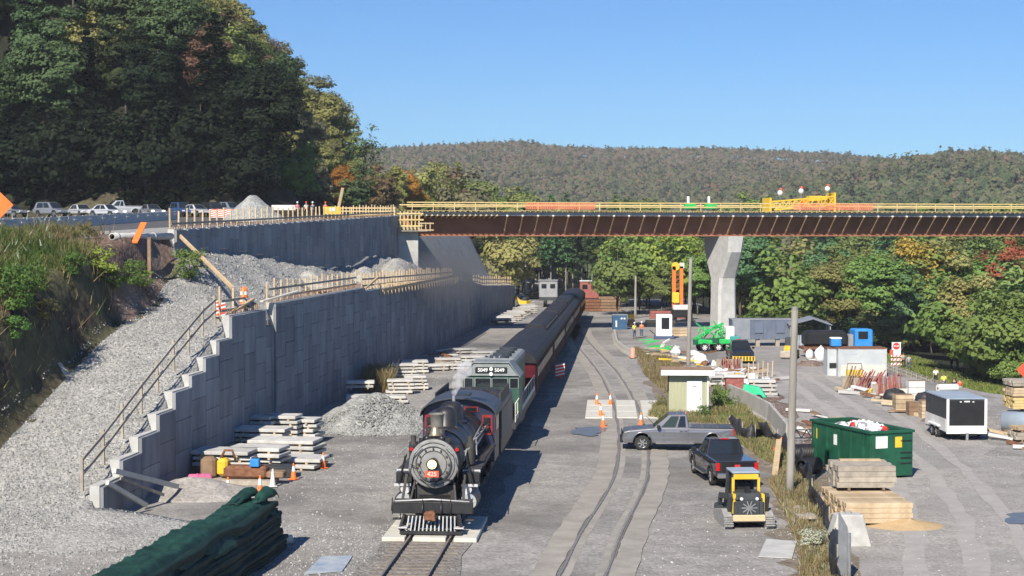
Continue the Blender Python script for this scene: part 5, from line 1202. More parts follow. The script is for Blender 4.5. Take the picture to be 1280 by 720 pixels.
# enclosed trailer
q = G(1209,552); tr = thing('enclosed_trailer', 'white and black enclosed cargo trailer with dark rear door', 'trailer', (q.x, q.y+2.4, 0), PI/2+.02)
MB().box((0,0,1.35), (4.2,2.2,1.9), ch=.04).build('body', MT['dark_machine'], tr); MB().box((-2.12,0,.62), (.06,2.24,.44)).build('rear_sill', MT['white'], tr)
for s in (-1, 1): MB().box((-2.12,s*1.05,1.4), (.07,.14,1.8)).build('rear_post', MT['white'], tr); MB().box((0,s*1.13,.85), (4.0,.03,.7)).build('side_panel', MT['white_dirty'], tr)
MB().box((-2.11,0,1.45), (.05,1.94,1.5)).build('rear_door', MT['black'], tr); MB().box((0,0,2.33), (4.3,2.26,.06)).build('roof', MT['blue_grey'], tr)
MB().box((-2.16,0,2.18), (.03,.3,.07)).box((-2.16,.35,2.16), (.03,.1,.05)).box((-2.16,-.35,2.16), (.03,.1,.05)).build('marker_lamps', MT['white'], tr)
for s in (-1, 1):
    for x in (-.45,.45): car_wheel(tr, x, s*1.12, .33, .2, spokes=5)
    MB().box((0,s*1.2,.72), (2.0,.2,.08)).build('fender', MT['white'], tr)
MB().bar((2.1,0,.5), (3.3,0,.5), .1, .1).build('drawbar', MT['black'], tr); MB().box((-2.15,-.1,.35), (.1,.9,.12)).build('bumper', MT['black'], tr); MB().box((-2.2,0,.2), (.12,.12,.5)).build('jack', MT['steel_grey'], tr)
# right hand timber stacks
for k, (py, z, mt, lab, n) in enumerate(((547,0,'lumber','bottom bundle of the tall timber stack beside the trailer',3), (547,.75,'wood_yellow','yellow plywood forms in the middle of the tall timber stack',4), (547,1.5,'lumber','third bundle of the tall timber stack',3), (547,2.1,'wood_grey','greyed top bundle of the tall timber stack',2))):
    bundle((32.0,97.0+.1*k,z), .03, 8, n, 3.6, .24, .17, lab, mt)
q = G(1262,553); bundle((28.4,88.0,0), .1, 5, 2, 1.7, .26, .2, 'small pile of greyed timbers in front of the trailer', 'wood_grey'); bundle((28.3,87.9,.52), .15, 4, 1, 1.4, .26, .2, 'short timbers on top of the small pile', 'lumber')
bundle((29.3,84.2,0), -.3, 4, 2, 1.8, .22, .16, 'low grey pallet pile near the puddle', 'wood_grey')
t = thing('steel_pipe', 'fat blue grey steel pipe lying beside the tall timber stack', 'pipe', (29.9,90.8,0), 2.6)
MB().lathe([(-1.9,.5),(-1.9,.62),(1.9,.62),(1.9,.5),(-1.9,.5)], (0,0,.62), 'X', 22).build('shell', MT['blue_grey'], t); MB().lathe([(-1.95,.62),(-1.95,.72),(-1.85,.72),(-1.85,.62)], (0,0,.62), 'X', 22).build('flange', MT['blue_grey'], t)
# orange sign at the right edge
t = thing('diamond_sign', 'orange diamond sign among the trees beyond the tall timber stack', 'sign', (46.85,146,-4), 0); MB().cyl((0,.05,0), (0,.05,3.6), .05, n=8).build('post', MT['steel_grey'], t)
MB().add([(-.7,0,3.1),(0,0,2.4),(.7,0,3.1),(0,0,3.8),(-.7,.03,3.1),(0,.03,2.4),(.7,.03,3.1),(0,.03,3.8)], [(0,1,2,3),(7,6,5,4),(0,4,5,1),(1,5,6,2),(2,6,7,3),(3,7,4,0)]).build('panel', MT['orange_red'], t)
# ================================================================ far yard: containers, shelter, machines, materials, people
def container(loc, rz, L, Wd, H, mat, label, z0=0, ribs=True, mat2=None, name='storage_container', cat='container'):
    t = thing(name, label, cat, loc, rz); MB().box((0,0,z0+H/2), (L,Wd,H)).build('body', MT[mat], t)
    MB().box((0,0,z0+H+.03), (L+.08,Wd+.08,.07)).build('roof', MT['steel_grey' if mat != 'container_white' else 'rust'], t)
    if ribs:
        rm = MB().box((0,-Wd/2-.02,z0+H/2), (.09,.05,H*.92)).mesh('rib', MT[mat])
        for x in np.arange(-L/2+.25, L/2, .42): link('rib', rm, t, (x,0,0))
    if mat2: MB().box((-L*.36,-Wd/2-.03,z0+H/2), (L*.27,.05,H-.02)).build('end_section', MT[mat2], t)
    for s in (-1, 1): MB().box((s*(L/2-.06),-Wd/2-.03,z0+H/2), (.12,.07,H)).build('corner_post', MT[mat], t)
    if z0 > .3:
        for x in (-L*.4,-L*.1,L*.2,L*.42): MB().box((x,-.8,z0/2), (.4,.5,z0)).build('support', MT['wood_grey'], t)
    return t
def atg(px, py, dz=0): return G(px, py)+Vector((0,0,dz))
q = atg(956,433); c = container((q.x, q.y+1.2, 0), 0, 6.8, 2.4, 2.0, 'container_blue', 'long grey blue site office raised on blocks beyond the yard road', z0=.75, mat2='container_grey')
for x in (-.6,1.6): MB().box((x,-1.28,1.95), (.85,.06,1.1)).build('door', M('office_door', (.13,.16,.22), rough=.6), c)
q = atg(1078,471); c = container((q.x, q.y+1.2, 0), 0, 3.9, 2.3, 2.25, 'container_white', 'white storage container beside the leaning red rods', ribs=False)
MB().box((-.9,-1.16,1.85), (.95,.01,.14)).build('sign', M('pale_sign', (.42,.46,.5), rough=.6), c); MB().box((.1,-1.18,.5), (3.7,.04,.9)).build('lower_panel', MT['off_white'], c)
q = atg(1044,470); c = container((q.x, q.y+.9, 0), 0, 1.25, 1.6, 2.2, 'container_white', 'small white kiosk with dark opening joined to the storage container', ribs=False, name='kiosk', cat='kiosk'); MB().box((-.05,-.83,.85), (.8,.06,.4)).build('opening', MT['black'], c)
q = Vector((bpy.data.objects['kiosk'].location.x+.2, bpy.data.objects['kiosk'].location.y, 2.30)); t = thing('water_tank', 'blue and white plastic tank on the kiosk roof', 'tank', q)
MB().box((0,0,.35), (.85,.7,.65), ch=.08).build('body', MT['cyan_blue'], t); MB().box((0,0,.72), (.9,.75,.14), ch=.04).build('lid', MT['white'], t)
# open shelter
q = atg(1021,437); sh2 = thing('open_shelter', 'open grey steel shelter with pitched roof', 'shelter', (q.x-.3, q.y+3.0, 0), -.12)
for (x) in (-1.9,2.0):
    for y in (-2.6,0,2.6): MB().box((x,y,1.2), (.11,.11,2.4)).build('post', MT['steel_grey'], sh2)
MB().prism([(-2.1,2.4),(.3,3.05),(2.2,2.4),(2.2,2.47),(.3,3.13),(-2.1,2.47)], -2.9, 2.9).build('roof', MT['container_grey'], sh2)
m = MB(); m.bar((-1.9,-2.6,2.4), (.3,-2.6,3.02), .1, .1); m.bar((2.0,-2.6,2.4), (.3,-2.6,3.02), .1, .1); m.build('truss', MT['steel_grey'], sh2)
for k in range(12): MB().box((-1.95,-2.4+k*.42,1.5), (.04,.3,1.8)).build('side_sheet', MT['steel_grey'], sh2)
for k in range(6): MB().box((-1.5+k*.32,-2.3+.1*k,.7), (.28,.05,1.4)).build('stored_sheet', MT['steel_grey' if k % 2 else 'blue_grey'], sh2)
# small loader by the shelter
q = atg(990,449); t = thing('wheel_loader', 'small yellow loader with tan bucket near the open shelter', 'loader', (q.x,q.y+1,0), -PI/2-.3)
MB().box((-.2,0,.85), (1.6,1.0,.7), ch=.08).build('body', MT['yellow_machine'], t); MB().box((-.1,0,1.55), (.9,.9,.8), ch=.05).build('cab', MT['dark_machine'], t); MB().box((1.25,0,.45), (.6,1.5,.7), ch=.1).build('bucket', MT['wood_grey'], t)
for s in (-1, 1):
    MB().bar((.2,s*.45,1.1), (1.1,s*.45,.5), .12, .16).build('arm', MT['yellow_machine'], t)
    for x in (-.65,.4): car_wheel(t, x, s*.6, .4, .25, 'yellow_machine', 5)
# blue truck behind the container
q = Vector((31.2,150,0)); t = thing('flatbed_truck', 'blue cab truck with black tarped load behind the white container', 'truck', q, .05)
MB().box((1.6,0,1.7), (1.7,2.1,1.9), ch=.12).build('cab', MT['cyan_blue'], t); MB().box((1.5,-1.07,2.1), (.9,.03,.7)).build('window', MT['glass'], t); MB().box((.45,0,1.5), (.5,1.6,1.3), ch=.08).build('exhaust_stack', MT['steel_grey'], t)
MB().box((-1.9,0,.9), (4.4,2.2,.25)).build('bed', MT['rust'], t); MB().box((-1.9,0,1.75), (4.0,2.0,1.5), ch=.3).build('load', MT['black'], t); MB().box((2.55,0,.75), (.2,2.1,.4)).build('bumper', MT['white'], t)
for x in (-2.6,-1.5,1.6):
    for s in (-1, 1): car_wheel(t, x, s*.95, .45, .3)
# sacks and spoil by the kiosk
for (px, py, mt, lab, r_) in ((1012,450,'white_dirty','dirty white fabric sack in the heap near the kiosk',.6), (1026,452,'white','upright white bag leaning on the kiosk',.85)):
    q = atg(px, py); t = thing('bulk_bag', lab, 'bag', q, .2); MB().sph((0,0,r_*.75), (r_*.7,r_*.6,r_*.85), 10, 7, jit=.18).build('sack', MT[mt], t); MB().tube([(-.3,0,r_*1.3),(0,0,r_*1.75),(.3,0,r_*1.3)], .03, n=5).build('strap', MT[mt], t)
mound(1014,457,1.6,1.0,.55,'heap of tan and brown scrap near the kiosk','red_dirt',seed=31)
# leaning red rods
def rods(px, py, n, L, w, lean, label, mat='rust_red', D=None, up=1.5):
    q = atg(px, py); t = thing('rod_bundle', label, 'steel rods', q)
    for k in range(n):
        x = (k/(n-1)-.5)*w+random.uniform(-.04,.04); h = up*random.uniform(.85,1.1); MB().cyl((x,random.uniform(-.3,.2),.05), (x+lean+random.uniform(-.1,.1),random.uniform(.5,1.0),h), .045, n=6).build('rod', MT[mat], t)
    MB().box((lean*.5,.75,.45), (w+.6,.1,.9)).build('rack', MT['wood_grey'], t)
rods(1079,489,13,2,1.5,1.0,'bundle of red rods leaning toward the white container'); rods(1062,486,9,2,.8,.6,'bundle of brown rods leaning at the end of the rack','wood_brown'); rods(1111,497,15,2,1.5,.15,'upright bundle of red rods beside the tan crate')
q = atg(1092,494); t = thing('hand_pump', 'yellow legged pump between the two bundles of red rods', 'pump', q); MB().box((0,0,.7), (.35,.35,.5), ch=.04).build('body', MT['white_dirty'], t)
for s in (-1, 1):
    for y in (-1, 1): MB().bar((s*.15,y*.1,.5), (s*.4,y*.3,.0), .07, .07).build('leg', MT['yellow'], t)
q = atg(1068,476); t = thing('fuel_cart', 'yellow cart with hooped rail before the white container', 'cart', q); MB().box((0,0,.5), (1.2,.7,.7), ch=.06).build('tank', MT['yellow'], t); MB().tube([(-.6,0,.8),(-.55,0,1.35),(.55,0,1.35),(.6,0,.8)], .04, n=6).build('rail', MT['wood_brown'], t)
for s in (-1, 1): MB().cyl((s*.4,-.4,.18), (s*.4,-.3,.18), .18, n=12).build('wheel', MT['tyre'], t)
q = atg(1092,470); tag(MB().box((0,0,.55), (1.0,.7,1.1), ch=.12).build('white_tank', MT['off_white'], loc=q+Vector((0,-.2,0))), 'off white plastic cube tank before the white container', 'tank')
# crates and stacks by the fence
def crate(px, py, L, Wd, H, n, mat, label, rz=0., z=0.0, name='crate', cat='crate'):
    q = atg(px, py); t = thing(name, label, cat, (q.x, q.y+Wd/2, z), rz)
    MB().box((0,0,H/2), (L-.05,Wd-.05,H-.02)).build('core', MT['wood_brown'], t)
    for k in range(n): MB().box((0,0,(k+.5)*H/n), (L,Wd,H/n-.03)).build('board', MT[mat], t)
    return t
crate(1131,516,1.15,1.0,1.15,4,'lumber','tan boarded crate at the end of the rod bundles'); crate(1146,520,.95,.9,.85,3,'wood_brown','dark low crate with a black opening beside the tan crate'); crate(1160,523,.75,.9,1.1,5,'lumber','narrow pile of tan blocks before the dark crate'); crate(1183,525,.9,.9,1.5,5,'wood_grey','tall stack of grey pink blocks behind the trailer'); crate(1146,500,1.1,.9,1.3,3,'white_dirty','white wrapped pallet among the crates'); crate(1130,499,.8,.8,.75,2,'off_white','small cream wrapped pallet behind the tan crate')
for (px, py, lab) in ((1158,508,'black sheet heaped over a pallet beside the white wrapped pallet'), (1118,504,'black sheet heaped at the foot of the red rods')):
    q = atg(px, py); tag(MB().sph((0,0,.45), (.75,.6,.55), 12, 8, jit=.28).build('black_tarp', MT['silt_black'], loc=q), lab, 'tarpaulin')
for (px, py, mt, lab, z) in ((1184,512,'white','white plastic roll on the far blocks behind the trailer',1.2), (1190,516,'blue_grey','grey roll on red blocks behind the trailer',.9)):
    q = atg(px, py); t = thing('plastic_roll', lab, 'roll', q+Vector((0,0,z)), .3); MB().cyl((-.7,0,.22), (.7,0,.22), .25, n=14).build('sheet', MT[mt], t); MB().cyl((-.73,0,.22), (.73,0,.22), .08, n=10).build('tube', MT['wood_brown'], t)
crate(1190,527,1.0,.8,.85,3,'rust_red','low stack of red painted blocks behind the trailer')
q = G(1166,526); mound(1166,527,.8,.6,.45,'small heap of brown bark between the pallets','red_dirt',seed=40)
# stop sign with striped boards
q = Vector((30.9,128.5,0)); t = thing('stop_sign', 'red stop sign on white board above striped barricade rails', 'sign', q); t.scale = (.9,)*3
MB().box((0,0,1.3), (.08,.08,2.6)).build('post', MT['steel_grey'], t); MB().box((0,-.06,2.55), (.80,.04,1.1)).build('backboard', MT['white'], t)
m = MB(); m.add([(.33*math.cos(PI/8+k*PI/4), -.09, 2.75+.33*math.sin(PI/8+k*PI/4)) for k in range(8)], [tuple(range(8))]); oc = m.build('octagon', MT['red'], t); text_mesh('STOP', .2, MT['white'], oc, (0,-.1,2.75), (PI/2,0,0))
MB().box((-.42,-.1,2.2), (.3,.03,.45)).build('orange_flag', MT['orange_red'], t)
for z in (1.15,1.55,1.9):
    b_ = MB().box((0,-.08,z), (.95,.03,.2)).build('striped_rail', MT['white'], t)
    for k in range(3): MB().add([(-.45+k*.33,-.1,z-.1),(-.30+k*.33,-.1,z-.1),(-.15+k*.33,-.1,z+.1),(-.30+k*.33,-.1,z+.1)], [(0,1,2,3)]).build('stripe', MT['orange_red'], b_)
# riverside path and fence
pp = [Vector((43.2+.02*(y-140), y, 0)) for y in range(118, 226, 3)]
zf = lambda x, y: float(zground(x, y))
tag(ribbon(pp, -1.3, 1.3, .03, zfun=zf, jag=.2).build('path', MT['road_gravel']), kind='structure')
tag(ribbon([Vector((47.5+.02*(y-140), y, 0)) for y in range(110, 230, 3)], -3.0, 3.4, .012, zfun=zf, jag=.8).build('grass_verge', M('lawn', (.115,.155,.035), (.17,.20,.06), sc=1.5, rough=.9, bump=.4)), kind='structure')
fe = thing('path_fence', 'grey timber post and rail fence beside the riverside path', 'fence', (41.6,130,zf(41.6,130)))
last = None
for y in np.arange(122, 222, 2.2):
    x = 41.55+.02*(y-140); z = zf(x, y); l = Vector((x-41.6, y-130, z-zf(41.6,130))); MB().box(l+Vector((0,0,.55)), (.14,.14,1.2)).build('post', MT['wood_grey'], fe)
    if last is not None:
        for h in (.35,.72,1.05): MB().bar(last+Vector((0,0,h)), l+Vector((0,0,h)), .05, .14).build('rail', MT['wood_grey'], fe)
    last = l
# people ----------------------------------------------------------
def skin_mesh(chains, name, mat, sub=1):
    me = bpy.data.meshes.new(name); vs = []; es = []; rs = []; idx = {}
    def vid(p):
        k = tuple(round(c, 4) for c in p[:3])
        if k not in idx: idx[k] = len(vs); vs.append(k); rs.append(p[3])
        return idx[k]
    for ch in chains:
        for a, b in zip(ch, ch[1:]): es.append((vid(a), vid(b)))
    me.from_pydata(vs, es, []); o = bpy.data.objects.new('tmp_skin', me); COL.objects.link(o)
    md = o.modifiers.new('k', 'SKIN'); md.use_smooth_shade = True
    for i, r in enumerate(rs): me.skin_vertices[0].data[i].radius = (r, r*.9)
    me.skin_vertices[0].data[0].use_root = True
    o.modifiers.new('s', 'SUBSURF').levels = sub; o.modifiers['s'].render_levels = sub
    bpy.context.view_layer.update(); r = bpy.data.meshes.new_from_object(o.evaluated_get(bpy.context.evaluated_depsgraph_get()))
    bpy.data.objects.remove(o); r.materials.clear(); r.materials.append(mat); return r
def person_meshes(stride, bend):
    P = {}; hip = (0,0,.95,.125); waist = (0,0,1.1,.12); chest = (0,0,1.33,.135); neck = (0,0,1.49,.055); skull = (0,-.02,1.62,.085); crown = (0,-.01,1.72,.075)
    body = [[hip, waist, chest, neck, skull, crown]]; legs = []; arms = []
    for s in (-1, 1):
        f = stride*s
        leg = [hip, (s*.10,0,.90,.10), (s*.11,-f*.16-.02,.50,.062), (s*.11,-f*.30+.06,.10,.045), (s*.12,-f*.30-.10,.04,.04)]
        sh = (s*.19,0,1.40,.06); el = (s*.25,f*.10+.03,1.12,.045); wr = (s*.24,f*.18-bend*.16,.90+bend*.12,.032); ha = (s*.24,f*.2-bend*.2,.82+bend*.12,.035)
        arm = [chest, sh, el, wr, ha]; body += [leg, arm]; legs.append(leg); arms.append(arm)
        for k in range(5):
            o = (k-2)*.018; body.append([ha, (ha[0]+o*.3, ha[1]+o-(0.03 if k == 0 else 0), ha[2]-.05, .011), (ha[0]+o*.3-s*.01, ha[1]+o*1.2-(0.045 if k == 0 else 0), ha[2]-(.06 if k == 0 else .10), .008)])
    up = lambda c, d: [(p[0], p[1], p[2], p[3]+d) for p in c]
    P['body'] = skin_mesh(body, 'person_body', MT['skin'])
    P['shirt'] = skin_mesh([up([(0,0,.98,.12), waist, chest], .022)]+[up([chest, a[1], tuple(lerp(x, y, .85) for x, y in zip(a[1], a[2]))], .018) for a in arms], 'person_shirt', MT['white'])
    P['trousers'] = skin_mesh([up([hip, l[1], l[2], tuple(lerp(x, y, .9) for x, y in zip(l[2], l[3]))], .022) for l in legs], 'person_trousers', MT['cloth_dark'])
    P['shoe'] = [MB().box((l[4][0], l[4][1]+.04, .045), (.10,.27,.09), ch=.03).mesh('shoe', MT['black']) for l in legs]
    P['hair'] = MB().sph((0,.015,1.70), (.10,.11,.095), 10, 7).mesh('hair', MT['bark'])
    P['hat'] = MB().lathe([(1.70,.14),(1.705,.105),(1.77,.10),(1.82,.06),(1.83,0)], (0,-.01,0), 'Z', 14).mesh('hard_hat', MT['white'])
    return P
PS = [person_meshes(1.0, .2), person_meshes(.1, .8)]
def set_mat(o, m): o.material_slots[0].link = 'OBJECT'; o.material_slots[0].material = MT[m]
def person(loc, rz, label, shirt, trousers='cloth_dark', pose=0, hat=None, group='people in the yard and on the path', sc=1.0):
    t = thing('person', label, 'person', loc, rz, group); P = PS[pose]; t.scale = (sc,)*3
    link('body', P['body'], t); s = link('shirt', P['shirt'], t); set_mat(s, shirt); tr_ = link('trousers', P['trousers'], t); set_mat(tr_, trousers)
    for m in P['shoe']: link('shoe', m, t)
    if hat: h = link('hard_hat', P['hat'], t); set_mat(h, hat)
    else: link('hair', P['hair'], t)
    link('nose', MBnose, t); return t
MBnose = MB().sph((0,-.115,1.63), (.014,.02,.022), 6, 4).mesh('nose', MT['skin'])
for (px, py, D, lab, sh_, tr_, pose, hat, rz) in (
    (1171,477,165,'person in white shirt and dark trousers walking on the riverside path','white','cloth_dark',0,None,2.9), (1181,484,158,'person in yellow safety vest on the riverside path','hi_vis','cloth_blue',0,None,2.8),
    (1194,490,153,'person in dark top beside the orange shirted walker','cloth_dark','cloth_dark',0,None,3.0), (1201,492,152,'person in orange shirt walking on the riverside path','orange_red','wood_grey',0,None,3.2),
    (1137,468,183,'person in pale blue top walking near the stop sign','blue_grey','cloth_blue',0,None,2.9), (1130,466,186,'person in grey top beside the pale blue walker','steel_grey','cloth_dark',0,None,3.0)):
    X = (px-640)/2000*D; person((X, D, zf(X, D)+.03), rz, lab, sh_, tr_, pose, hat)
for (px, py, lab, sh_, pose, rz) in ((793,423,'worker in hi-vis vest standing by the blue container','hi_vis',1,.6), (802,422,'worker in orange vest and white helmet near the fence boards','orange',1,-.4)):
    q = atg(px, py); person(q, rz, lab, sh_, 'cloth_blue', pose, 'white')
for (px, D, lab, sh_, hat, pose) in ((372,176,'worker in pink top on the upper road near the yellow machine','pink','white',1), (391,176,'worker in white helmet and blue top on the upper road','cloth_blue','white',0), (407,175,'worker in red jacket beside the yellow machine on the upper road','red','orange_red',1), (383,178,'worker in pale top standing among the others on the upper road','off_white','orange_red',0)):
    X = (px-640)/2000*D; person((X, D, roadz(X, D)), .3, lab, sh_, 'cloth_dark', pose, hat, 'workers on the upper road')
# yellow machine on the upper road, white trailer, striped barriers
X = (416-640)/2000*174; t = thing('yellow_excavator', 'small yellow machine with upright boom on the upper road', 'machine', (X,174,roadz(X,174)), .1)
MB().box((0,0,.8), (1.9,1.2,.9), ch=.08).build('body', MT['yellow_machine'], t); MB().box((.0,-.62,.95), (.6,.04,.35)).build('panel', MT['white'], t); MB().bar((.6,0,1.0), (1.1,.2,3.3), .3, .22).build('boom', MT['wood_new'], t)
for s in (-1, 1): MB().box((0,s*.6,.22), (2.1,.3,.42), ch=.12).build('track', MT['tyre'], t)
X = (357-640)/2000*180; t = thing('flat_trailer', 'white boxed trailer on the upper road behind the workers', 'trailer', (X,180,roadz(X,180)), .1); MB().box((0,0,1.1), (3.0,1.6,.6), ch=.04).build('bed', MT['white_dirty'], t)
for s in (-1, 1): MB().cyl((s*.6,-.85,.35), (s*.6,-.7,.35), .35, n=14).build('wheel', MT['tyre'], t)
for k, px in enumerate((268,279,290)):
    D = 172; X = (px-640)/2000*D; t = striped_board(Vector((X,D,roadz(X,D))), 'red and white striped barrier board on the upper road before the parked cars', .05, 1.0, .9); t['group'] = 'striped boards on the upper road'

# green drilling machine
q = atg(895,440); gm_ = thing('drilling_machine', 'bright green lattice drilling rig with white tank at the pier foot', 'machine', (q.x,q.y+1.5,0), .15)
MB().box((0,0,.95), (3.6,1.5,.5), ch=.06).build('chassis', MT['machine_green'], gm_); MB().box((1.5,0,1.7), (.9,1.3,1.5), ch=.1).build('tank', MT['white_dirty'], gm_); MB().box((1.9,-.2,1.0), (1.0,1.4,1.0), ch=.08).build('engine_box', M('teal', (.05,.28,.25), (.08,.33,.30), sc=2, rough=.6), gm_)
m = MB(); rr = random.Random(4)
for k in range(34):
    x = rr.uniform(-1.8,1.0); z = rr.uniform(1.0,2.4); m.bar((x,rr.uniform(-.7,.7),z), (x+rr.uniform(-.6,1.0),rr.uniform(-.7,.7),min(2.9,z+rr.uniform(.1,.8))), .09, .09)
m.build('lattice', MT['machine_green'], gm_); MB().bar((-2.2,-.5,1.2), (1.0,.3,2.7), .22, .22).build('boom', MT['machine_green'], gm_); MB().bar((-2.3,-.6,.9), (.3,-.75,1.1), .08, .5).build('side_rail', MT['dump_green'], gm_)
for s in (-1, 1):
    for x in (-1.2,.2,1.5): car_wheel(gm_, x, s*.8, .42, .28, 'white')
# white cabin trailer
q = atg(831,424); t = thing('site_cabin', 'small white cabin with one dark window on blocks', 'cabin', (q.x,q.y+1,0), -.06); MB().box((0,0,1.5), (1.75,1.8,2.4), ch=.05).build('body', MT['white'], t); MB().box((.12,-.92,1.75), (.85,.06,1.25)).build('window', MT['glass'], t); MB().box((0,0,.18), (2.2,1.8,.3)).build('skid', MT['cloth_blue'], t); MB().bar((-1.0,-.6,.5), (-1.6,-.6,1.0), .1, .1).build('drawbar', MT['black'], t)
# orange drill mast behind the cabin
q = atg(854,403); t = thing('pile_driver', 'tall orange and yellow pile driving mast on dark crawler base', 'machine', (q.x,q.y+2,0), 0); t.scale = (1.1,)*3
MB().box((0,0,1.0), (2.4,2.4,.9), ch=.08).build('base', MT['black'], t); MB().box((0,-.2,1.75), (2.2,1.8,.6), ch=.06).build('deck', MT['white_dirty'], t)
for s in (-1, 1): MB().box((s*.95,0,.4), (.5,2.8,.8), ch=.15).build('crawler', MT['tyre'], t)
for s in (-.45,.45): MB().box((s-.5,0,4.2), (.42,.4,5.0)).build('mast_rail', MT['orange'], t)
m = MB()
for k in range(8): m.bar((-.95,-.1,2.0+k*.6), (-.05,-.1,2.3+k*.6), .14, .18)
m.build('mast_bracing', MT['rust'], t); MB().box((-.75,-.3,2.9), (.9,.5,1.3), ch=.1).build('hammer', MT['yellow'], t); MB().cyl((-.75,-.2,6.7), (-.75,.3,6.7), .5, n=16).build('sheave', MT['yellow'], t); MB().box((.0,0,6.8), (.6,.4,.7)).build('mast_head', MT['off_white'], t)
# blue container, yellow pump
q = atg(775,412); container((q.x,q.y+1,0), 0, 1.75, 1.8, 1.75, 'blue_box', 'small blue site container with white marks by the bridge shadow', name='tool_container'); o_ = [o for o in COL.objects if o.get('label','').startswith('small blue site')][0]
for (x, z) in ((.2,1.35), (.55,1.35)): MB().box((x,-.98,z), (.2,.02,.2)).build('mark', MT['white'], o_)
MB().box((-.45,-.98,.7), (.2,.03,.8)).build('sign', MT['white_dirty'], o_)
q = atg(789,409); t = thing('light_tower', 'yellow light tower cart beside the blue container', 'light tower', q); MB().box((0,0,.6), (.9,.7,.8), ch=.06).build('body', MT['wood_brown'], t); MB().box((0,0,1.35), (.75,.5,.6), ch=.05).build('head', MT['yellow'], t); MB().cyl((0,0,1.6), (0,0,2.2), .05, n=8).build('mast', MT['steel_grey'], t)
for s in (-1, 1): MB().cyl((s*.35,-.4,.2), (s*.35,-.3,.2), .2, n=12).build('wheel', MT['tyre'], t)
# stacked rusty beams, far timber piles
def pile(px, py, nx, nz, L, w, mat, label, rz=0, name='beam_stack', cat='beams', taper=0):
    q = atg(px, py); t = thing(name, label, cat, q, rz); me = MB().box((0,0,0), (L,w*.94,w*.9), ch=.02).mesh('beam', MT[mat])
    for k in range(nz):
        for i in range(nx-k*taper): link('beam', me, t, (random.uniform(-.15,.15), (i-(nx-k*taper-1)/2)*w, w*.5+k*w), (0,0,random.uniform(-.02,.02)))
    return t
pile(835,398,5,3,5,.35,'rust_red','stack of red primed steel beams behind the white cabin'); pile(826,408,4,2,3.6,.4,'wood_new','stack of tan timbers left of the white cabin'); pile(850,420,4,3,1.8,.3,'lumber','stack of tan timbers right of the white cabin')
pile(743,389,6,4,3.2,.45,'rust','dark rusty stack of rails before the red locomotive', .1, taper=1); pile(762,389,6,5,3.0,.45,'wood_brown','dark brown sleeper pile beside the rusty rails', .1, taper=1)
# debris along the verge
slab_stack(893,482,3,1.6,1.2,'pale slab in the pile behind the green hut', .15, group='slabs stored behind the verge barrier'); slab_stack(900,473,2,2.0,1.3,'pale slab in the wide pile behind the green hut', .15, group='slabs stored behind the verge barrier'); slab_stack(954,495,4,1.9,1.2,'pale slab in the pile beside the green compressor', -.1, th=.2, group='slabs stored behind the verge barrier'); slab_stack(875,466,2,2.4,1.2,'pale slab in the long low pile by the pole', .1, group='slabs stored behind the verge barrier')
q = atg(919,497); t = thing('steel_skip', 'brown red steel box behind the concrete barriers', 'steel box', (q.x,q.y+.5,0), -.05); MB().box((0,0,.75), (1.25,1.0,1.4), ch=.03).build('body', MT['rust_red'], t); MB().box((0,0,1.48), (1.5,1.2,.12)).build('lid', MT['white_dirty'], t)
q = atg(945,504); t = thing('air_compressor', 'bright green tow-behind compressor beside the concrete barriers', 'compressor', (q.x,q.y+.5,0), -.15)
MB().hexa([(-.95,-.5,.35),(.8,-.5,.35),(.8,.5,.35),(-.95,.5,.35)], [(-.75,-.42,1.25),(.35,-.42,1.05),(.35,.42,1.05),(-.75,.42,1.25)]).build('body', MT['bright_green'], t, bevel=.08); car_wheel(t, .25, -.5, .3, .18); car_wheel(t, .25, .5, .3, .18); MB().bar((.8,0,.45), (1.6,0,.4), .08, .08).build('drawbar', MT['steel_grey'], t)
for k, (px, py, lab) in enumerate(((928,494,'white drum between the brown box and green compressor'), (934,488,'white drum behind the green compressor'), (940,480,'pale drum near the upright posts behind the compressor'))):
    q = atg(px, py); t = thing('drum', lab, 'drum', q); MB().lathe([(0,.26),(.85,.26),(.85,0)], (0,0,0), 'Z', 14).build('shell', MT['white_dirty'], t); MB().lathe([(.28,.265),(.3,.28),(.32,.265)], (0,0,0), 'Z', 14).build('hoop', MT['steel_grey'], t)
rods(912,463,12,2,1.6,.2,'cluster of red rods standing by the striped bumper pickup', up=1.0)
for k in range(6): timber(G(935+k*6,474-k%2*3), G(935+k*6,474-k%2*3)+Vector((.05,0,1.3)), .09, .09, 'short upright pale stake behind the green compressor', 'wood_new', name='stake', cat='stake', group='stakes behind the compressor')
bpyR = random.Random(77); lb = ['tan','grey','rusty','white','yellow']
for k in range(46):
    f = bpyR.random(); px = lerp(818,905,f)+bpyR.uniform(-14,22); py = lerp(437,472,f)+bpyR.uniform(-9,7); q = atg(px, py); a_ = bpyR.random()*PI; L = bpyR.uniform(.8,2.6); mt = bpyR.choice(['lumber','wood_grey','rust','white_dirty','yellow','off_white'])
    timber(q+Vector((0,0,.08+.25*bpyR.random())), q+Vector((math.cos(a_)*L, math.sin(a_)*L, .1+.4*bpyR.random())), bpyR.uniform(.08,.4), bpyR.uniform(.06,.2), {'lumber':'tan','wood_grey':'grey','rust':'rusty','white_dirty':'dirty white','yellow':'yellow','off_white':'cream'}[mt]+' offcut in the scattered scrap between hut and drilling rig', mt, 'scrap', 'scattered scrap along the verge', 'scrap_timber')
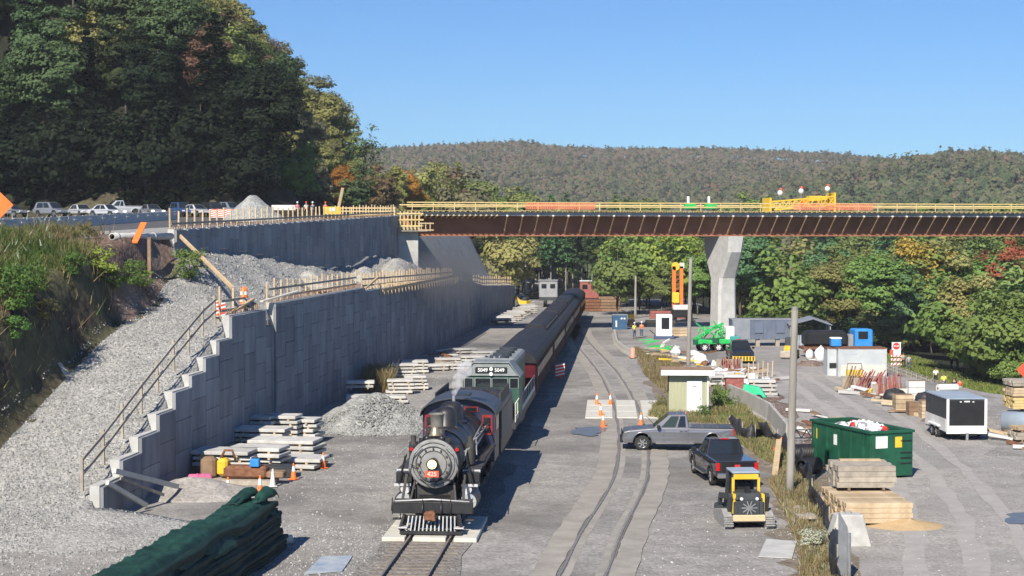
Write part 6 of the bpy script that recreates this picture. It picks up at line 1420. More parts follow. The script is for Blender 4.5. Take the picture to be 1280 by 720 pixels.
for k in range(14):
    px = bpyR.uniform(806,838); py = lerp(430,441,(px-806)/32)+bpyR.uniform(-2,2); q = atg(px, py); a_ = bpyR.uniform(-.5,.5); timber(q+Vector((-.8,0,.1+.3*bpyR.random())), q+Vector((.8*math.cos(a_), math.sin(a_), .15+.4*bpyR.random())), .10, .10, 'green bar in the loose heap before the white cabin', 'machine_green', 'scrap', 'green bars before the white cabin', 'scrap_bar')
for k in range(9):
    px = bpyR.uniform(840,900); q = atg(px, lerp(440,470,(px-840)/60)+bpyR.uniform(-6,2)); tag(MB().sph((0,0,.3), (bpyR.uniform(.3,.7),bpyR.uniform(.3,.5),.4), 9, 6, jit=.4).build('rubble_bag', MT[bpyR.choice(['white_dirty','plastic_bag','rust'])], loc=q), 'lumpy bag among the scattered scrap between hut and drilling rig', 'bag', 'bags in the scattered scrap')
zones = ((905,968,455,482,26,'the rods and the green compressor'), (1002,1040,440,460,14,'the open shelter and the kiosk'), (1050,1130,488,502,16,'the red rods and the road'), (1122,1178,505,528,18,'the crates by the trailer'), (1008,1040,520,560,10,'the dumpster and the barriers'), (1236,1290,530,566,10,'the tall timber stack and the trailer'), (535,610,440,468,22,'the wall and the diesel'), (640,664,383,396,10,'the far wall end and the train'))
for (xa, xb, ya, yb, n, where) in zones:
    for k in range(n):
        f = bpyR.random(); q = atg(lerp(xa, xb, f)+bpyR.uniform(-4,4), lerp(ya, yb, f if xb-xa > 50 else bpyR.random())+bpyR.uniform(-5,5)); a_ = bpyR.random()*PI; L = bpyR.uniform(.5,1.9); mt = bpyR.choice(['lumber','wood_grey','rust','white_dirty','wood_brown','concrete'])
        timber(q+Vector((0,0,.06+.15*bpyR.random())), q+Vector((math.cos(a_)*L, math.sin(a_)*L, .08+.3*bpyR.random())), bpyR.uniform(.1,.45), bpyR.uniform(.06,.25), {'lumber':'tan','wood_grey':'grey','rust':'rusty','white_dirty':'dirty white','wood_brown':'brown','concrete':'concrete grey'}[mt]+' offcut lying loose between '+where, mt, 'scrap', 'loose scrap between '+where, 'scrap_timber')
# low curb barriers leading from the blue container
bq = [G(768,418), G(771,432), G(780,440), G(791,446)]
for i in range(3): jersey(bq[i], bq[i+1], 'low dark concrete barrier in the short line below the blue container', 'barriers below the blue container', h=.6)
q = atg(791,448); t = thing('marker_post', 'pink orange marker drum at the end of the low barriers', 'marker', q); MB().lathe([(0,.25),(1.0,.2),(1.0,0)], (0,0,0), 'Z', 12).build('body', M('salmon', (.62,.30,.22), rough=.6), t); MB().cyl((0,0,0), (0,0,.06), .32, n=12).build('base', MT['tyre'], t)
q = atg(834,466); tag(MB().box((0,0,.25), (.55,.4,.5), ch=.04).build('white_box', MT['white_dirty'], loc=q), 'small white box with red edge lying on the verge', 'box')
# yellow excavator at the far wall end
q = Vector((1.9,256,0)); t = thing('small_excavator', 'yellow machine at the far end of the retaining wall', 'machine', (1.9,252,0), 2.6); t.scale = (.75,)*3; MB().box((0,0,1.2), (2.2,1.8,1.0), ch=.08).build('body', MT['yellow_machine'], t); MB().box((-.4,0,2.0), (1.0,1.2,.9), ch=.08).build('cab', MT['dark_machine'], t)
MB().bar((.8,0,1.5), (2.2,0,2.6), .25, .3).build('boom', MT['yellow_machine'], t); MB().bar((2.2,0,2.6), (2.6,0,.8), .2, .25).build('stick', MT['yellow_machine'], t)
for s in (-1, 1): MB().box((0,s*.8,.4), (2.6,.45,.8), ch=.2).build('track', MT['tyre'], t)
# ================================================================ trees, weeds, hills
leafmat('leaf_green', (0.131,0.213,0.056), (0.250,0.350,0.094)); leafmat('leaf_mid', (0.150,0.206,0.062), (0.275,0.331,0.112)); leafmat('leaf_olive', (0.213,0.231,0.075), (0.350,0.338,0.125))
leafmat('leaf_dark', (0.062,0.100,0.044), (0.112,0.169,0.069)); leafmat('leaf_shade', (.03,.045,.02), (.06,.08,.03)); leafmat('leaf_deep_shade', (.011,.019,.010), (.022,.034,.016), rnd=.25); leafmat('leaf_pine', (0.077,0.173,0.077), (0.164,0.285,0.125), sc=.6)  # the two darkest broadleaf greens hold the lower hillside's shade in their colour
leafmat('leaf_yellow', (0.338,0.288,0.051), (0.506,0.389,0.085)); leafmat('leaf_orange', (0.351,0.162,0.034), (0.486,0.257,0.054)); leafmat('leaf_red', (0.297,0.068,0.047), (0.432,0.121,0.081)); leafmat('leaf_brown', (0.149,0.101,0.061), (0.230,0.155,0.095)); leafmat('leaf_grey', (.15,.155,.085), (.23,.225,.13)); leafmat('leaf_bright', (0.180,0.276,0.048), (0.324,0.408,0.090))
leafmat('weed_green', (0.075,0.150,0.037), (0.150,0.237,0.062), sc=.8); leafmat('weed_tan', (.27,.21,.105), (.40,.33,.18), sc=.8); leafmat('weed_brown', (.19,.125,.08), (.28,.20,.12), sc=.8); leafmat('weed_olive', (.16,.165,.06), (.25,.24,.095), sc=.8); leafmat('weed_pale', (0.400,0.450,0.325), (0.500,0.500,0.413), sc=.8)
def leaf_quads(P, Nn, size, r, asp=1.5):
    n = len(P); t = r.normal(size=(n, 3)); t -= (t*Nn).sum(1, keepdims=True)*Nn; t /= np.linalg.norm(t, axis=1, keepdims=True)+1e-9; b = np.cross(Nn, t)
    s = np.asarray(size).reshape(-1, 1)*.5; a = t*s*asp; c = b*s
    return np.stack([P-a*.9-c*.4, P+a*.1-c, P+a, P-a*.1+c], 1)
def norm(v): return v/(np.linalg.norm(v, axis=-1, keepdims=True)+1e-9)
def crown_decid(seed, h=14., rad=4.4, base=.22, nb=54, nl=215, size=.29, loose=.5):
    r = np.random.default_rng(seed); d = norm(r.normal(size=(nb, 3))); d[:, 2] = d[:, 2]*.9+.1; rr = r.uniform(.35, 1.0, (nb, 1))**.6
    cz = h*(base+(1-base)*.52); C = d*rr*np.array([rad*.82, rad*.82, h*(1-base)*.44])+np.array([0, 0, cz])
    C += r.normal(size=C.shape)*loose; cr = r.uniform(.75, 1.55, nb)*rad/4.4
    out = []
    for c, q in zip(C, cr):
        n = int(nl*q*q/1.3); u = norm(r.normal(size=(n, 3))); u[:, 2] = np.abs(u[:, 2])*.3+u[:, 2]*.7; rad_ = r.uniform(.5, 1.1, (n, 1)); w = norm((c-np.array([0, 0, cz*.8]))[None, :])
        P = c+u*rad_*q*np.array([1.1, 1.1, 1.0]); out.append(leaf_quads(P, norm(u*.8+w*.7+np.array([0, 0, .15])+r.normal(size=(n, 3))*.45), size*r.uniform(.6, 1.3, n), r))
    return np.concatenate(out), C
def crown_conifer(seed, h=15., rad=3.0, base=.12, size=.42, tiers=17, droop=.35, dens=1.0):
    r = np.random.default_rng(seed); out = []; C = []
    for k in range(tiers):
        f = k/(tiers-1); z = h*(base+(1-base)*f); R_ = rad*(1-f)**.8*r.uniform(.8, 1.15)+.25; nb = max(4, int(9*(1-f)+4))
        for b in range(nb):
            t = r.uniform(0, 2*PI); L = R_*r.uniform(.7, 1.15); n = int((9+L*15)*dens); s = r.uniform(.1, 1, n)**.7; w = (1.05-s)*.5+.12
            lat = r.normal(size=n)*w*.55; P = np.stack([np.cos(t)*s*L-np.sin(t)*lat, np.sin(t)*s*L+np.cos(t)*lat, z-droop*s*s*L+r.normal(size=n)*.12], 1)
            out.append(leaf_quads(P, norm(np.array([0, 0, 1.0])+r.normal(size=(n, 3))*.55), size*r.uniform(.6, 1.2, n), r, 1.7)); 
            if b % 3 == 0: C.append((np.cos(t)*L*.6, np.sin(t)*L*.6, z-.1))
    return np.concatenate(out), np.array(C)
def trunk(C, h, r0, bark, nbr=9, top=.85, seed=0):
    m = MB(); rr = random.Random(seed); m.tube([(rr.uniform(-.15,.15)*i/6, rr.uniform(-.15,.15)*i/6, h*top*i/6-(.4 if i == 0 else 0)) for i in range(7)], [r0*(1-.82*i/6) for i in range(7)], n=8)
    for k in range(nbr):
        c = C[rr.randrange(len(C))]; z0 = min(c[2]*.62, h*top*.8); m.tube([(0,0,z0), (c[0]*.5,c[1]*.5,lerp(z0,c[2],.6)), tuple(c)], [r0*.34,r0*.22,r0*.07], n=5)
    return m.mesh('trunk', MT[bark])
TREES = {}
def reg(kind, V, C, h, r0, bark, nbr=9, top=.85):
    TREES.setdefault(kind, []).append((quads('crown', V, MT['leaf_green']), trunk(C, h, r0, bark, nbr, top, len(TREES)), h))
for k in range(4): reg('decid', *crown_decid(10+k, 14, 4.4, .16), 14, .24, 'bark')
for k in range(2): reg('round', *crown_decid(20+k, 9, 3.6, .08, 44, 95, .36), 9, .2, 'bark')
for k in range(2): reg('thin', *crown_decid(30+k, 15, 3.6, .25, 38, 42, .34, .8), 15, .2, 'bark_grey', 16)
for k in range(3): reg('hemlock', *crown_conifer(70+k, 15, 3.6, .0, .5, 18, .45, 1.15), 15, .22, 'bark', 4, .97)
for k in range(3): reg('conifer', *crown_conifer(40+k, 15, 3.1), 15, .22, 'bark', 4, .97)
for k in range(3): reg('pine', *crown_conifer(50+k, 18, 2.5, .42, .42, 13, .15), 18, .2, 'bark_grey', 4, .97)
for k in range(2): reg('bush', *crown_decid(60+k, 3.2, 1.9, .0, 30, 240, .15, .25), 3.2, .08, 'bark', 5)
NT = {'decid':'broadleaf_tree', 'round':'round_tree', 'thin':'slender_tree', 'conifer':'conifer_tree', 'hemlock':'hemlock_tree', 'pine':'pine_tree', 'bush':'bush'}
_tr = random.Random(99)
def tree(kind, X, Y, z, h, mat, label, group=None, wide=1.0):
    c, tk, h0 = _tr.choice(TREES[kind]); t = thing(NT[kind], label, 'bush' if kind == 'bush' else 'tree', (X, Y, z-.15), _tr.random()*6.28, group); s = h/h0; t.scale = (s*wide, s*wide, s)
    o = link('crown', c, t); set_mat(o, mat); link('trunk', tk, t); return t
def zt(X, Y):
    u = float(wallX(Y))-X; return max(float(zemb(u, Y)) if (u > .3 and 50 < Y < 455) else -9, float(zground(X, Y)))
# ---- left hillside
pts = []; hr = random.Random(17)
def spaced(x, y, d):
    for (a, b) in pts:
        if (a-x)**2+(b-y)**2 < d*d: return False
    return True
tries = 0
for k in range(26):
    Y = hr.uniform(204, 210); X = lerp(-72, -33, k/25)+hr.uniform(-.8, .8); Y += .25*(-X-34); Y = max(203.5, 204+hr.uniform(0, 3)-.25*(X+34)); pts.append((X, Y)); (tree('hemlock', X, Y, zt(X, Y), hr.uniform(8, 12), 'leaf_deep_shade', 'evergreen at the foot of the left hillside, shade put into its near-black leaves', 'dark evergreens on the left hillside', 1.25) if k % 3 == 0 else tree('round', X, Y, zt(X, Y), hr.uniform(8, 12), 'leaf_deep_shade', 'rounded tree low on the left hillside, shade put into its near-black leaves', 'dark rounded trees low on the left hillside', 1.15))
while len(pts) < 215 and tries < 9000:
    tries += 1; Y = hr.uniform(203, 330); X = hr.uniform(-.345*Y-8, -27.5); d = min(Y-203+.25*(X+34), -X-27.5)
    if d < .5 or d > 74 or not spaced(X, Y, 4.6): continue
    if 640+2000*X/Y > 335 and Y < 245: continue
    pts.append((X, Y)); px = 640+2000*X/Y; z = zt(X, Y); py = 297-(z+12-11.2)*2000/Y
    low = px < 348 and (d < 10 or (d < 22 and hr.random() < .5) or (px < 75 and d < 36 and hr.random() < .6))  # lower trees take darker leaf colours in place of cast shade
    if low:
        if hr.random() < .12: tree('hemlock', X, Y, z, hr.uniform(11, 15), 'leaf_deep_shade', 'evergreen at the foot of the left hillside, shade put into its near-black leaves', 'dark evergreens on the left hillside', 1.25)
        elif d < 9: tree('decid', X, Y, z, hr.uniform(12, 16), 'leaf_deep_shade', 'rounded tree low on the left hillside, shade put into its near-black leaves', 'dark rounded trees low on the left hillside', 1.15)
        else: tree('decid', X, Y, z, hr.uniform(12, 16), hr.choice(['leaf_shade', 'leaf_dark', 'leaf_dark']), 'rounded dark green tree midway up the left hillside, shade put into its leaf colour', 'dark rounded trees midway up the left hillside', 1.15)
    else:
        g = hr.random()
        if px < 75 and g < .45: mt, lb = 'leaf_red', 'red tinted tree high on the left hillside'
        elif 80 < px < 150 and g < .6: mt, lb = 'leaf_yellow', 'yellow green tree near the top of the left hillside'
        elif 200 < px < 300 and g < .3: mt, lb = 'leaf_brown', 'brown tree on the left hillside'
        elif px > 310 and g < .9: mt, lb = hr.choice((('leaf_olive', 'olive tree on the lower end of the left hillside'), ('leaf_grey', 'pale grey green tree on the lower end of the left hillside')))
        elif g < .25: mt, lb = 'leaf_dark', 'dark green broadleaf tree on the left hillside'
        elif g < .45: mt, lb = 'leaf_mid', 'mid green broadleaf tree on the left hillside'
        elif g < .85: mt, lb = 'leaf_olive', 'olive broadleaf tree on the left hillside'
        else: mt, lb = 'leaf_brown', 'brown tree on the left hillside'
        tree('decid' if hr.random() < .8 else 'thin', X, Y, z, hr.uniform(12, 17) if d > 14 else hr.uniform(8, 11.5), mt, lb, 'broadleaf trees on the left hillside')
# ---- trees at the end of the upper road
for (px, D, h, kind, mt, lab, wd) in ((373,222,8.6,'round','leaf_green','round green tree by the upper road at the hillside foot',1.0), (398,240,7,'round','leaf_grey','pale grey green bush-like tree right of the round green tree',1), (425,262,10.5,'decid','leaf_olive','olive tree behind the workers on the upper road',1), (446,236,6.8,'round','leaf_dark','dark green rounded tree above the yellow machine',1.15), (430,250,9,'decid','leaf_orange','orange tinged tree behind the dark rounded tree',.8), (474,246,7.8,'round','leaf_brown','brown green tree left of the orange tree',1.1), (492,250,8.6,'decid','leaf_olive','olive brown tree beside the orange tree',1.1),
    (508,252,8.4,'decid','leaf_orange','orange autumn tree above the bridge end',.8), (520,256,6.2,'round','leaf_orange','small orange tree above the bridge end',.8), (532,270,4.6,'round','leaf_green','small green tree right of the orange tree',1), (457,275,16,'thin','leaf_dark','tall slender tree breaking the ridge line',1), (405,300,18,'decid','leaf_olive','tall olive tree at the lower end of the hillside',1), (386,315,20,'decid','leaf_grey','tall grey green tree at the lower end of the hillside',1), (415,330,18,'decid','leaf_olive','tall olive tree behind the slender tree',1), (440,320,15,'decid','leaf_mid','green tree at the foot of the ridge',1), (362,300,16,'decid','leaf_olive','olive tree behind the round green tree',1), (460,300,11,'decid','leaf_olive','low olive tree behind the brown green tree',1.1), (352,330,18,'decid','leaf_grey','grey green tree on the shoulder of the hillside',1), (485,290,9,'decid','leaf_brown','brown tree behind the orange tree',1.1)):
    X = (px-640)/2000*D; tree(kind, X, D, zt(X, D), h, mt, lab, wide=wd)
# ---- valley trees left of and behind the train, under the bridge
def grow(n, pxr, Dr, hr_, kinds, mats, label, group, seed, sp=3.5, wide=1.0, xmin=-999):
    r = random.Random(seed); mine = []; k = 0; tries = 0
    while k < n and tries < n*40:
        tries += 1; D = r.uniform(*Dr); px = r.uniform(*pxr); X = (px-640)/2000*D
        if any((a-X)**2+(b-D)**2 < sp*sp for (a, b) in mine): continue
        if X < xmin: continue
        mine.append((X, D)); k += 1; i = r.randrange(len(mats)); mt, w_ = mats[i]
        tree(r.choice(kinds), X, D, zt(X, D), r.uniform(*hr_), mt, label % w_, group, wide)
grow(22, (520,660), (285,345), (9,15), ['decid','thin','round'], [('leaf_olive','olive'),('leaf_grey','grey green'),('leaf_brown','brown'),('leaf_olive','olive')], '%s tree under the bridge left of the train', 'trees under the bridge left of the train', 1)
grow(46, (640,790), (300,360), (14,19), ['pine'], [('leaf_pine','tall bare-stemmed'),('leaf_dark','dark bare-stemmed')], '%s pine in the stand behind the train', 'pines behind the train', 2, 2.2)
grow(26, (770,905), (228,275), (8,13), ['decid','round'], [('leaf_bright','light green'),('leaf_mid','mid green'),('leaf_green','fresh green')], '%s tree between pine stand and pier', 'trees left of the pier', 3)
grow(56, (912,1130), (223,262), (9,14.5), ['decid','conifer','decid','round'], [('leaf_green','fresh green'),('leaf_pine','blue green'),('leaf_mid','mid green'),('leaf_olive','olive')], '%s tree on the river bank behind the site office', 'river bank trees behind the site office', 4, 3.2, 1.15)
grow(12, (990,1130), (205,222), (4.0,6.0), ['round'], [('leaf_olive','olive'),('leaf_dark','dark')], '%s thicket shrub behind the open shelter', 'shrubs behind the open shelter', 5, 3, 1.4)
grow(50, (1110,1450), (228,266), (11,17), ['decid','decid','conifer','round'], [('leaf_mid','mid green'),('leaf_green','fresh green'),('leaf_olive','olive'),('leaf_yellow','yellowing'),('leaf_bright','light green')], '%s tree on the river bank beyond the path', 'river bank trees beyond the path', 6, 3.6, 1.15)
grow(36, (1120,1420), (166,187), (6,13.5), ['round','decid','decid'], [('leaf_green','fresh green'),('leaf_mid','mid green'),('leaf_olive','olive')], '%s tree at the edge of the path', 'trees at the edge of the path', 7, 2.6, 1.15, 50.5)
for (px, D, h, mt, lab) in ((1262,232,16,'leaf_red','red autumn tree above the river bank'), (1215,182,10,'leaf_brown','rusty brown tree on the river bank'), (1145,232,17,'leaf_yellow','yellow topped tree on the river bank'), (1240,178,9,'leaf_bright','pale yellow green tree beside the path')):
    X = (px-640)/2000*D; tree('decid', X, D, zt(X, D), h, mt, lab)
grow(90, (560,1310), (340,470), (14,23), ['decid','decid','conifer','pine'], [('leaf_green','fresh green'),('leaf_mid','mid green'),('leaf_pine','blue green'),('leaf_olive','olive'),('leaf_mid','mid green')], '%s tree in the valley wood beyond the bridge', 'valley wood beyond the bridge', 8, 5, 1.2)
grow(16, (1110,1300), (150,176), (2.2,4.0), ['round'], [('leaf_green','fresh green'),('leaf_olive','olive')], '%s low shrub between path and trees', 'shrubs between path and trees', 9, 2.2, 1.2, 50.5)
# ---- far hills with their woods
def yl(px, tab): return np.interp(px, [a for a, b in tab], [b for a, b in tab])
T1 = [(-400,150),(200,168),(470,184),(540,180),(600,176),(650,175),(700,181),(760,184),(830,184),(900,184),(950,186),(1040,190),(1130,198),(1200,205),(1500,215)]
T2 = [(700,262),(900,240),(1000,220),(1060,206),(1130,198),(1180,191),(1230,187),(1280,193),(1400,205),(1700,240)]
def zhill(px, D):
    Z1 = (297-yl(px, T1))/2000*1750+5; Z2 = (297-yl(px, T2))/2000*1080+9
    z = Z1*sstep(560, 1750, D)**1.15; z2 = Z2*np.where(D < 1080, sstep(470, 1080, D), 1-.5*sstep(1080, 1700, D)); z3 = 17*sstep(440, 640, D)
    n = (vnoise(px*D/2000, D, 170, 5)-.5)*12*sstep(600, 800, D)*(1-sstep(1300, 1700, D))*np.clip(np.abs(D-1080)/260, 0, 1)
    return np.maximum(np.maximum(z, z2), z3)-8+n
ph, Dh = np.meshgrid(np.linspace(-500, 1800, 120), np.concatenate([np.linspace(430, 1800, 90), [2000, 2600]]))
zh = zhill(ph, Dh); zh[-2:] *= .9
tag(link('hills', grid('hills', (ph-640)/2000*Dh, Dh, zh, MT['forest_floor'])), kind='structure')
leafmat('far_brown', (.165,.13,.088), (.205,.165,.115), sc=.01, rnd=0); leafmat('far_grey', (.155,.135,.102), (.195,.17,.13), sc=.01, rnd=0); leafmat('far_olive', (.135,.13,.07), (.17,.165,.09), sc=.01, rnd=0); leafmat('far_green', (.09,.12,.052), (.125,.15,.07), sc=.01, rnd=0); leafmat('far_rust', (.19,.115,.06), (.23,.14,.08), sc=.01, rnd=0); leafmat('far_dark', (.07,.085,.05), (.09,.105,.065), sc=.01, rnd=0)
def far_wood(name, n, Dr, label, seed, q=24, pxr=(-120, 1420)):
    r = np.random.default_rng(seed); D = np.sqrt(r.uniform(Dr[0]**2, Dr[1]**2, n)); px = r.uniform(*pxr, n); X = (px-640)/2000*D; z = zhill(px, D)
    s = r.uniform(.75, 1.3, n); con = r.random(n) < .12
    u = norm(r.normal(size=(n, q, 3))); u[:, :, 2] = np.abs(u[:, :, 2])*.8+u[:, :, 2]*.2
    k_ = .8 if Dr[0] > 800 else 1.0; rad = np.where(con, 1.7, 3.1)*s*k_; hh = np.where(con, 4.0, 3.2)*s
    P = u*r.uniform(.55, 1.1, (n, q, 1))*np.stack([rad, rad, hh], 1)[:, None, :]+np.stack([X, D, z+4.8*s+np.where(con, 2, 0)], 1)[:, None, :]
    V = leaf_quads(P.reshape(-1, 3), norm(u.reshape(-1, 3)+np.array([0,-.5,.3])+r.normal(size=(n*q, 3))*.3), r.uniform(.8, 1.8, n*q)*np.repeat(s, q), r)
    hgt = np.clip((z-32)/55, 0, 1); nn = vnoise(X, D, 120, 7); g = r.random(n)
    mi = np.where(g < .9*(1-hgt)+.15*(nn-.3), np.where(r.random(n) < .7, 3, 2), np.where(r.random(n) < .5+.3*(nn-.5), 0, 1))
    mi = np.where(r.random(n) < .25, 2, mi); mi = np.where(r.random(n) < .035, 4, mi); mi = np.where(con, 5, mi)
    me = quads(name, V, [MT[k] for k in ('far_brown','far_grey','far_olive','far_green','far_rust','far_dark')], np.repeat(mi, q)); o = link(name, me); tag(o, label, 'forest', kind='stuff')
far_wood('hillside_forest', 8500, (440, 900), 'green and brown wood covering the near slopes of the far hills', 3, 28)
far_wood('ridge_forest', 33000, (900, 1760), 'brown autumn wood covering the far ridge', 4, 15)
# ---- weeds on the bank
def blades(name, P, hts, mats, mi, wid, lean, label, seed=0, cat='weeds'):
    r = np.random.default_rng(seed); n = len(P); t = r.uniform(0, 2*PI, n); s = np.stack([np.cos(t), np.sin(t), 0*t], 1)*wid*r.uniform(.6, 1.4, (n, 1)); l = r.normal(size=(n, 2))*lean
    tip = P+np.stack([l[:, 0]*hts, l[:, 1]*hts, hts], 1); V = np.stack([P-s, P+s, tip+s*.25, tip-s*.25], 1)
    return tag(link(name, quads(name, V, mats, mi)), label, cat, kind='stuff')
wm = [MT[k] for k in ('weed_tan','weed_brown','weed_olive','weed_green')]
r = np.random.default_rng(21); n = 60000; D = r.uniform(58, 98, n); u = r.uniform(6.4, 17, n)+np.where(D > 90, 2.0, 0); X = wallX(D)-u; z = zemb(u, D)
dens = vnoise(X, D, 1.6, 30)*.7+vnoise(X, D, .6, 31)*.4; keep = (dens > .38) & ((u > 7.3) | (r.random(n) < .12)) & ~((D > 85) & (u < 10.5)); keep &= D+r.normal(size=n)*1.5 < 93
X, D, z, u = X[keep], D[keep], z[keep], u[keep]; g = vnoise(X, D, 3.0, 33)+r.normal(size=len(X))*.18
mi_ = np.where(g < .32, 3, np.where(g < .5, 2, np.where(g < .72, 0, 1)))
blades('bank_weeds', np.stack([X, D, z-.05], 1), r.uniform(.2, .95, len(X))*(0.5+.8*vnoise(X, D, 2, 35)), wm, mi_, .028, .45, 'tall tan, brown and green weeds over the left bank', 5)
# seed heads / plumes
k = r.random(len(X)) < .009; P = np.stack([X[k], D[k], z[k]+.9], 1); blades('goldenrod', P, r.uniform(.2,.5,k.sum()), [MT['weed_pale'], MT['weed_brown']], (r.random(k.sum()) < .5).astype(int), .025, .5, 'pale feathery seed heads above the bank weeds', 6)
for (px, py, h, mt, lab) in ((12,392,3.0,'weed_green','bright green bush on the bank at the road side end'), (40,372,2.2,'weed_green','bright green bush with pale plumes beside the larger bush'), (92,345,1.7,'weed_green','light green sapling on the bank top'), (125,350,2.4,'leaf_bright','leafy bush with silvery leaves on the bank'), (142,365,2.0,'weed_green','green bush at the bank edge above the gravel ramp'), (165,358,2.0,'weed_green','dense green bush before the dark post'), (178,362,1.6,'leaf_green','small dark green bush before the dark post'), (238,352,2.6,'leaf_green','green bush on the red bank below the leaning pole'), (108,300,1.5,'weed_olive','small olive shrub beside the concrete barriers'), (58,400,1.5,'weed_olive','olive shrub hanging over the cut bank'), (20,425,1.6,'weed_green','green shrub hanging over the shaded bank')):
    p_ = on_emb(px, py); tree('bush', p_.x, p_.y, p_.z, h*.8, mt, lab, wide=.9)
# verge grass round hut and silt fence
def in_poly(x, y, poly):
    c = np.zeros(len(x), bool); j = len(poly)-1
    for i in range(len(poly)):
        xi, yi = poly[i][0], poly[i][1]; xj, yj = poly[j][0], poly[j][1]; cond = ((yi > y) != (yj > y)) & (x < (xj-xi)*(y-yi)/(yj-yi+1e-12)+xi); c ^= cond; j = i
    return c
def turf(name, pts, n, hts, mats, wts, label, seed, thr=.4, wid=.03):
    P = [G(*p_) for p_ in pts]; r = np.random.default_rng(seed); x0, x1 = min(p_.x for p_ in P), max(p_.x for p_ in P); y0, y1 = min(p_.y for p_ in P), max(p_.y for p_ in P)
    x = r.uniform(x0, x1, n); y = r.uniform(y0, y1, n); k = in_poly(x, y, P) & (vnoise(x, y, 1.3, seed)*.6+vnoise(x, y, .5, seed+1)*.5+r.normal(size=n)*.08 > thr); x, y = x[k], y[k]
    h = r.uniform(*hts, len(x))*(.5+1.0*vnoise(x, y, 2.2, seed+2)); mi = r.choice(len(mats), len(x), p=wts); blades(name, np.stack([x, y, 0*x-.02], 1), h, [MT[m] for m in mats], mi, wid, .3, label, seed)
turf('verge_grass', [(822,505),(850,512),(905,515),(915,500),(960,535),(990,570),(985,592),(945,570),(912,545),(905,530),(842,527),(810,522)], 60000, (.12,.45), ['weed_tan','weed_olive','weed_green','weed_brown'], [.36,.32,.2,.12], 'tan and green grass round the hut and below the barriers', 41, .34)
turf('verge_grass', [(895,478),(912,503),(935,525),(905,528),(890,505)], 9000, (.15,.5), ['weed_green','weed_olive'], [.6,.4], 'fresh green grass beside the hut', 42, .3)
turf('verge_grass', [(975,590),(1010,600),(1040,660),(1062,735),(1000,735),(1000,690),(985,650),(962,605)], 60000, (.10,.42), ['weed_tan','weed_olive','weed_brown','weed_pale'], [.45,.3,.17,.08], 'dry grass along the black silt fence', 43, .4, .022)
turf('verge_grass', [(792,435),(836,447),(862,475),(836,495),(806,470)], 26000, (.15,.45), ['weed_tan','weed_brown','weed_olive'], [.45,.3,.25], 'low dry grass behind the curved track', 44, .5)
turf('wall_weeds', [(455,492),(488,492),(482,476),(462,480)], 5000, (.6,1.5), ['weed_tan','weed_olive'], [.6,.4], 'dry yellow weeds against the retaining wall', 45, .2)
r = np.random.default_rng(50); n = 30000; y = r.uniform(112, 225, n); x = 47.3+.02*(y-140)+r.uniform(-5.5, 4.5, n); k = x-43.2-.02*(y-140) > 1.35; x, y = x[k], y[k]
blades('path_grass', np.stack([x, y, zground(x, y)], 1), r.uniform(.1, .35, len(x)), [MT['weed_green'], MT['weed_olive'], MT['leaf_bright']], r.integers(0, 3, len(x)), .07, .3, 'sunlit grass beside the riverside path', 51, 'grass')
for (px, py, h, mt, lab) in ((905,512,1.5,'leaf_green','low green bush right of the hut'), (826,512,1.1,'weed_olive','low olive bush left of the hut'), (1018,690,1.0,'weed_pale','pale grey green weed clump beside the silt fence'), (880,521,.9,'weed_green','low green clump at the hut door'), (858,503,1.0,'weed_brown','brown weed clump against the hut wall')):
    q = G(px, py); tree('bush', q.x, q.y, 0, h, mt, lab)
# ---- loose stones
def stones(name, P, s, mats, label, seed):
    r = np.random.default_rng(seed); n = len(P); q = np.array([[-1,-1,-.6],[1,-1,-.6],[1,1,-.6],[-1,1,-.6],[-.6,-.6,.7],[.6,-.6,.7],[.6,.6,.7],[-.6,.6,.7]])*.5
    B = q[None]+r.normal(size=(n, 8, 3))*.13; t = r.uniform(0, 2*PI, n); c, si = np.cos(t), np.sin(t); X = B[:, :, 0]*c[:, None]-B[:, :, 1]*si[:, None]; Y = B[:, :, 0]*si[:, None]+B[:, :, 1]*c[:, None]
    B = np.stack([X, Y, B[:, :, 2]], -1)*s[:, None, None]+P[:, None, :]; F = np.array([[4,5,6,7],[0,1,5,4],[1,2,6,5],[2,3,7,6],[3,0,4,7]]); V = B[:, F].reshape(-1, 4, 3)
    return tag(link(name, quads(name, V, [MT[m] for m in mats], np.repeat(r.integers(0, len(mats), n), 5))), label, 'stones', kind='stuff')
M('st_a', (.25,.255,.25), rough=.95); M('st_b', (.33,.335,.33), rough=.95); M('st_c', (.19,.195,.195), rough=.95); M('st_d', (.42,.42,.41), rough=.95)
r = np.random.default_rng(61); n = 20000; D = r.uniform(57, 100, n)**1.0; u = r.uniform(.4, 6.3, n); X = wallX(D)-u
stones('ramp_stones', np.stack([X, D, zemb(u, D)+.01], 1), r.gamma(4, .010, n)+.015, ('st_a','st_b','st_c','st_a','st_c','st_d'), 'loose crushed stone over the gravel ramp', 62)
n = 9000; D = r.uniform(96, 182, n); u = r.uniform(.8, 6.5, n); X = wallX(D)-u
stones('fill_stones', np.stack([X, D, zemb(u, D)+.02], 1), r.gamma(4, .016, n)+.02, ('st_a','st_b','st_c'), 'loose crushed stone on the fill between the walls', 63)
def in_box(x0, x1, y0, y1, n): return np.stack([r.uniform(x0, x1, n), r.uniform(y0, y1, n), np.full(n, .01)], 1)
P = np.concatenate([in_box(-14, -4.5, 52, 62, 3500), in_box(-24, -12, 52, 62, 4500), in_box(10, 24, 50, 62, 1800), in_box(-11, -4, 62, 130, 2600), in_box(18, 32, 60, 110, 3000), in_box(11, 18, 78, 110, 2200), in_box(3, 11, 50, 70, 700)])
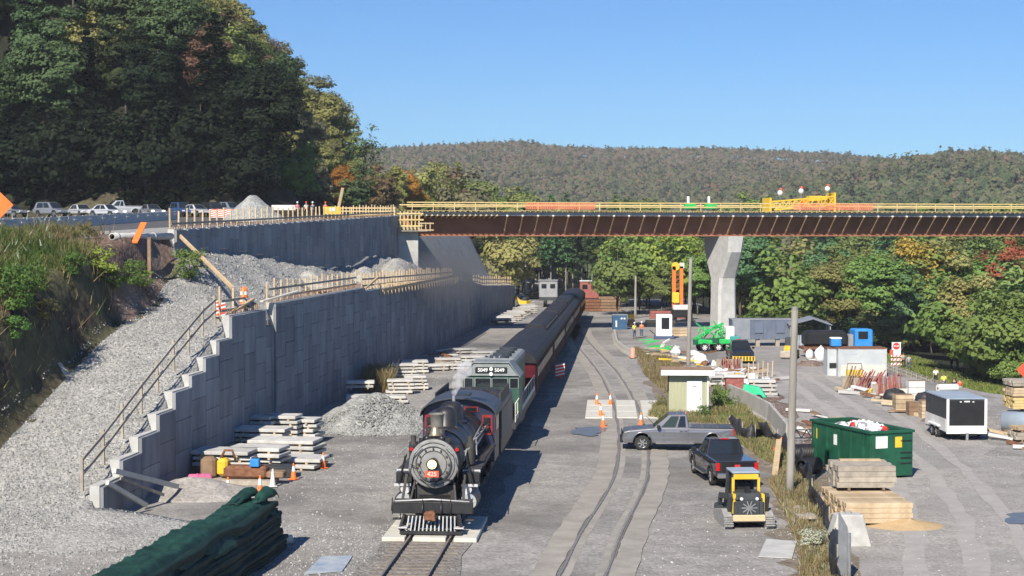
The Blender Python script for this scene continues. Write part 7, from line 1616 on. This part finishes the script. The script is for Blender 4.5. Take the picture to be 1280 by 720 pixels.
u = wallX(P[:, 1])-P[:, 0]; P = P[(u < -.3) | (P[:, 1] < 62)]; u = wallX(P[:, 1])-P[:, 0]; P[:, 2] = np.maximum(.01, np.where((u > -6) & (P[:, 1] < 62.3), zemb(np.maximum(u, -8), P[:, 1]), 0))
stones('yard_stones', P, r.gamma(3, .009, len(P))+.015, ('st_a','st_b','st_c','st_d'), 'loose stones scattered over the yard', 64)
q = G(470,533); n = 4500; t = r.uniform(0, 2*PI, n); rr_ = np.sqrt(r.uniform(0, 1, n)); H = np.minimum(np.clip(1-rr_, 0, 1)*1.8*1.15, 1.8)
stones('mound_stones', np.stack([q.x+np.cos(t)*rr_*4.2, q.y+np.sin(t)*rr_*4.6, H+.02], 1), r.gamma(4, .014, n)+.02, ('st_a','st_b','st_c'), 'loose crushed stone on the conical mound', 65)
# ================================================================ smoke and haze
def vol(name, color, density, noise=None, aniso=.0, fall=None):
    m = bpy.data.materials.new(name); m.use_nodes = True; N = m.node_tree.nodes; L = m.node_tree.links; N.clear()
    o = N.new('ShaderNodeOutputMaterial'); v = N.new('ShaderNodeVolumePrincipled'); v.inputs['Color'].default_value = tuple(color)+(1,); v.inputs['Density'].default_value = density; v.inputs['Anisotropy'].default_value = aniso
    L.new(v.outputs[0], o.inputs['Volume'])
    if noise:
        tc = N.new('ShaderNodeTexCoord'); t = N.new('ShaderNodeTexNoise'); t.inputs['Scale'].default_value = noise; t.inputs['Detail'].default_value = 4; L.new(tc.outputs['Object'], t.inputs['Vector'])
        r = N.new('ShaderNodeMapRange'); r.inputs[1].default_value = .40; r.inputs[2].default_value = .66; r.inputs[3].default_value = 0; r.inputs[4].default_value = density; L.new(t.outputs['Fac'], r.inputs[0]); out = r.outputs[0]
        if fall:
            mp = N.new('ShaderNodeMapping'); mp.inputs['Scale'].default_value = tuple(1/f for f in fall); L.new(tc.outputs['Object'], mp.inputs[0]); ln = N.new('ShaderNodeVectorMath'); ln.operation = 'LENGTH'; L.new(mp.outputs[0], ln.inputs[0])
            r2 = N.new('ShaderNodeMapRange'); r2.interpolation_type = 'SMOOTHSTEP'; r2.inputs[1].default_value = 1.0; r2.inputs[2].default_value = 0.15; L.new(ln.outputs['Value'], r2.inputs[0])
            mu = N.new('ShaderNodeMath'); mu.operation = 'MULTIPLY'; L.new(out, mu.inputs[0]); L.new(r2.outputs[0], mu.inputs[1]); out = mu.outputs[0]
        L.new(out, v.inputs['Density'])
    return m
p0 = on_track(60.0+6.9, 0); pts = []; rad = []
for i in range(9): f = i/8; pts.append((.10*f+.62*f*f, 1.0*f, 1.55*f+.06*math.sin(i*2))); rad.append((.05+.34*f**.8)*(1+.22*math.sin(i*2.3))*(1-.8*max(0, f-.8)*5))
st = MB(); st.tube(pts, rad, n=12); o = st.build('steam_plume', vol('steam', (.96,.97,.985), 4.5, 3.2, -.2), loc=(p0.x, p0.y, RT+ZB+1.75)); o.data.flip_normals(); tag(o, 'white steam plume rising from the safety valve of the engine', 'steam', kind='stuff')
sm = MB(); sm.sph((0,0,0), (6.5,26,3.6), 16, 10); o = sm.build('smoke_drift', vol('drift', (.20,.21,.23), .16, .16, fall=(6.5,26,3.6)), loc=(-6.5,150,7.2)); o.rotation_euler = (-.04,0,-.05); tag(o, 'thin grey smoke drifting over the wall beside the train', 'smoke', kind='stuff')
hb = MB(); hb.box((200,1010,107), (5200,3300,233)); o = hb.build('haze', vol('haze_air', (.85,.90,1.0), .00013, aniso=.0)); tag(o, kind='stuff')
